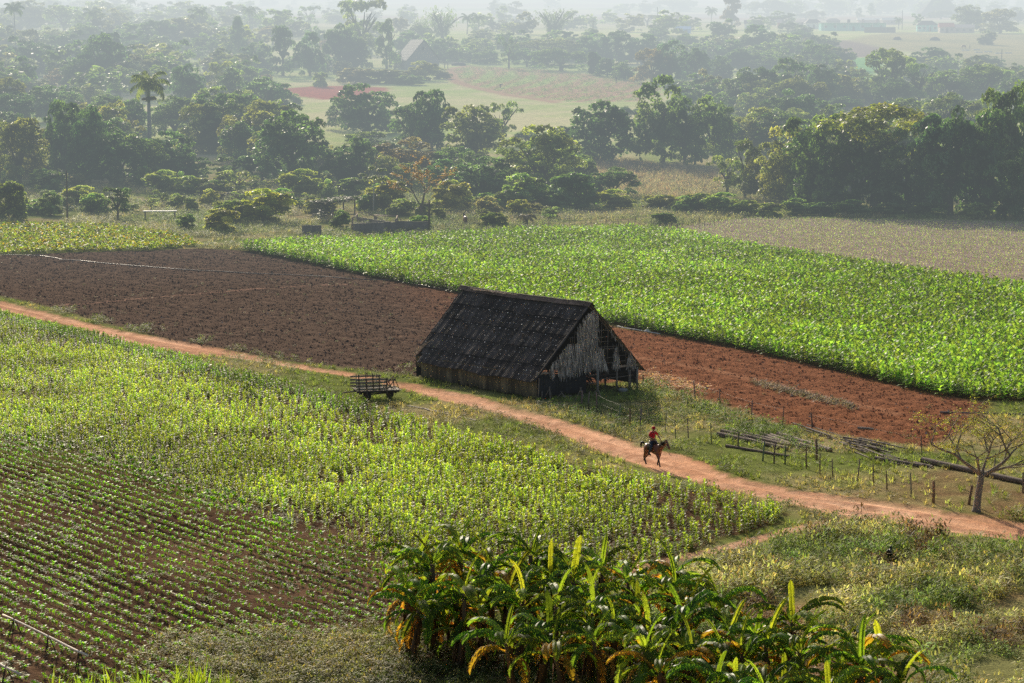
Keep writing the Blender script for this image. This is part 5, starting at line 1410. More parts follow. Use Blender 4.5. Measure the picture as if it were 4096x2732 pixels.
cl = Cloud(); d = crown_cards([(.3, .1, 0, .35), (-.35, .2, -.1, .3), (.1, -.4, .05, .3), (.45, -.25, .15, .2)], 120, .07, 5)
link('flower_cluster', np_mesh('flower_cluster', d[0], d[1], d[2], [M['leaf']]), t, (0, 0, zc * .84), sc=(2.0, 2.0, 1.6), color=(.16, .14, .08))

M['greybark'] = mat('grey_bark', (0.24, 0.20, 0.165), 0.9, 9, 0.4, 0.8, (1, 1, 0.3))
# ------------------------------------------------------------------ bare branched trees
def branchy(loc, Hh, spread, seed, first, leafc, name, label, leafn=26, leafs=.11, barkm='bark', forkz=.42, depth=5, lean=0.0, rad=.17, thin=.62):
    g = random.Random(seed); t = empty(name, loc); tag(t, label, 'tree')
    m = MB(); tips = []
    def grow(p, d, L, r, k):
        n = 4; pts = [p]; dd_ = d.copy()
        for i in range(n):
            dd_ = (dd_ + Vector((g.uniform(-1, 1), g.uniform(-1, 1), g.uniform(-.35, .55))) * .16).normalized()
            pts.append(pts[-1] + dd_ * L / n)
        m.tube(pts, [r * (1 - .4 * i / n) for i in range(n + 1)], 8 if k < 2 else 5, cap=False, rough=.12 if k < 2 else 0)
        if k >= 2: tips.extend(pts[2:])
        if k < depth:
            c = 3 if k < 3 else 2
            for j in range(c):
                a = g.uniform(0, 2 * PI) + j * 2 * PI / c
                o = Vector((math.cos(a), math.sin(a), g.uniform(-.1, .35)))
                nd = (dd_ * .75 + o * g.uniform(.5, .85)).normalized()
                nd = Vector((nd.x * 1.15, nd.y * 1.15, nd.z * .85)).normalized()
                grow(pts[-1] if j else pts[-2], nd, L * g.uniform(.62, .86), r * thin * g.uniform(.8, 1), k + 1)
    z1 = Hh * forkz
    m.tube([(0, 0, -.15), (.02, 0, .12), (lean * .3, 0, z1 * .4), (lean * .8, 0, z1 * .8), (lean, 0, z1)], [rad * 1.75, rad * 1.2, rad, rad * .92, rad * .9], 12, rough=.22)
    for (dx, dy, dz, L, rr) in first:
        grow(Vector((lean, 0, z1 * .93)), Vector((dx, dy, dz)).normalized(), L, rad * rr, 1)
    m.build('trunk', M[barkm], t, True)
    cl = Cloud()
    pos = np.array([tuple(g.choice(tips) + Vector((g.gauss(0, .1), g.gauss(0, .1), g.gauss(0, .08)))) for _ in range(leafn * 10)])
    lf = merge([strip((0, 0, 0), q * 1.9, .3 - .2 * q, 1, .55, .8, 2, np.array((1, 1, 1)) * (0.8 + .12 * q)) for q in range(4)])
    cl.scatter([lf], pos, RNG.uniform(.7, 1.3, len(pos)) * leafs, tints(len(pos), leafc, .3, .15), tilt=.3)
    link('foliage', cl.mesh('foliage', M['crop']), t)
    return t
branchy(gp(3905, 2046), 6.4, 5, 12, [(-.9, .1, .75, 1.9, .62), (.25, .3, .95, 1.3, .5), (.85, -.2, .6, 1.9, .62), (-.4, -.6, .7, 1.5, .45), (.95, .5, .35, 2.0, .45)], (.36, .37, .07), 'sparse_tree',
        'sparse pale leaved tree with forked grey trunk standing at the road edge', 190, .09, forkz=.33, lean=.25, rad=.19, depth=6, barkm='greybark')
branchy(gp(1350 + 563 / 1.679, 1462 / 1.679), 10.5, 5, 21, [(-.45, 0, .9, 3.0, .7), (.4, .1, .9, 3.2, .7), (.05, -.3, 1, 2.8, .5)], (.42, .27, .05), 'sparse_tree',
        'thin bare tree with orange yellow leaves standing in the scrub behind the pens', 75, .26, forkz=.16, depth=4, rad=.16)
def cecropia(u, base, top, w_, lab, seed):
    p = gp(u, base); s = px_per_m(p); H_ = (base - top) / s; g = random.Random(seed)
    t = empty('cecropia_tree', p); tag(t, lab, 'tree'); m = MB(); cl = Cloud()
    m.tube([(0, 0, -.1), (.1, 0, H_ * .5), (.15, 0, H_ * .75)], [.11, .09, .06], 7)
    lf = merge([strip((0, 0, 0), q * .78, .35 + R(-.3, .3), .55, .2, 1.3, 3, (1, 1, 1)) for q in range(8)])
    for k in range(7):
        a = k * 2.4; e = Vector((.15 + math.cos(a) * w_ / s * .42 * g.uniform(.5, 1), math.sin(a) * w_ / s * .42, H_ * g.uniform(.72, .98)))
        m.tube([(.12, 0, H_ * .62), (e * .5) + Vector((.06, 0, H_ * .3)), e], [.05, .04, .025], 5)
        n = 9; pos = np.array([tuple(e + Vector((g.gauss(0, .22), g.gauss(0, .22), g.gauss(0, .14)))) for _ in range(n)])
        cl.scatter([lf], pos, RNG.uniform(.8, 1.3, n), tints(n, (.20, .25, .13), .2))
    m.build('trunk', M['palebark'], t, True); link('foliage', cl.mesh('foliage', M['crop']), t)
q = C2(240, 1435); cecropia(q[0], q[1], 1115 / 1.679, 230 / 1.679, 'thin pale cecropia tree with silvery leaf clusters in the scrub behind the pens', 4)
q = C1(790, 1470); cecropia(q[0], q[1], 1290 / 1.679, 120 / 1.679, 'small pale leaved young tree by the bean field edge', 6)
finish_labels()

# ------------------------------------------------------------------ banana clump
def banana_leaf(seed, e0, drop, torn, droopy=.25, dead=False):
    g = random.Random(seed); n = 24; vs = []; qs = []; cs = []
    p = np.array([0., 0, 0]); pts = []; dirs = []
    for i in range(n + 1):
        t = i / n; a = e0 - drop * max(0, t - .08) ** 1.25 / .92 ** 1.25
        pts.append(p.copy()); dirs.append(a)
        p = p + np.array([math.cos(a), 0, math.sin(a)]) / n
    def W(t): return 0 if t < .13 else min(1, ((t - .13) / .10)) ** .6 * (1 - max(0, (t - .72) / .28) ** 2.2) * .088
    k = 0
    shift = 0
    for i in range(3, n):
        t0, t1 = i / n, (i + 1) / n
        up0 = np.array([-math.sin(dirs[i]), 0, math.cos(dirs[i])]); up1 = np.array([-math.sin(dirs[i + 1]), 0, math.cos(dirs[i + 1])])
        for s in (-1, 1):
            tear = g.random() < torn
            gap = g.uniform(.06, .34) if tear else .0
            dp = droopy * g.uniform(.3, 2.0) if tear else droopy
            jit = g.uniform(-.012, .012) if tear else 0
            fw = .35 / n
            def edge(tt, pt, upv, frac):
                w_ = W(tt) * frac * (g.uniform(.85, 1.05) if dead else 1)
                return pt + np.array([math.cos(dirs[i]) * fw * frac * 2.2 + jit * frac, s * w_ * math.cos(dp * .6), 0]) + upv * (.05 * math.sin(frac * PI * .7) * W(tt) / .088) - np.array([0, 0, 1]) * w_ * dp * frac * 1.2
            c = np.array((1, 1, 1)) * g.uniform(.85, 1.15)
            r0, r1 = pts[i], pts[i + 1]
            m0, m1 = edge(t0, r0, up0, .55), edge(t1, r1, up1, .55)
            e0_, e1_ = edge(t0, r0, up0, 1), edge(t1, r1, up1, 1)
            e1_ = e1_ * (1 - gap) + e0_ * gap
            if tear: m1 = m1 * (1 - gap * .6) + m0 * gap * .6
            vs += [r0, r1, m1, m0, e1_, e0_]
            tip = c * (np.array([1.9, .85, .5]) if (not dead and torn > .45 and g.random() < .25) else 1)
            cs += [c * 1.15, c * 1.15, c, c, tip, tip]
            qs += [(k, k + 1, k + 2, k + 3), (k + 3, k + 2, k + 4, k + 5)]; k += 6
    # midrib and stalk
    for i in range(n):
        r = .013 * (1.1 - i / n)
        for s in (-1, 1):
            vs += [pts[i] + (0, 0, -.010), pts[i + 1] + (0, 0, -.010), pts[i + 1] + (0, s * r, .004), pts[i] + (0, s * r, .004)]
            cs += [np.array((1.8, 1.5, 1.6))] * 4; qs.append((k, k + 1, k + 2, k + 3)); k += 4
    return np_mesh('leaf', np.array(vs), np.array(qs), np.array(cs), [M['banana']])
BL = {'up': [banana_leaf(400 + i, 1.4, .75, .4, .25) for i in range(3)], 'arch': [banana_leaf(410 + i, .95, 1.95, .5, .38) for i in range(5)], 'low': [banana_leaf(420 + i, .4, 2.0, .55, .45) for i in range(4)], 'hang': [banana_leaf(430 + i, .2, 2.2, .8, .7, True) for i in range(4)]}
PS = []
for i in range(4):
    g = random.Random(440 + i); m = MB(); h = 1.0
    m.tube([(0, 0, -.05), (g.uniform(-.03, .03), g.uniform(-.03, .03), .3), (g.uniform(-.05, .05), g.uniform(-.05, .05), .65), (g.uniform(-.06, .06), 0, 1.0)], [.062, .055, .044, .03], 9, rough=.25)
    for j in range(16):     # hanging dry sheaths
        a = g.uniform(0, 6.3); z = g.uniform(.25, .95); r = .06
        w_ = g.uniform(.02, .05); L = g.uniform(.15, .4)
        c_, s_ = math.cos(a), math.sin(a)
        m.add([(c_ * r - s_ * w_, s_ * r + c_ * w_, z), (c_ * r + s_ * w_, s_ * r - c_ * w_, z), (c_ * (r + .06) + s_ * w_ * .5, s_ * (r + .06) - c_ * w_ * .5, z - L), (c_ * (r + .06) - s_ * w_ * .5, s_ * (r + .06) + c_ * w_ * .5, z - L)], [(0, 1, 2, 3)], 0, (1.3, 1.0, .8))
    PS.append(m.mesh('pseudostem', mat('banana_stem_%d' % i, (.13, .085, .05), .9, 8, .5, .5, (1, 1, .3)), True))
BANQ = []
def banana(u, v, Hs, seed, lean=(0, 0), nleaf=9, dead=2, note=None):
    g = random.Random(seed); p = gflat(u, v)
    t = empty('banana_plant', p, g.uniform(0, 6.3)); t['group'] = 'banana plants of the near clump'
    link('pseudostem', g.choice(PS), t, rot=(lean[0], lean[1], 0), sc=(Hs * .9, Hs * .9, Hs))
    top = Vector((Hs * math.sin(lean[1]) , -Hs * math.sin(lean[0]), Hs * math.cos(lean[0]) * math.cos(lean[1]) * .97))
    for k in range(nleaf):
        f = k / (nleaf - 1)
        kind = 'up' if f < .05 else 'arch' if f < .66 else 'low'
        L = g.uniform(1.9, 2.7) * (.85 if kind == 'up' else 1) * (Hs / 2.6) ** .3
        gr = np.array([.115, .21, .046]) * g.uniform(.6, 1.35) * np.array([g.uniform(.8, 1.3), 1, 1]) * (np.array([1.5, 1.25, 1]) if kind == 'up' else 1)
        if kind != 'up' and g.random() < .07: gr = np.array([.28, .21, .05])
        link('leaf', g.choice(BL[kind]), t, top - Vector((0, 0, .12 * f * Hs)), (g.uniform(-.25, .25), g.uniform(-.15, .15), k * 2.4 + g.uniform(-.4, .4)), (L, L * g.uniform(.8, 1.1) * (.72 if kind == 'up' else 1), L), gr)
    for k in range(dead):
        L = g.uniform(1.5, 2.1)
        link('leaf', g.choice(BL['hang']), t, top - Vector((0, 0, .15 * Hs)), (g.uniform(-.3, .3), g.uniform(.1, .5), g.uniform(0, 6.3)), (L, L, L), np.array(g.choice([(.34, .19, .05), (.30, .17, .08), (.24, .17, .10), (.40, .27, .05), (.22, .16, .11)])))
    BANQ.append((t, u, v, Hs))
gb = random.Random(17)
def back(u): return float(np.interp(u, [1600, 2500, 2700, 3000, 3300, 3560], [2500, 2510, 2590, 2735, 2830, 2930]))
k = 0
for r_ in range(5):
    for j in range(14):
        u_ = 1650 + j * 150 + (r_ % 2) * 70 + gb.uniform(-45, 45)
        if u_ > 3600: continue
        v_ = back(u_) + r_ * 82 + gb.uniform(-25, 25)
        if u_ < 2000 and r_ > 2: continue
        if v_ > 3030: continue
        banana(u_, v_, gb.uniform(2.0, 3.0) * (1 if u_ < 2900 else .95), 500 + k, (gb.uniform(-.15, .15), gb.uniform(-.15, .15)), gb.choice([10, 11, 12]), gb.choice([1, 1, 2, 3])); k += 1
for j in range(26):
    u_ = gb.uniform(1600, 3500); banana(u_, back(u_) + gb.uniform(20, 190), gb.uniform(.6, 1.3), 700 + j, (gb.uniform(-.2, .2), gb.uniform(-.2, .2)), 6, 1)
banana(1640, 2625, 2.9, 900, (.0, -.05), 7, 4); BANQ[-1][0].rotation_euler = (0, 0, 0)
banana(1730, 2560, 3.3, 901, (.0, .0), 9, 3)
banana(1830, 2510, 3.4, 902, (.0, .05), 8, 4)
banana(2130, 2520, 3.3, 903, (0, 0), 9, 2)
banana(3530, 2880, 2.4, 904, (0, .1), 8, 2)
BANQ.sort(key=lambda b: b[1])
rowsB = {}
for (t, u_, v_, h_) in BANQ:
    r_ = 'back' if v_ < back(u_) + 70 else 'middle' if v_ < back(u_) + 200 else 'front'
    rowsB.setdefault(r_, []).append(t)
for r_, lst in rowsB.items():
    where = {'back': 'on the clump field side', 'middle': 'in the clump middle', 'front': 'on the clump shaded side'}[r_]
    for i, t in enumerate(lst):
        o_ = (ORD[i] if i else 'first ') if i < 20 else f'{i + 1}th '
        tag(t, f'banana plant, {o_}from the west end {where}', 'banana plant')
# far banana tufts in the tree belt share the same leaves
for (u_, v_, lab) in [(800, 288, 'pale young banana plant beside the low grey house'), (740, 300, 'bright banana plant among bushes west of the low grey house'), (128, 262, 'hazy banana plant near the white walled hut'), (3830, 268, 'hazy banana plant beside the bright green plot'), (3590, 62, 'hazy banana plant beside the thatched barn')]:
    p = gp(u_, v_); g = random.Random(int(u_)); t = empty('banana_plant', p); tag(t, lab, 'banana plant')
    link('pseudostem', PS[0], t, sc=(1.8, 1.8, 2.2))
    for k in range(9):
        link('leaf', g.choice(BL['up' if k < 3 else 'arch']), t, (0, 0, 2.1), (0, 0, k * 2.4), (2.8, 3.2, 2.8), (.2, .28, .09))
def egret_at():
    bird('egret', gp(3431, 2545) + np.array([0, 0, .0]), 2.0, M['feather'], .62, 'white egret standing upright in weeds beside the banana leaves', 'egret', True)
egret_at()
# ------------------------------------------------------------------ the tobacco barn
def vec(p): return Vector(tuple(map(float, p)))
def barn():
    Np, Lp, Rp = gp(2148, 1600), gp(1677, 1511), gp(2556, 1556)
    ex = (Rp - Np); ex /= np.linalg.norm(ex)
    rz = math.atan2(ex[1], ex[0])
    W, L, ZE, ZR = 9.5, 15.0, 1.72, 6.62
    t = empty('tobacco_barn', Np, rz); tag(t, 'large tobacco barn with black corrugated roof and torn thatched gable beside the road', 'barn')
    # local x: along the open gable, y: along the barn away from the viewer
    g = np.random.default_rng(4)
    def slope(side):
        ov = .28; n_course = 5
        sx = 0 if side > 0 else W; d = 1 if side > 0 else -1
        run = W / 2 + ov; k = (ZR - ZE) / (W / 2)
        Vv, Qq, Cc = [], [], []; off = 0
        ys = np.arange(-.30, L + .32, .042); ny = len(ys)
        sag = .07 * np.sin(ys / L * PI * 1.0) + .03 * np.sin(ys * 1.3)
        for c in range(n_course):
            t0 = c / n_course; t1 = (c + 1) / n_course + .03
            sheet = np.floor((ys + .4 * (c % 2)) / .93).astype(int)
            ns = sheet.max() + 1
            lift = g.uniform(-.012, .02, ns)[sheet]; low = g.normal(0, .018, ns)[sheet]; shade = (g.uniform(.7, 1.4, ns) ** 1.2)[sheet]
            wave = .036 * np.cos(ys * 2 * PI / .177)
            rows_ = [t0, (t0 + t1) / 2, t1]
            P = []
            for i, tt in enumerate(rows_):
                u_ = tt * run + (low if i == 2 else 0) * (1 if c < n_course - 1 else 1.6)
                if c == n_course - 1 and side > 0:  # torn corner at the far end
                    u_ = np.where(ys > L - .75, np.minimum(u_, t0 * run + .15 + (L - ys) * .6), u_)
                x = W / 2 - d * u_ if side > 0 else W / 2 + u_
                z = ZR - k * u_ - sag + wave + lift + (.055 if i == 2 else .005) + .02
                P.append(np.stack([np.broadcast_to(x, ys.shape), ys, z], 1))
            P = np.concatenate(P); Vv.append(P)
            sh = np.concatenate([shade * .45, shade * 1.1, shade * .95])  # top row of each course darkened: overlap shadow painted into the colour
            streak_and_rim = np.tile((.7 + .6 * vnoise(ys * 3, ys * 0 + c, 7)) * (1 + .55 * np.cos(ys * 2 * PI / .177)), 3)  # random streaks, times rim light painted on the ribs and dark in the troughs
            Cc.append(np.repeat((sh * streak_and_rim)[:, None], 3, 1) * np.array([1, .97, .95]))
            for i in range(2):
                a = np.arange(ny - 1) + i * ny + off
                Qq.append(np.stack([a, a + 1, a + ny + 1, a + ny], 1) if side < 0 else np.stack([a, a + ny, a + ny + 1, a + 1], 1))
            off += 3 * ny
        Vv, Qq, Cc = np.concatenate(Vv), np.concatenate(Qq), np.concatenate(Cc)
        mi = np.zeros(len(Qq), int)
        if side > 0:   # small pale domes in rows
            dv, dq = [], []; kk = len(Vv)
            for c in range(n_course):
                for fr in (.22, .52, .80):
                    y = -.1
                    while y < L:
                        y += g.choice([.354, .354, .531, .708])
                        if g.random() < .38: continue
                        u_ = (c + fr + g.normal(0, .012)) / n_course * run; r = g.choice([.03, .038, .048, .065], p=[.4, .35, .2, .05])
                        x0 = W / 2 - u_; z0 = ZR - k * u_ + .045 - .07 * math.sin(y / L * PI)
                        ring = [(x0 + r * math.cos(a) * .8, y + r * math.sin(a), z0 + .012) for a in np.arange(0, 2 * PI, PI / 3)]
                        top = [(x0, y - r * .4, z0 + .012 + r * .9), (x0, y + r * .4, z0 + .012 + r * .9)]
                        dv += ring + top
                        b = kk; dq += [(b, b + 1, b + 7, b + 6), (b + 1, b + 2, b + 7, b + 7), (b + 2, b + 3, b + 7, b + 7), (b + 3, b + 4, b + 6, b + 7), (b + 4, b + 5, b + 6, b + 6), (b + 5, b, b + 6, b + 6)]; kk += 8
            # degenerate quads are replaced by proper ones
            dq = [q if len(set(q)) == 4 else (q[0], q[1], q[2], q[2]) for q in dq]
            tri = [q for q in dq if len(set(q)) == 3]; quad = [q for q in dq if len(set(q)) == 4]
            Vv = np.concatenate([Vv, np.array(dv)]); Cc = np.concatenate([Cc, np.ones((len(dv), 3))])
            # tri -> quad through an edge midpoint
            ex_v, ex_q = [], []; kk = len(Vv)
            for q in tri:
                a_, b_, c_ = q[0], q[1], q[2]
                ex_v.append((Vv[a_] + Vv[b_]) / 2); ex_q.append((a_, kk, b_, c_)); kk += 1
            Vv = np.concatenate([Vv, np.array(ex_v)]); Cc = np.concatenate([Cc, np.ones((len(ex_v), 3))])
            allq = np.array(quad + ex_q); Qq = np.concatenate([Qq, allq]); mi = np.concatenate([mi, np.ones(len(allq), int)])
        return link('roof_slope', np_mesh('roof_slope', Vv, Qq, Cc, [M['roof'], M['cap']], mi), t)  # M['cap'] is the material of the small pale domes
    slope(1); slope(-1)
    # ridge tiles, slightly uneven
    m = MB(); y = -.34
    while y < L + .3:
        ln = R(.7, 1.0); s_ = .07 * math.sin(max(0, y) / L * PI); z = ZR + .075 - s_ + R(-.015, .02)
        for d in (-1, 1):
            q = Matrix.Rotation(d * .80, 3, 'Y')
            m.box((W / 2 + d * .15, y + ln / 2, z - .10), (.42, ln + .06, .035), q, 0, (R(.6, 1.5),) * 3)
        m.tube([(W / 2, y, z + .02), (W / 2, y + ln + .04, z + .03)], .06, 7, 0, (R(.7, 1.6),) * 3)
        y += ln
    m.build('ridge_cap', M['ridge'], t)
    m = MB()
    for k in range(9): m.tube([(W / 2 - .3 + R(-.2, .2), 9 + R(-1, 5), ZR - .02), (W / 2 - .15 + R(-.2, .2), 10.5 + R(0, 4), ZR + .06)], .025, 5, 0, (2.2, 2.1, 2.0))
    m.build('ridge_lath', M['weather'], t)
    # near side wall: corrugated, mossy, ragged foot
    def wall(nm, ax, a0, a1, z0f, z1, mt, fixed, seed, amp=.018, per=.13):
        gg = np.random.default_rng(seed)
        a = np.arange(a0, a1, .032); n = len(a)
        sheet = np.floor(a / .86).astype(int); sheet -= sheet.min()
        foot = z0f + gg.uniform(-.06, .10, sheet.max() + 1)[sheet] + .05 * vnoise(a * 5, a * 0, seed) + np.where(vnoise(a * 2.3, a * 0 + 3, seed) > .86, .22, 0)
        sh = gg.uniform(.6, 1.35, sheet.max() + 1)[sheet] * (.75 + .5 * vnoise(a * 7, a * 0, seed + 1))
        off = amp * np.cos(a * 2 * PI / per) + gg.uniform(-.012, .012, sheet.max() + 1)[sheet]
        P, Cc = [], []
        for i, fz in enumerate((0, .3, .65, 1)):
            z = foot + (z1 - foot) * fz
            P.append(np.stack([fixed + off, a, z], 1) if ax == 'y' else np.stack([a, fixed + off, z], 1))
            foot_tone = .55 + .45 * (i / 3) if i < 1 else 1.0  # lowest row of the sheet is darker
            Cc.append((sh * (.8 + .4 * vnoise(a * 1.2, a * 0 + i, seed + 2)) * foot_tone)[:, None] * np.array([1, 1, 1]))
        P, Cc = np.concatenate(P), np.concatenate(Cc); Q = []
        for i in range(3):
            b = np.arange(n - 1) + i * n; Q.append(np.stack([b, b + 1, b + n + 1, b + n], 1))
        return link(nm, np_mesh(nm, P, np.concatenate(Q), Cc, [mt]), t)
    wall('side_wall', 'y', .02, L - .75, .10, ZE + .03, M['wallsheet'], 0, 3)
    wall('side_wall', 'y', L - .75, L, .85, ZE + .03, M['wallsheet'], 0, 5)
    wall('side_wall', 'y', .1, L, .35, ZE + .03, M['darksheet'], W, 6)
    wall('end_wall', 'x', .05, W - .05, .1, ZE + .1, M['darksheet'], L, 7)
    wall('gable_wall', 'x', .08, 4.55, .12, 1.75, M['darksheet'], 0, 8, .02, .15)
    m = MB(); m.add([(0.1, L - .02, ZE), (W - .1, L - .02, ZE), (W / 2, L - .02, ZR - .1)], [(0, 1, 2)])
    m.build('end_gable', M['thatchdark'], t)
    # everything in the gable plane, measured in a close crop of the photo
    def gx(c): return (c - 95) / 1391 * W
    def gz(c, y): return ((1430 - 149 * (c - 95) / 1391) - y) / 189.0
    def bar(nm, c0, y0, c1, y1, r, off=-.02, mt='weather', cc=(1, 1, 1), thick=None):
        m = MB(); a = (gx(c0), off, gz(c0, y0)); b = (gx(c1), off, gz(c1, y1))
        mid = ((a[0] + b[0]) / 2 + R(-.02, .02), off, (a[2] + b[2]) / 2 + R(-.02, .02))
        m.tube([a, mid, b], [r, r * .95, r * .85], 7, 0, cc, rough=.1)
        m.build(nm, M[mt], t, True)
    for (c0, y0, c1, y1, r) in [(905, 950, 908, 1362, .115), (1172, 985, 1175, 1325, .075), (1352, 1010, 1350, 1300, .10), (1458, 965, 1460, 1285, .09), (110, 1130, 100, 1440, .06), (150, 1310, 150, 1425, .05)]:
        bar('post', c0, y0, c1, y1, r, -.05 if c0 > 200 else -.10, 'palebark' if c0 in (905, 1458) else 'weather', (.6, .58, .55) if c0 in (905, 1458) else (1, 1, 1))
    for (c0, y0, c1, y1, r) in [(965, 308, 955, 700, .025), (1052, 430, 1045, 900, .028), (1198, 600, 1200, 960, .026), (932, 420, 935, 700, .02), (1300, 690, 1298, 900, .022), (600, 480, 590, 665, .02), (535, 570, 535, 660, .018), (565, 560, 562, 660, .018),
                                (860, 310, 970, 305, .02), (880, 470, 1130, 465, .025), (890, 575, 1060, 545, .028), (890, 625, 1060, 618, .02), (905, 703, 1270, 675, .026), (980, 725, 1190, 712, .03), (1010, 853, 1310, 803, .026), (1030, 915, 1300, 880, .026),
                                (930, 1145, 1420, 1082, .03), (790, 1090, 900, 1080, .04), (780, 1200, 880, 1200, .04), (520, 580, 600, 572, .02), (530, 665, 600, 655, .02), (1000, 680, 985, 850, .02), (1180, 770, 1260, 705, .022), (1010, 375, 1120, 440, .025), (1040, 400, 1015, 460, .02),
                                (1120, 650, 1130, 860, .022), (1165, 650, 1165, 800, .02), (860, 180, 850, 330, .02), (800, 265, 805, 400, .018)]:
        bar('pole', c0, y0, c1, y1, r, -.01 - R(0, .05))
    m = MB()
    for d in (1,):
        for off in (.0, .35):
            m.bar((W / 2 + .05, -.16 + off * .5, ZR - .05 - off * .5), (W + .2, -.16 + off * .5, ZE - .16 - off * .1), .07, .10, 0, (1.2, 1.1, 1))
    m.bar((W / 2 - .05, -.14, ZR - .06), (-.15, -.14, ZE - .08), .06, .10, 0, (.8, .8, .8))
    m.build('barge_board', M['weather'], t)
    m = MB(); m.bar((gx(1195), -.08, gz(1195, 965)), (gx(1480), -.08, gz(1480, 935)), .05, .16, 0, (1.7, 1.6, 1.5)); m.build('tie_beam', M['weather'], t)
    m = MB(); m.bar((-.1, -.05, gz(95, 1070)), (gx(250), -.05, gz(250, 1060)), .05, .12, 0, (1.8, 1.8, 1.8)); m.bar((-.2, -.07, gz(90, 1120)), (gx(200), -.07, gz(200, 1040)), .04, .08, 0, (1.6, 1.6, 1.6)); m.build('tie_beam', M['weather'], t)
    # drying racks and dark loft inside
    m = MB()
    for z in (1.15, 2.0, 3.0, 4.0, 5.0):
        half = (W / 2 - .4) if z < 1.8 else (ZR - z) / ((ZR - ZE) / (W / 2)) - .3
        for x in np.linspace(W / 2 - half, W / 2 + half, 4): m.tube([(x, .6, z), (x, L - .6, z)], .05, 5)
        for y in (1.2, 4.5, 8, 11.5): m.tube([(W / 2 - half, y, z - .06), (W / 2 + half, y, z - .06)], .045, 5)
    for y in (1.2, 4.5, 8, 11.5):
        for x in (2.2, 4.75, 7.3): m.tube([(x, y, 0), (x, y, 4.2)], .08, 6)
    m.build('loft_rack', M['bark'], t)
    m = MB()
    for k in range(60): 
        x = R(5.5, 9.0); m.bar((x, R(.5, 2.5), 1.05), (x + R(-.2, .2), R(.5, 2.5), .95 - R(0, .25)), .1, .05, 0, (R(.4, 1),) * 3)
    m.build('hanging_leaves', M['thatchdark'], t)
    # thatch: strands hung in courses
    def thatch(nm, poly, dens, lmin, lmax, seed, fan=0.0):
        gg = np.random.default_rng(seed)
        pl = np.array([(gx(c), gz(c, y)) for c, y in poly])
        lo, hi = pl.min(0), pl.max(0)
        N_ = int((hi - lo).prod() * dens)
        P = gg.uniform(0, 1, (N_, 2)) * (hi - lo) + lo
        P = P[sdist(P, pl) < 0]; n = len(P)
        Ls = gg.uniform(lmin, lmax, n); ww = gg.uniform(.012, .034, n); an = gg.normal(0, .10, n) + fan * (P[:, 0] - pl[:, 0].mean()) * (hi[1] - P[:, 1]) / (hi[1] - lo[1] + .01)
        off = -.05 - gg.uniform(0, .17, n); tw = gg.uniform(-.6, .6, n)
        a = np.stack([P[:, 0], off, P[:, 1]], 1)
        dv = np.stack([np.sin(an), -gg.uniform(.02, .18, n), -np.cos(an)], 1) * Ls[:, None]
        sd = np.stack([np.cos(tw), np.sin(tw), 0 * tw], 1) * ww[:, None]
        Vv = np.stack([a - sd, a + sd, a + dv + sd * .6, a + dv - sd * .6], 1).reshape(-1, 3)
        Qq = np.arange(4 * n).reshape(-1, 4)
        c = (gg.uniform(.45, 1.5, n) * (.75 + .5 * vnoise(P[:, 0] * 1.5, P[:, 1] * 1.5, seed)))[:, None] * np.array([1, .96, .92]) * np.where(gg.random(n) < .12, 1.25, 1)[:, None]
        link(nm, np_mesh(nm, Vv, Qq, np.repeat(c, 4, 0), [M['thatch']]), t)
    thatch('thatch_panel', [(845, 170), (900, 190), (895, 450), (895, 640), (900, 760), (960, 800), (965, 900), (890, 910), (780, 960), (690, 960), (600, 1000), (520, 1030), (440, 1060), (350, 1020), (345, 950), (300, 940), (280, 960), (265, 1000), (250, 985), (290, 900), (395, 780), (490, 650), (610, 655), (610, 440), (690, 330), (710, 270)], 150, .3, .75, 1)
    thatch('thatch_bundle', [(905, 690), (970, 690), (1000, 840), (1050, 990), (930, 990), (900, 900)], 150, .25, .5, 2, .5)
    thatch('thatch_bundle', [(1125, 690), (1165, 690), (1190, 880), (1195, 970), (1090, 970), (1110, 860)], 150, .25, .5, 3, .6)
    thatch('thatch_bundle', [(1325, 725), (1365, 745), (1410, 860), (1415, 960), (1295, 960), (1310, 850)], 150, .25, .5, 4, .6)
    thatch('thatch_bundle', [(245, 980), (290, 960), (310, 1060), (300, 1090), (250, 1080)], 150, .25, .5, 5, .2)
    thatch('thatch_bundle', [(1075, 420), (1130, 460), (1165, 560), (1110, 560), (1070, 500)], 60, .2, .4, 6)
    thatch('thatch_bundle', [(1195, 570), (1225, 600), (1310, 700), (1270, 720), (1200, 640)], 50, .2, .4, 7)
    # torn corner laths at the far end of the near slope
    m = MB()
    for k in range(6):
        y = L - .1 - k * .13
        m.tube([(.15 + k * .25, y, ZE + .28 + k * .22), (-.25 + k * .05, L + .1, ZE - .02 + k * .1)], .02, 5, 0, (2, 1.9, 1.7))
    m.build('broken_lath', M['weather'], t)
    return t, gx, gz, rz, Np
barn_t, gx, gz, barn_rz, barn_N = barn()
BM = Matrix.Translation(vec(barn_N)) @ Matrix.Rotation(barn_rz, 4, 'Z')
def bp(x, y, z=0): 
    q = BM @ Vector((x, y, z)); return np.array(q)
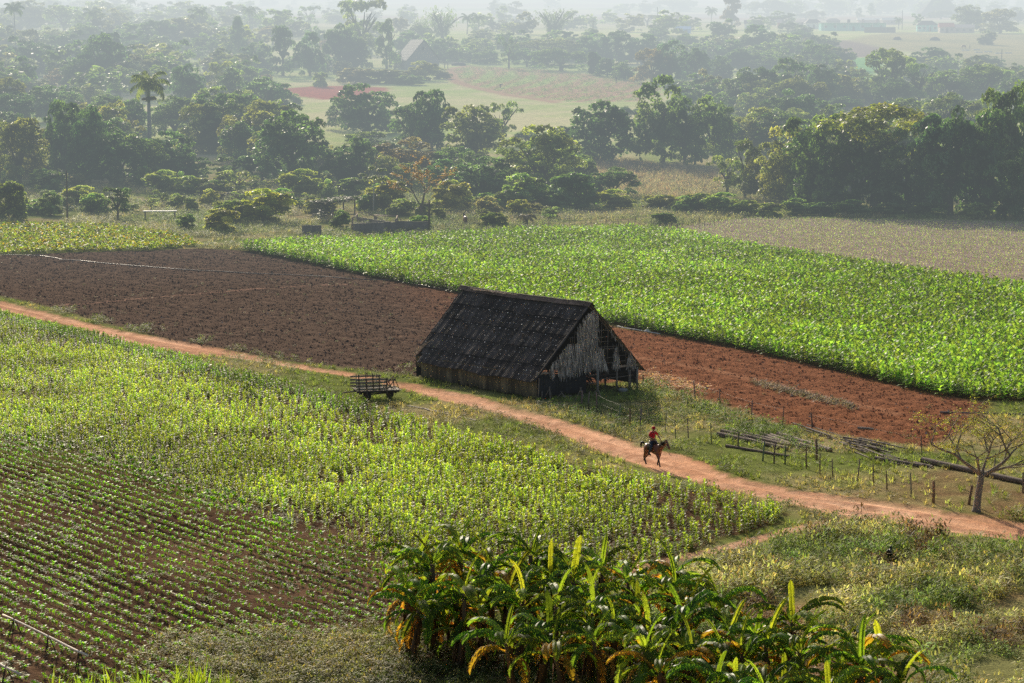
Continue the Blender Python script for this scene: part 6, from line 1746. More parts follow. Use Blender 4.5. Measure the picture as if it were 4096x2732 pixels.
# tripods of sticks, sawn trunk and stone in front of the gable
def tripod(loc, h, lab, seed):
    g = random.Random(seed); t = empty('stick_tripod', loc, g.uniform(0, 6)); tag(t, lab, 'stick tripod', 'stick tripods by the barn gable')
    for k in range(3):
        a = k * 2.1 + g.uniform(-.3, .3); m = MB()
        m.tube([(.45 * math.cos(a), .45 * math.sin(a), -.03), (-.08 * math.cos(a), -.08 * math.sin(a), h)], [.035, .025], 6, 0, (1.2, 1.15, 1.1)); m.build('stick', M['weather'], t)
for (c, y, h, lab, sd_) in [(265, 1420, .9, 'stick tripod by the barn corner under the dark gable wall', 1), (430, 1420, .55, 'short stick tripod in front of the dark gable wall', 2), (690, 1440, .95, 'wide stick tripod where the dark gable wall ends', 3), (920, 1395, .75, 'stick tripod at the foot of the thick pale post', 4), (1385, 1280, .7, 'stick tripod by the narrow post near the barn end', 5), (1450, 1290, .9, 'stick tripod leaning at the last gable post', 6)]:
    tripod(gp(2120 + c / 3.408, 1180 + y / 3.408), h, lab, sd_)
p = gp(2120 + 1265 / 3.408, 1180 + 1320 / 3.408); m = MB(); m.ball((0, 0, .12), (.42, .3, .17), 10, 7, jit=.25)
tag(m.build('boulder', M['stone'], None, True, loc=p), 'pale flat boulder lying in the open barn doorway', 'stone')
def wood_log(nm, a, b, r, lab, cat='log', group=None, mt='log', r2=None, tint=(1, 1, 1), sag=0.0, z=None):
    a = vec(a); b = vec(b); o = a.copy()
    m = MB(); n = 6; rr = r2 or r * .8
    pts = [(a.lerp(b, i / n) - o) + Vector((R(-.3, .3) * r, R(-.3, .3) * r, -sag * math.sin(i / n * PI))) for i in range(n + 1)]
    pts[0] = Vector((0, 0, 0)); pts[-1] = b - o
    rad = [r + (rr - r) * i / n for i in range(n + 1)]
    m.tube(pts, rad, 10, 0, tint, cap=False, rough=.12)
    for pt, q, d in ((pts[0], rad[0], pts[0] - pts[1]), (pts[-1], rad[-1], pts[-1] - pts[-2])):
        m.tube([pt - d.normalized() * .01, pt + d.normalized() * .004], [q * .97, q * .93], 10, 1)
    return tag(m.build(nm, [M[mt], M['logend']], None, True, loc=o), lab, cat, group)
def glog(nm, u0, v0, u1, v1, r, lab, lift=0.0, **k):
    a = gp(u0, v0); b = gp(u1, v1); a[2] += r * .8 + lift; b[2] += (k.get('r2') or r) * .8 + lift
    return wood_log(nm, a, b, r, lab, **k)
glog('log', 2120 + 430 / 3.408, 1180 + 1400 / 3.408, 2120 + 560 / 3.408, 1180 + 1385 / 3.408, .07, 'short grey log lying before the dark gable wall', tint=(1.3, 1.3, 1.25))

# ------------------------------------------------------------------ fences
def fence(nm, lab, posts, hs, rad, wires=(), wiremat='wire', tint=(1, 1, 1), cat='fence', wr=.003):
    P = [gp(u, v) for u, v in posts]; t = empty(nm, P[0]); tag(t, lab, cat); o = vec(P[0]); tops = []
    for i, p in enumerate(P):
        h = hs[i % len(hs)] * R(.92, 1.05); r = rad * R(.75, 1.25); lx, ly = R(-.10, .10), R(-.10, .10)
        b = vec(p) - o; m = MB(); e = b + Vector((lx * h, ly * h, h))
        m.tube([b - Vector((0, 0, .15)), b.lerp(e, .5) + Vector((R(-.03, .03), 0, 0)), e, e + Vector((0, 0, .05))], [r * 1.1, r, r * .85, r * .3], 7, 0, tuple(c * R(.7, 1.2) for c in tint), rough=.2)
        m.build('post', M['weather'], t, True); tops.append((b, e))
    for f in wires:
        m = MB()
        for (b0, e0), (b1, e1) in zip(tops, tops[1:]):
            q0, q1 = b0.lerp(e0, f), b1.lerp(e1, f)
            m.tube([q0, q0.lerp(q1, .5) - Vector((0, 0, .05)), q1], wr, 4, cap=False)
        m.build('wire', M[wiremat], t)
    return t
f1 = crop(2120, 1180, 3.408, [(690, 1560), (790, 1540), (915, 1580)])
yard = [(2325, 1632), (2353, 1634), (2389, 1648), (2478, 1686), (2521, 1703), (2560, 1712), (2660, 1728), (2704, 1754), (2754, 1755), (2847, 1776), (2952, 1795), (3050, 1846), (3096, 1854), (3140, 1858), (3226, 1875), (3281, 1902), (3333, 1912), (3430, 1926), (3495, 1940), (3548, 1960), (3645, 1987)]
fence('wire_fence', 'wire fence of thin crooked posts along the road below the logs', yard, [1.25, 1.15, 1.3], .042, (.92, .55))
fence('wire_fence', 'line of thin posts along the red ploughed soil behind the logs', [(2780, 1588), (2882, 1632), (3006, 1672), (3128, 1707), (3248, 1720), (3690, 1830), (3830, 1862), (3974, 1895), (4092, 1970)], [1.15, 1.3], .045, (.9,))
def lone_post(u, v, h, r, lab, tilt):
    p = gp(u, v); m = MB(); m.tube([(0, 0, -.2), (tilt * .5 + .01, 0, h * .5), (tilt, 0, h * .94), (tilt, 0, h)], [r * 1.1, r, r * .95, r * .35], 9, 0, (1.25, 1, .85), rough=.15)
    tag(m.build('fence_post', M['weather'], None, True, loc=p), lab, 'post')
lone_post(3733, 2015, 1.3, .085, 'thick pointed wooden post standing alone by the road west of the sparse tree', 0)
lone_post(3874, 2020, 1.12, .08, 'leaning wooden post right beside the sparse tree trunk', .17)
lone_post(3267, 1840, 1.3, .08, 'crooked wooden post standing in the pile of old poles', -.05)
lone_post(2572, 1545, .9, .05, 'short post at the far corner of the barn gable', 0)
g = random.Random(3)
stick_us = np.linspace(1735, 2130, 26)
fence('stick_fence', 'low fence of crooked sticks closing the scrub behind the green tobacco', [(u, 938 - (u - 1735) * .028 + g.uniform(-3, 3)) for u in stick_us], [.9, 1.1, .7, 1.3], .035, (.6,), 'weather', wr=.03)
fence('stick_fence', 'row of thin uneven sticks along the far edge of the green tobacco', [(u, 918 + g.uniform(-3, 3) - (u - 2150) * .012) for u in np.linspace(2150, 2860, 34)], [.9, 1.2, 1.6, 1.0], .035, (.6,), 'weather', wr=.02)

# ------------------------------------------------------------------ logs and poles in the yard
Lc = lambda x, y: (2700 + x / 2.939, 1650 + y / 2.939)
LG = [((505, 275), (1320, 445), .16, 'dark log, lowest of the big logs lying in the grass'), ((550, 240), (1345, 410), .15, 'weathered log with a broken end, second lowest of the big logs'), ((660, 222), (1500, 425), .13, 'grey log with a sawn brown end between weeds'),
      ((1010, 265), (1340, 375), .12, 'pale grey log partly hidden by green weeds'), ((1120, 280), (1695, 450), .12, 'slim grey log beside the long pale one'), ((1210, 275), (1830, 465), .17, 'long pale log with a clean round sawn end'),
      ((600, 405), (1345, 530), .10, 'thin dark log lying just behind the wire fence')]
for (a, b, r, lab) in LG:
    q0, q1 = Lc(*a), Lc(*b); glog('log', *q0, *q1, r, lab, group='logs lying in the yard grass', r2=r * .9, tint=(1.25, 1.2, 1.15) if 'pale' in lab or 'grey' in lab else (.8, .72, .66))
tb = [('log', (3800 - 300, 1840), (3690, 1870), .13, 'dark beam end of the long trunk near the pole pile'), ('log', (3690, 1850), (4096, 1938), .19, 'very long dark tree trunk lying behind the sparse tree'), ('log', (3655, 1858), (3730, 1874), .12, 'short hollow log piece below the long trunk')]
for (nm, a, b, r, lab) in tb: glog(nm, *a, *b, r, lab, tint=(.75, .70, .68), r2=r * .9)
g = random.Random(14)
for k in range(26):
    u0 = g.uniform(3350, 3440); v0 = g.uniform(1752, 1800); ln = g.uniform(90, 190)
    ang = g.uniform(.08, .42)
    glog('pole', u0, v0, u0 + ln, v0 + ln * ang, g.uniform(.035, .06), 'old weathered pole thrown on the untidy pile at the red soil edge', lift=g.uniform(0, .55) * math.sin(min(1, k / 20) * PI), group='old poles in the untidy pile', tint=(g.uniform(.5, 1.3),) * 3)
for k in range(9):
    u0 = 3170 + g.uniform(0, 90); v0 = 1708 + (u0 - 3170) * .22 + g.uniform(-8, 8); ln = g.uniform(70, 140)
    glog('pole', u0, v0, u0 + ln, v0 + ln * .33, g.uniform(.03, .05), 'thin dark branch in the small brush heap behind the logs', lift=g.uniform(0, .2), group='branches in the small brush heap', tint=(g.uniform(.6, 1.1),) * 3)
for k in range(9):
    u0 = 3480 + g.uniform(0, 120); v0 = 1822 + (u0 - 3480) * .18 + g.uniform(-10, 14); ln = g.uniform(60, 130)
    glog('plank', u0, v0, u0 + ln, v0 + ln * .24, g.uniform(.03, .06), 'splintered plank lying between the pole pile and the long trunk', lift=g.uniform(0, .15), group='splintered planks by the trunk', tint=(g.uniform(.7, 1.3),) * 3)
glog('plank', 3760, 1652, 4096, 1660, .07, 'long horizontal pole lying in the grass behind the sparse tree crown')
glog('log', 3430, 1748, 3493, 1752, .10, 'stubby log lying on top of the old pole pile', lift=.5)

# poles lying by the cart and in the crop
Bc = lambda x, y: (1350 + x / 1.679, 1000 + y / 1.679)
for (a, b, r, lab) in [((465, 1048), (860, 1115), .045, 'long bleached pole lying in the grass below the barn, upper one'), ((600, 1075), (930, 1145), .04, 'long bleached pole lying in the grass below the barn, lower one')]:
    glog('pole', *Bc(*a), *Bc(*b), r, lab, mt='bleached', r2=r * .8)
c4 = lambda x, y: (x / 1.679, 1800 + y / 1.679)
glog('pole', *c4(1120, 965), *c4(1380, 1078), .03, 'pale straight stick lying in the middle of the seedling rows', lift=.12, mt='bleached', r2=.025)
glog('pole', 2512, 2007, 2680, 2057, .03, 'pale stick lying in the thin weedy corner of the tobacco', lift=.1, mt='bleached')
def trestle(u0, v0, u1, v1, hgt, r, lab, legs):
    """long pole carried on stick tripods; (u, v) are photo points on the pole itself"""
    a = gp(u0, v0, hgt); b = gp(u1, v1, hgt); a[2] = hgt; b[2] = hgt; o = vec(a)
    t = empty('pole_trestle', (a[0], a[1], 0)); tag(t, lab, 'pole rack'); o.z = 0
    m = MB(); va, vb = vec(a) - o, vec(b) - o
    m.tube([va.lerp(vb, i / 8) + Vector((0, 0, R(-.02, .02))) for i in range(9)], [r * R(.9, 1.05) * (.75 + .03 * i) for i in range(9)], 9, rough=.08); m.build('pole', M['bleached'], t, True)
    for f in legs:
        p = va.lerp(vb, f)
        for k in range(3):
            q = random.Random(int(u0 + f * 100) + k); an = k * 2.1 + q.uniform(0, .6)
            m = MB(); e = Vector((p.x + .42 * math.cos(an), p.y + .42 * math.sin(an), -.04))
            m.tube([p + Vector((0, 0, .08)), p.lerp(e, .5), e], [.028, .026, .02], 6, 0, (.75, .7, .65)); m.build('leg', M['bark'], t)
        m = MB(); m.tube([p + Vector((-.28, -.1, -p.z + .22)), p + Vector((.28, .12, -p.z + .26))], .02, 5); m.build('brace', M['bark'], t)
k5 = lambda x, y: (x / 2.947, 2200 + y / 2.947)
trestle(*k5(34, 758), *k5(1038, 1250), .85, .055, 'long pale pole on stick tripods in the seedling rows at the corner', [.14, .55, .9])
trestle(*k5(-500, 1090), *k5(240, 1470), .85, .06, 'shorter pale pole on stick tripods at the lowest picture corner', [.35, .78])
glog('pole', *k5(60, 1335), *k5(560, 1290), .02, 'thin dark branch lying between the two pale trestle poles', lift=.1, mt='bark')

# irrigation pipe along the field edge
pp = [gp(u, v) + np.array([0, 0, .06]) for u, v in [(-60, 1021), (60, 1021), (160, 1024), (220, 1033), (250, 1040), (320, 1044), (400, 1053), (520, 1063), (660, 1074), (800, 1084), (900, 1088), (1000, 1095), (1160, 1101), (1300, 1108), (1400, 1117), (1500, 1121), (1576, 1122), (1660, 1138), (1750, 1154), (1845, 1172)]]
o = vec(pp[0]); m = MB(); m.tube([vec(p) - o for p in pp], .045, 7)
tag(m.build('irrigation_pipe', M['pipe'], None, True, loc=o), 'long black irrigation pipe snaking across the dark ploughed soil', 'pipe')
pp = [gp(u, v) + np.array([0, 0, .06]) for u, v in [(2468, 1306), (2500, 1314), (2540, 1320), (2575, 1326), (2640, 1338)]]
o = vec(pp[0]); m = MB(); m.tube([vec(p) - o for p in pp], .04, 7)
tag(m.build('irrigation_pipe', M['white'], None, True, loc=o), 'short pale pipe on the red soil edge behind the barn', 'pipe')
p = gp(2590, 1328); m = MB(); m.ball((0, 0, .1), (.3, .2, .15), 8, 6, jit=.3); tag(m.build('sack', M['white'], None, True, loc=p), 'white sack lying at the edge of the dense tobacco', 'sack')

# ------------------------------------------------------------------ cart
def cart():
    c0 = lambda x, y: (1400 + x / 10.686, 1480 + y / 10.686)
    wl = gp(*c0(735, 1290)); wr = gp(*c0(1700, 1195))
    ax = wr - wl; ln = np.linalg.norm(ax); ax /= ln
    rz = math.atan2(.26, .965)
    mid = (wl + wr) / 2
    t = empty('farm_cart', mid, rz); tag(t, 'old wooden farm cart with slatted side and two tyres at the field edge', 'cart')
    inv = Matrix.Rotation(-rz, 3, 'Z')
    zb = .74
    # bed runs along local x
    bx0, bx1, by = -1.75, 1.45, 1.0
    m = MB()
    for k in range(7):
        y = -by + (k + .5) * 2 * by / 7; m.box(((bx0 + bx1) / 2, y, zb), (bx1 - bx0 + R(-.1, .1), 2 * by / 7 - .015, .05), None, 0, (R(.7, 1.2),) * 3)
    m.build('bed', M['plank'], t)
    m = MB()
    for y in (-.6, .6): m.box(((bx0 + bx1) / 2, y, zb - .11), (bx1 - bx0 - .1, .09, .16), None, 0, (.35, .33, .3))
    for x in (-1.4, 0, 1.1): m.box((x, 0, zb - .2), (.1, 1.7, .1), None, 0, (.3, .3, .3))
    m.build('chassis', M['weather'], t)
    m = MB()
    for k in range(4): m.box((-.72, -by - .02, zb + .14 + k * .225), (2.28 + R(-.04, .04), .03, .15), Matrix.Rotation(R(-.012, .012), 3, 'Y'), 0, (R(.85, 1.25),) * 3)
    m.build('side_rail', M['plank'], t)
    m = MB()
    for k in range(4): m.box((-.72, by, zb + .14 + k * .225), (2.28, .03, .13), None, 0, (R(.7, 1.0),) * 3)
    m.build('side_rail', M['plank'], t)
    for x, h in ((-1.6, 1.3), (-1.05, .98), (-.58, 1.35), (-.12, 1.24), (.42, .95)):
        m = MB(); m.bar((x, -by - .06, zb - .25), (x - .06, -by - .07, zb + h * .95), .06, .07, 0, (.55, .5, .45)); m.build('stake', M['weather'], t)
    for x, h in ((-1.4, .95), (-.7, 1.15), (.1, .95)):
        m = MB(); m.bar((x, by + .04, zb - .1), (x, by + .04, zb + h), .05, .05, 0, (.5, .45, .4)); m.build('stake', M['weather'], t)
    for wp in (wl, wr):
        q = inv @ (vec(wp) - vec(mid)); r, wd = .40, .24
        ang = math.atan2(ax[1], ax[0]) - rz
        a = Vector((math.cos(ang), math.sin(ang), 0))
        w_ = empty('wheel', (q.x, q.y, r)); w_.parent = t; w_.rotation_euler = (0, 0, ang)
        m = MB()
        prof = [(-wd / 2, .26), (-wd / 2, .36), (-wd * .36, .40), (wd * .36, .40), (wd / 2, .36), (wd / 2, .26), (0, .25)]
        n = 24; vs, fs = [], []
        for i in range(n):
            th_ = 2 * PI * i / n
            for (x, rr) in prof: vs.append((x, rr * math.cos(th_), rr * math.sin(th_)))
        K = len(prof)
        for i in range(n):
            for k in range(K):
                k2 = (k + 1) % K; j = (i + 1) % n
                fs.append((i * K + k, j * K + k, j * K + k2, i * K + k2))
        m.add(vs, fs); m.build('tyre', M['tyre'], w_, False)
        m = MB(); m.tube([(-wd * .33, 0, 0), (wd * .2, 0, 0)], [.262, .262], 18)
        m.tube([(-wd * .55, 0, 0), (wd * .4, 0, 0)], [.075, .09], 10); m.build('rim', M['rim'], w_)
    m = MB(); q0 = inv @ (vec(wl) - vec(mid)); q1 = inv @ (vec(wr) - vec(mid)); m.bar((q0.x, q0.y, .40), (q1.x, q1.y, .40), .09, .09, 0, (.4, .3, .25)); m.build('axle', M['rim'], t)
    m = MB(); m.tube([(bx0 + .2, 0, zb - .12), (bx0 - .8, .05, zb - .2), (bx0 - 1.3, .05, .25)], .05, 7, 0, (1.3, 1.2, 1.1)); m.build('drawbar', M['weather'], t)
    # broken timber frame lying on the open part of the bed
    for (a, b) in [((.55, -.6, .05), (1.1, -.5, .72)), ((1.1, -.5, .75), (1.38, -.55, .05)), ((.45, -.3, .45), (1.2, .3, .85)), ((.5, .2, .05), (.95, .1, .7)), ((.9, -.2, .05), (.7, .3, .75)), ((.5, -.6, .4), (1.0, -.7, .05)), ((1.2, .2, .05), (1.05, .0, .8)), ((.4, -.1, .55), (1.05, -.15, .62)), ((.4, .4, .06), (1.4, .2, .08)), ((.9, -.6, .6), (1.3, -.4, .95)), ((-.9, .3, .95), (.2, .5, .8)), ((-.75, .3, .8), (-.75, .35, 1.15))]:
        m = MB(); m.bar((a[0], a[1], zb + a[2]), (b[0], b[1], zb + b[2]), .05, .06, 0, (.55, .48, .42))
        ob = m.build('broken_frame', M['weather'], t)
cart()

# ------------------------------------------------------------------ concrete pens in the scrub
K7 = lambda x, y: (1200 + x / 2.351, 780 + y / 2.351)
def pen_wall(a, b, h, th, lab):
    A = gp(*K7(*a)); B = gp(*K7(*b)); o = vec(A); d = vec(B) - o; d.z = 0
    m = MB(); n = max(2, int(d.length / .9)); q = Matrix.Rotation(math.atan2(d.y, d.x), 3, 'Z')
    for i in range(n):
        hh = h + R(-.06, .06); c = d * ((i + .5) / n)
        m.box((c.x, c.y, hh / 2 - .1), (d.length / n + (.004 if i % 2 else 0), th * (1 + .02 * (i % 3)), hh + .2), q, 0, (R(.8, 1.15),) * 3)
    tag(m.build('pen_wall', M['concrete'], None, loc=o), lab, 'wall')
pen_wall((500, 372), (905, 352), 1.45, .18, 'long low grey concrete pen wall facing the green tobacco')
pen_wall((905, 352), (1215, 352), 1.5, .18, 'dark grey concrete pen wall ending by the vine covered post')
pen_wall((540, 268), (880, 318), .9, .16, 'inner concrete wall of the pens slanting down to the front wall')
pen_wall((20, 395), (200, 390), 1.5, .18, 'short dark wall at the western end of the pens')
pen_wall((120, 225), (230, 240), .8, .16, 'low wall beside the vine covered shed')
def pen_frame(posts, beams, lab):
    P0 = gp(*K7(*posts[0][:2])); o = vec(P0); t = empty('pole_gantry', P0); tag(t, lab, 'pole frame', None)
    pts = []
    for (x, yb, yt) in posts:
        p = gp(*K7(x, yb)); h = (yb - yt) / 2.351 / px_per_m(p); b = vec(p) - o; m = MB(); m.tube([b - Vector((0, 0, .2)), b + Vector((R(-.05, .05), 0, h))], [.15, .12], 7, 0, (1.1, 1.05, 1)); m.build('post', M['weather'], t, True); pts.append(b + Vector((0, 0, h)))
    for (i, j) in beams:
        m = MB(); m.tube([pts[i], pts[i].lerp(pts[j], .5) - Vector((0, 0, .06)), pts[j]], .085, 6, 0, (1.2, 1.15, 1.1)); m.build('beam', M['weather'], t, True)
pen_frame([(322, 262, 190), (540, 262, 178), (490, 365, 220)], [(0, 1), (1, 2)], 'grey pole frame of two posts and a beam west of the pens')
pen_frame([(700, 270, 188), (716, 285, 200), (915, 305, 195), (900, 350, 235), (1000, 345, 270)], [(0, 2), (2, 3)], 'grey pole frame standing over the concrete pens')
for (a, b, lab) in [((620, 158), (830, 268), 'long pole leaning down across the pen frame'), ((920, 195), (975, 280), 'short pole leaning from the pen frame to the ground'), ((235, 272), (305, 210), 'thin pole leaning on the western frame'), ((500, 288), (700, 310), 'upper of the pale rails lying inside the pens'), ((505, 305), (640, 322), 'lower of the pale rails lying inside the pens'), ((1525, 300), (1705, 300), 'long rail of the stick fence by the brown horse')]:
    a_, b_ = K7(*a), K7(*b); h0 = 2.4 if 'long pole' in lab else 1.9 if 'short pole' in lab else 0; A = gp(*a_, h0) if h0 else gp(*a_); B = gp(*b_)
    A[2] += h0 if h0 else .5; B[2] += .1 if h0 else .5
    wood_log('pole', A, B, .07, lab, 'pole', tint=(1.3, 1.25, 1.2))
m = MB(); p = gp(*K7(1215, 355)); m.tube([(0, 0, -.2), (0, .02, 3.0), (.02, 0, 4.4)], [.16, .14, .10], 8, 0, (.7, .7, .65)); tag(m.build('post', M['weather'], None, True, loc=p), 'tall dark post wrapped in vine at the end of the pens', 'post')
# vine covered shed
p0 = gp(*K7(200, 245)); p1 = gp(*K7(515, 200)); o = vec(p0); d = vec(p1) - o; d.z = 0
t = empty('vine_shed', p0, math.atan2(d.y, d.x)); tag(t, 'low open shed overgrown with dark vines beside the pens', 'shed'); Ls = d.length
for x in (0, .32, .66, 1):
    m = MB(); m.tube([(x * Ls, 0, -.1), (x * Ls, 0, 2.4)], .12, 6); m.build('post', M['weather'], t)
m = MB(); m.box((Ls * .55, 1.0, 2.55), (Ls * .95, 2.2, .14)); m.build('roof', M['thatchdark'], t)
dd_ = crown_cards([(x, y, z, .1) for x in np.linspace(.05, 1, 9) for y in (0, .12) for z in (.95, 1.05)] + [(.02 + .1 * R(0, 1), .0, z, .09) for z in np.linspace(.1, .95, 7)] + [(.12 + .1 * R(0, 1), .02, z, .07) for z in np.linspace(.1, .9, 6)], 160, .03, 9)
link('vines', np_mesh('vines', dd_[0], dd_[1], dd_[2], [M['leaf']]), t, sc=(Ls, Ls, 2.6), color=(.045, .07, .03))
# stump of a dead palm with hanging grey leaves
p = gp(*K7(2130, 305)); s = px_per_m(p); t = empty('dead_palm', p); tag(t, 'dead palm stump with drooping grey brown leaves by the stick fence', 'dead palm')
m = MB(); m.tube([(0, 0, -.2), (.02, 0, 1.6), (0, 0, 1.75)], [.22, .2, .1], 8); m.build('trunk', M['bark'], t, True)
for k in range(11): link('frond', FRM['coco'][k % 3], t, (0, 0, 1.65), (0, R(.1, .8), k * 2.4), (1.6, 1.6, 1.6), (.12, .10, .075))
# tin trough table and sloping board near the bean field
p = gp(*C1(1075, 1480)); t = empty('work_table', p, .1); tag(t, 'low table with pale top standing in the scrub above the bean field', 'table')
m = MB(); m.box((0, 0, 1.35), (4.8, 1.2, .08)); m.build('top', M['white'], t)
for x in (-2.1, 2.1):
    m = MB(); m.tube([(x, 0, -.1), (x, 0, 1.3)], .11, 6); m.build('leg', M['weather'], t)

# ------------------------------------------------------------------ utility poles
def upole(u, base, top, arms, lab, r=.14, wires=None):
    p = gp(u, base); s = px_per_m(p); h = (base - top) / s; t = empty('utility_pole', p); tag(t, lab, 'utility pole')
    m = MB(); m.tube([(0, 0, -.3), (0, 0, h)], [r * 1.2, r * .75], 8, 0, (.7, .7, .68)); m.build('pole', M['weather'], t, True)
    for k in range(arms):
        m = MB(); m.box((0, 0, h - .35 - .8 * k), (2.6, .12, .14), None, 0, (.6, .6, .6)); m.build('crossarm', M['weather'], t)
        for x in (-1.1, 0, 1.1):
            m = MB(); m.tube([(x, 0, h - .28 - .8 * k), (x, 0, h - .05 - .8 * k)], [.06, .04], 6); m.build('insulator', M['white'], t)
    if wires:
        for (du, dv, dz) in wires:
            q = gp(u + du, base + dv); m = MB(); a = Vector((0, 0, h - .4)); b = vec(q) - vec(p) + Vector((0, 0, h - 1 + dz))
            m.tube([a.lerp(b, i / 8) - Vector((0, 0, .9 * math.sin(i / 8 * PI))) for i in range(9)], .022, 4, cap=False); m.build('wire', M['wire'], t)
upole(*C1(453, 1482), C1(0, 1145)[1], 0, 'thin utility pole standing at the bean field edge before dark trees', .13, [(-420, 12, 0), (-420, 12, -1.2)])
upole(*C2(1716, 245), C2(0, 138)[1], 1, 'utility pole with a crossarm on the far hazy plain', .2)
upole(*C2(2148, 215), C2(0, 50)[1], 0, 'tall thin mast rising over the far hazy trees', .16)
upole(*C3(848, 120), C3(0, -8)[1], 0, 'thin pole behind the small houses of the village', .16)
upole(*C3(1530, 200), C3(0, 70)[1], 0, 'pole standing between the turquoise house and the small aqua house', .16)
upole(*C3(2200, 430), C3(0, 333)[1], 0, 'thin pole at the lower edge of the stubble field', .16)
upole(*C3(1450, 95), C3(0, -5)[1], 0, 'faint pole behind the village near the thatched barn', .18)

# ------------------------------------------------------------------ village houses
def frame_at(u0, u1, base):
    a = gp(u0, base); b = gp(u1, base); o = vec(a); d = vec(b) - o; rz = math.atan2(d.y, d.x)
    z = min(a[2], b[2], float(height(*(a + b)[:2] / 2)))
    return (a[0], a[1], z - .1), rz, Vector((d.x, d.y, 0)).length, px_per_m((a + b) / 2)
def house(u0, u1, base, top, wallm, roofm, lab, nwin=3, depth=6, roof='flat', porch=0, doors=1, name='house', roofh=1.4, cat='house', tanks=0):
    loc, rz, L, s = frame_at(u0, u1, base); H_ = (base - top) / s
    t = empty(name, loc, rz); tag(t, lab, cat)
    Hw = H_ if roof == 'flat' else H_ * .62
    m = MB(); m.box((L / 2, depth / 2, Hw / 2), (L, depth, Hw)); m.build('wall', M[wallm], t)
    m = MB()
    if roof == 'flat':
        m.box((L / 2, depth / 2 - porch / 2, Hw + .09), (L + .5, depth + .5 + porch, .2))
    elif roof == 'gable':
        rh = H_ - Hw; y0, y1 = -.4, depth + .4
        m.add([(-.3, y0, Hw - .05), (L + .3, y0, Hw - .05), (L + .3, y1, Hw - .05), (-.3, y1, Hw - .05), (-.3, depth / 2, Hw + rh), (L + .3, depth / 2, Hw + rh)], [(0, 1, 5, 4), (2, 3, 4, 5), (0, 4, 3), (1, 2, 5), (3, 2, 1, 0)])
    else:
        rh = H_ - Hw; y0, y1 = -.4, depth + .4
        m.add([(-.3, y0, Hw - .05), (L + .3, y0, Hw - .05), (L + .3, y1, Hw - .05), (-.3, y1, Hw - .05), (L * .25, depth / 2, Hw + rh), (L * .75, depth / 2, Hw + rh)], [(0, 1, 5, 4), (2, 3, 4, 5), (0, 4, 3), (1, 2, 5), (3, 2, 1, 0)])
    m.build('roof', M[roofm], t)
    n = nwin + doors
    for k in range(n):
        x = (k + .5) / n * L
        if k == n // 2 and doors or (doors > 1 and k == 1):
            m = MB(); m.box((x, -.03, min(1.05, Hw * .42)), (.95, .06, min(2.05, Hw * .82))); m.build('door', M['dark'], t)
        else:
            m = MB()
            for (cx, cz, dx, dz) in ((x, Hw * .55 + .55, 1.3, .1), (x, Hw * .55 - .55, 1.3, .1), (x - .6, Hw * .55, .1, 1.0), (x + .6, Hw * .55, .1, 1.0)): m.box((cx, -.035, cz), (dx, .07, dz))
            w_ = m.build('window', M['white'], t); m = MB(); m.box((x, -.012, Hw * .55), (1.1, .05, 1.0)); m.build('pane', M['glass'], w_)
    if porch:
        for k in range(6):
            m = MB(); m.box(((k + .2) / 5.4 * L, -porch + .1, Hw / 2), (.22, .22, Hw)); m.build('column', M['white'], t)
    for k in range(tanks):
        m = MB(); x = L * (.45 + .22 * k); m.tube([(x, depth * .6, Hw + .1), (x, depth * .6, Hw + 1.7)], [.75, .7], 14); m.build('water_tank', M['pink' if k else 'greyroof'], t, True)
    return t
c3 = lambda x: 2700 + x / 1.684
k3 = lambda y: y / 1.684
house(c3(985), c3(1420), k3(207), k3(154), 'aqua', 'white', 'long flat roofed turquoise house with white columns above the stubble field', 6, 8, 'flat', 2.2, 1, tanks=3)
house(c3(880), c3(990), k3(195), k3(128), 'white', 'greyroof', 'small white house with dark hipped roof at the west end of the turquoise house', 2, 7, 'hip')
house(c3(1020), c3(1110), k3(160), k3(122), 'greyroof', 'greyroof', 'dark roofed outbuilding peeking over the turquoise house', 1, 6, 'hip', doors=0)
house(c3(1235), c3(1395), k3(160), k3(117), 'pink', 'white', 'white roofed long building behind the turquoise house', 2, 7, 'gable', doors=0)
house(c3(1400), c3(1520), k3(165), k3(117), 'pink', 'white', 'white sheet roofed shed behind the turquoise house, east one', 1, 6, 'gable', doors=0)
house(c3(1630), c3(1770), k3(213), k3(138), 'aqua', 'greyroof', 'small aqua house with dark hipped roof and white porch', 3, 7, 'hip', 1.6)
house(c3(1785), c3(1880), k3(222), k3(152), 'pink', 'redroof', 'pink house with a red roof beside the small aqua house', 2, 8, 'gable')
house(c3(1880), c3(2012), k3(222), k3(162), 'pink', 'pink', 'plain pale pink wing stretching east of the red roofed house', 3, 6, 'gable', doors=0)
house(c3(468), c3(565), k3(200), k3(134), 'white', 'greyroof', 'small white house with grey gabled roof among trees near the reddish tree', 1, 7, 'gable')
house(c3(690), c3(718), k3(192), k3(128), 'redwall', 'pink', 'narrow bright red hut between bushes', 0, 4, 'gable', name='hut')
house(c3(815), c3(870), k3(175), k3(130), 'pink', 'pink', 'small pinkish house with gable between red hut and white house', 1, 6, 'gable')
house(c3(2), c3(100), k3(225), k3(175), 'blue', 'blue', 'blue painted hut among the hazy trees', 1, 6, 'gable', name='hut')
house(c3(2240), c3(2345), k3(90), k3(38), 'white', 'greyroof', 'hazy far house with grey roof beyond the village trees', 2, 8, 'hip')
house(*[1350 + x / 1.679 for x in (1165, 1300)], 132 / 1.679, 92 / 1.679, 'white', 'white', 'long white roofed shed on the far hazy plain between bamboo clumps', 2, 10, 'gable', doors=0, name='shed')
house(*[1350 + x / 1.679 for x in (740, 845)], 335 / 1.679, 308 / 1.679, 'white', 'white', 'low pale shed roof right of the hillside barn'.replace('right of', 'east of'), 0, 6, 'flat', name='shed')
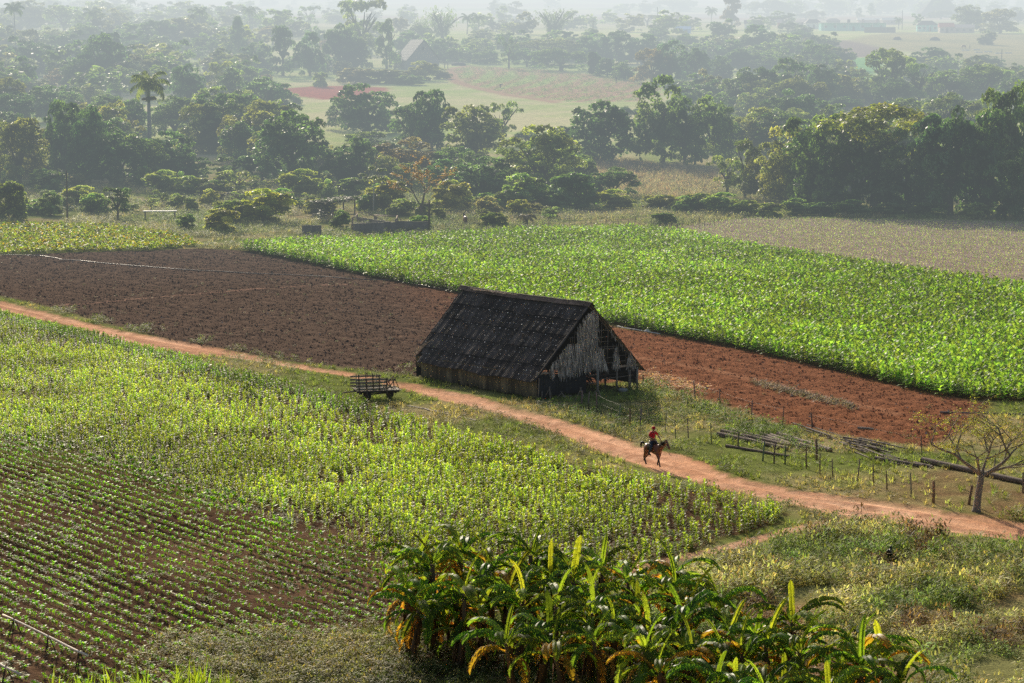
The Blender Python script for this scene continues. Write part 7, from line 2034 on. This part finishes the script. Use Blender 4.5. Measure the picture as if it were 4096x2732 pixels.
house(*[x / 1.679 for x in (1425, 1570)], 505 / 1.679, 415 / 1.679, 'greyroof', 'greyroof', 'low grey house with a pale edged roof among dark trees', 1, 8, 'gable')
house(*[x / 1.679 for x in (335, 425)], 492 / 1.679, 440 / 1.679, 'white', 'white', 'white walled hut with flat roof half hidden by trees', 1, 6, 'flat', name='hut')
house(*[x / 1.679 for x in (2150, 2260)], 480 / 1.679, 425 / 1.679, 'greyroof', 'greyroof', 'dark shed with striped roof under the tree beside the hillside barn', 0, 6, 'gable', name='shed')
# wall, tank, spoil heaps and troughs
loc, rz, L_, s = frame_at(c3(1275), c3(1485), k3(220)); m = MB(); m.box((L_ / 2, 0, 1.2), (L_, .3, 2.6)); tag(m.build('boundary_wall', M['concrete'], None, loc=loc, rot=(0, 0, rz)), 'grey brown boundary wall in front of the turquoise house', 'wall')
for (x, y, w_, lab) in [(1497, 268, 62, 'dark heap of earth in the stubble field, nearest the turquoise house'.replace('nearest', 'closer to')), (1750, 272, 70, 'dark heap of earth in the middle of the stubble field'), (2098, 292, 95, 'low grassy heap at the east side of the stubble field')]:
    p = gp(c3(x), k3(y)); s = px_per_m(p); r_ = w_ / 1.684 / s / 2; m = MB(); m.ball((0, 0, 0), (r_, r_ * .8, r_ * .62), 14, 10, jit=.3); tag(m.build('earth_heap', M['thatchdark'], None, True, loc=p), lab, 'heap')
for i, (x, y) in enumerate([(1957, 341), (2032, 338), (2045, 355), (2108, 351), (2182, 361), (2245, 360)]):
    p = gp(c3(x), k3(y)); m = MB(); m.box((0, 0, .2), (2.8, .4, .35)); o_ = ['first', 'second', 'third', 'fourth', 'fifth', 'sixth'][i]
    tag(m.build('trough', M['white'], None, loc=p, rot=(0, 0, R(-.1, .1))), f'white trough in the stubble field, {o_} counted from the grazing horse', 'trough', 'white troughs in the stubble field')
# thatched barn on the hill
loc, rz, L_, s = frame_at(c3(1655), c3(1915), k3(112)); t = empty('thatched_barn', loc, rz); tag(t, 'big dark thatched barn with steep roof behind the village', 'barn'); H_ = 122 / 1.684 / s
m = MB(); m.box((L_ / 2, 5, H_ * .12), (L_ * .94, 9.5, H_ * .24)); m.build('wall', M['thatchdark'], t)
m = MB(); m.add([(0, -1, H_ * .2), (L_, -1, H_ * .2), (L_, 11, H_ * .2), (0, 11, H_ * .2), (L_ * .36, 5, H_), (L_ * .78, 5, H_)], [(0, 1, 5, 4), (2, 3, 4, 5), (0, 4, 3), (1, 2, 5), (3, 2, 1, 0)]); m.build('roof', M['thatchdark'], t)
m = MB(); m.box((L_ * .28, .2, H_ * .11), (1.2, .15, H_ * .2)); m.build('door', M['dark'], t)
# hillside barn
a, b, c_ = gp(*C2(468, 470)), gp(*C2(690, 468)), gp(*C2(330, 440))
o = vec(a); d = vec(b) - o; rz = math.atan2(d.y, d.x); W_ = Vector((d.x, d.y, 0)).length; s = px_per_m(a)
t = empty('hillside_barn', (a[0], a[1], min(a[2], b[2]) - .2), rz + .15); tag(t, 'grey barn with plank gable and dark tiled roof beside the hillside field', 'barn')
He, Hr, Ld = 3.4, 205 / 1.679 / s, 14
m = MB(); m.add([(0, 0, 0), (W_, 0, 0), (W_, 0, He), (W_ * .52, 0, Hr), (0, 0, He), (0, Ld, 0), (W_, Ld, 0), (W_, Ld, He), (W_ * .52, Ld, Hr), (0, Ld, He)], [(0, 1, 2, 3, 4), (9, 8, 7, 6, 5), (0, 4, 9, 5), (1, 6, 7, 2)])
m.build('wall', mat('grey_plank_gable', (.30, .29, .27), .9, 1.5, .25, .3, (6, 6, .3)), t)
for sd_ in (0, 1):
    m = MB(); n = 14
    for i in range(n):
        f0, f1 = i / n, (i + 1.06) / n
        e0 = (-.4, He - .25) if sd_ == 0 else (W_ + .4, He - .25); r0 = (W_ * .52, Hr + .12)
        q = lambda f: (e0[0] + (r0[0] - e0[0]) * f, e0[1] + (r0[1] - e0[1]) * f)
        (xa, za), (xb, zb_) = q(f0), q(f1)
        for j in range(12):
            y0, y1 = -.4 + j * (Ld + .8) / 12, -.4 + (j + 1) * (Ld + .8) / 12 - .02; cc = (R(.7, 1.3),) * 3
            m.add([(xa, y0, za + .06), (xb, y0, zb_), (xb, y1, zb_), (xa, y1, za + .06)], [(0, 1, 2, 3)], 0, cc)
    m.build('roof_slope', M['greyroof'], t)
m = MB(); m.box((W_ * .5, -.05, Hr * .72), (.5, .1, 1.0)); m.build('vent', M['dark'], t)
m = MB(); m.box((W_ + 1.6, 2, 2.6), (3.2, 4, .15), Matrix.Rotation(.2, 3, 'Y')); m.build('lean_to_roof', M['greyroof'], t)
for y in (.3, 3.7):
    m = MB(); m.tube([(W_ + 3, y, 0), (W_ + 3, y, 2.4)], .12, 6); m.build('post', M['weather'], t)
# dark object next to the barn lane
p = gp(*C2(815, 440)); m = MB(); m.ball((0, 0, .2), (2.6, 1.6, .9), 12, 8, jit=.2); tag(m.build('earth_heap', M['thatchdark'], None, True, loc=p), 'dark low heap at the end of the hillside barn lane', 'heap')
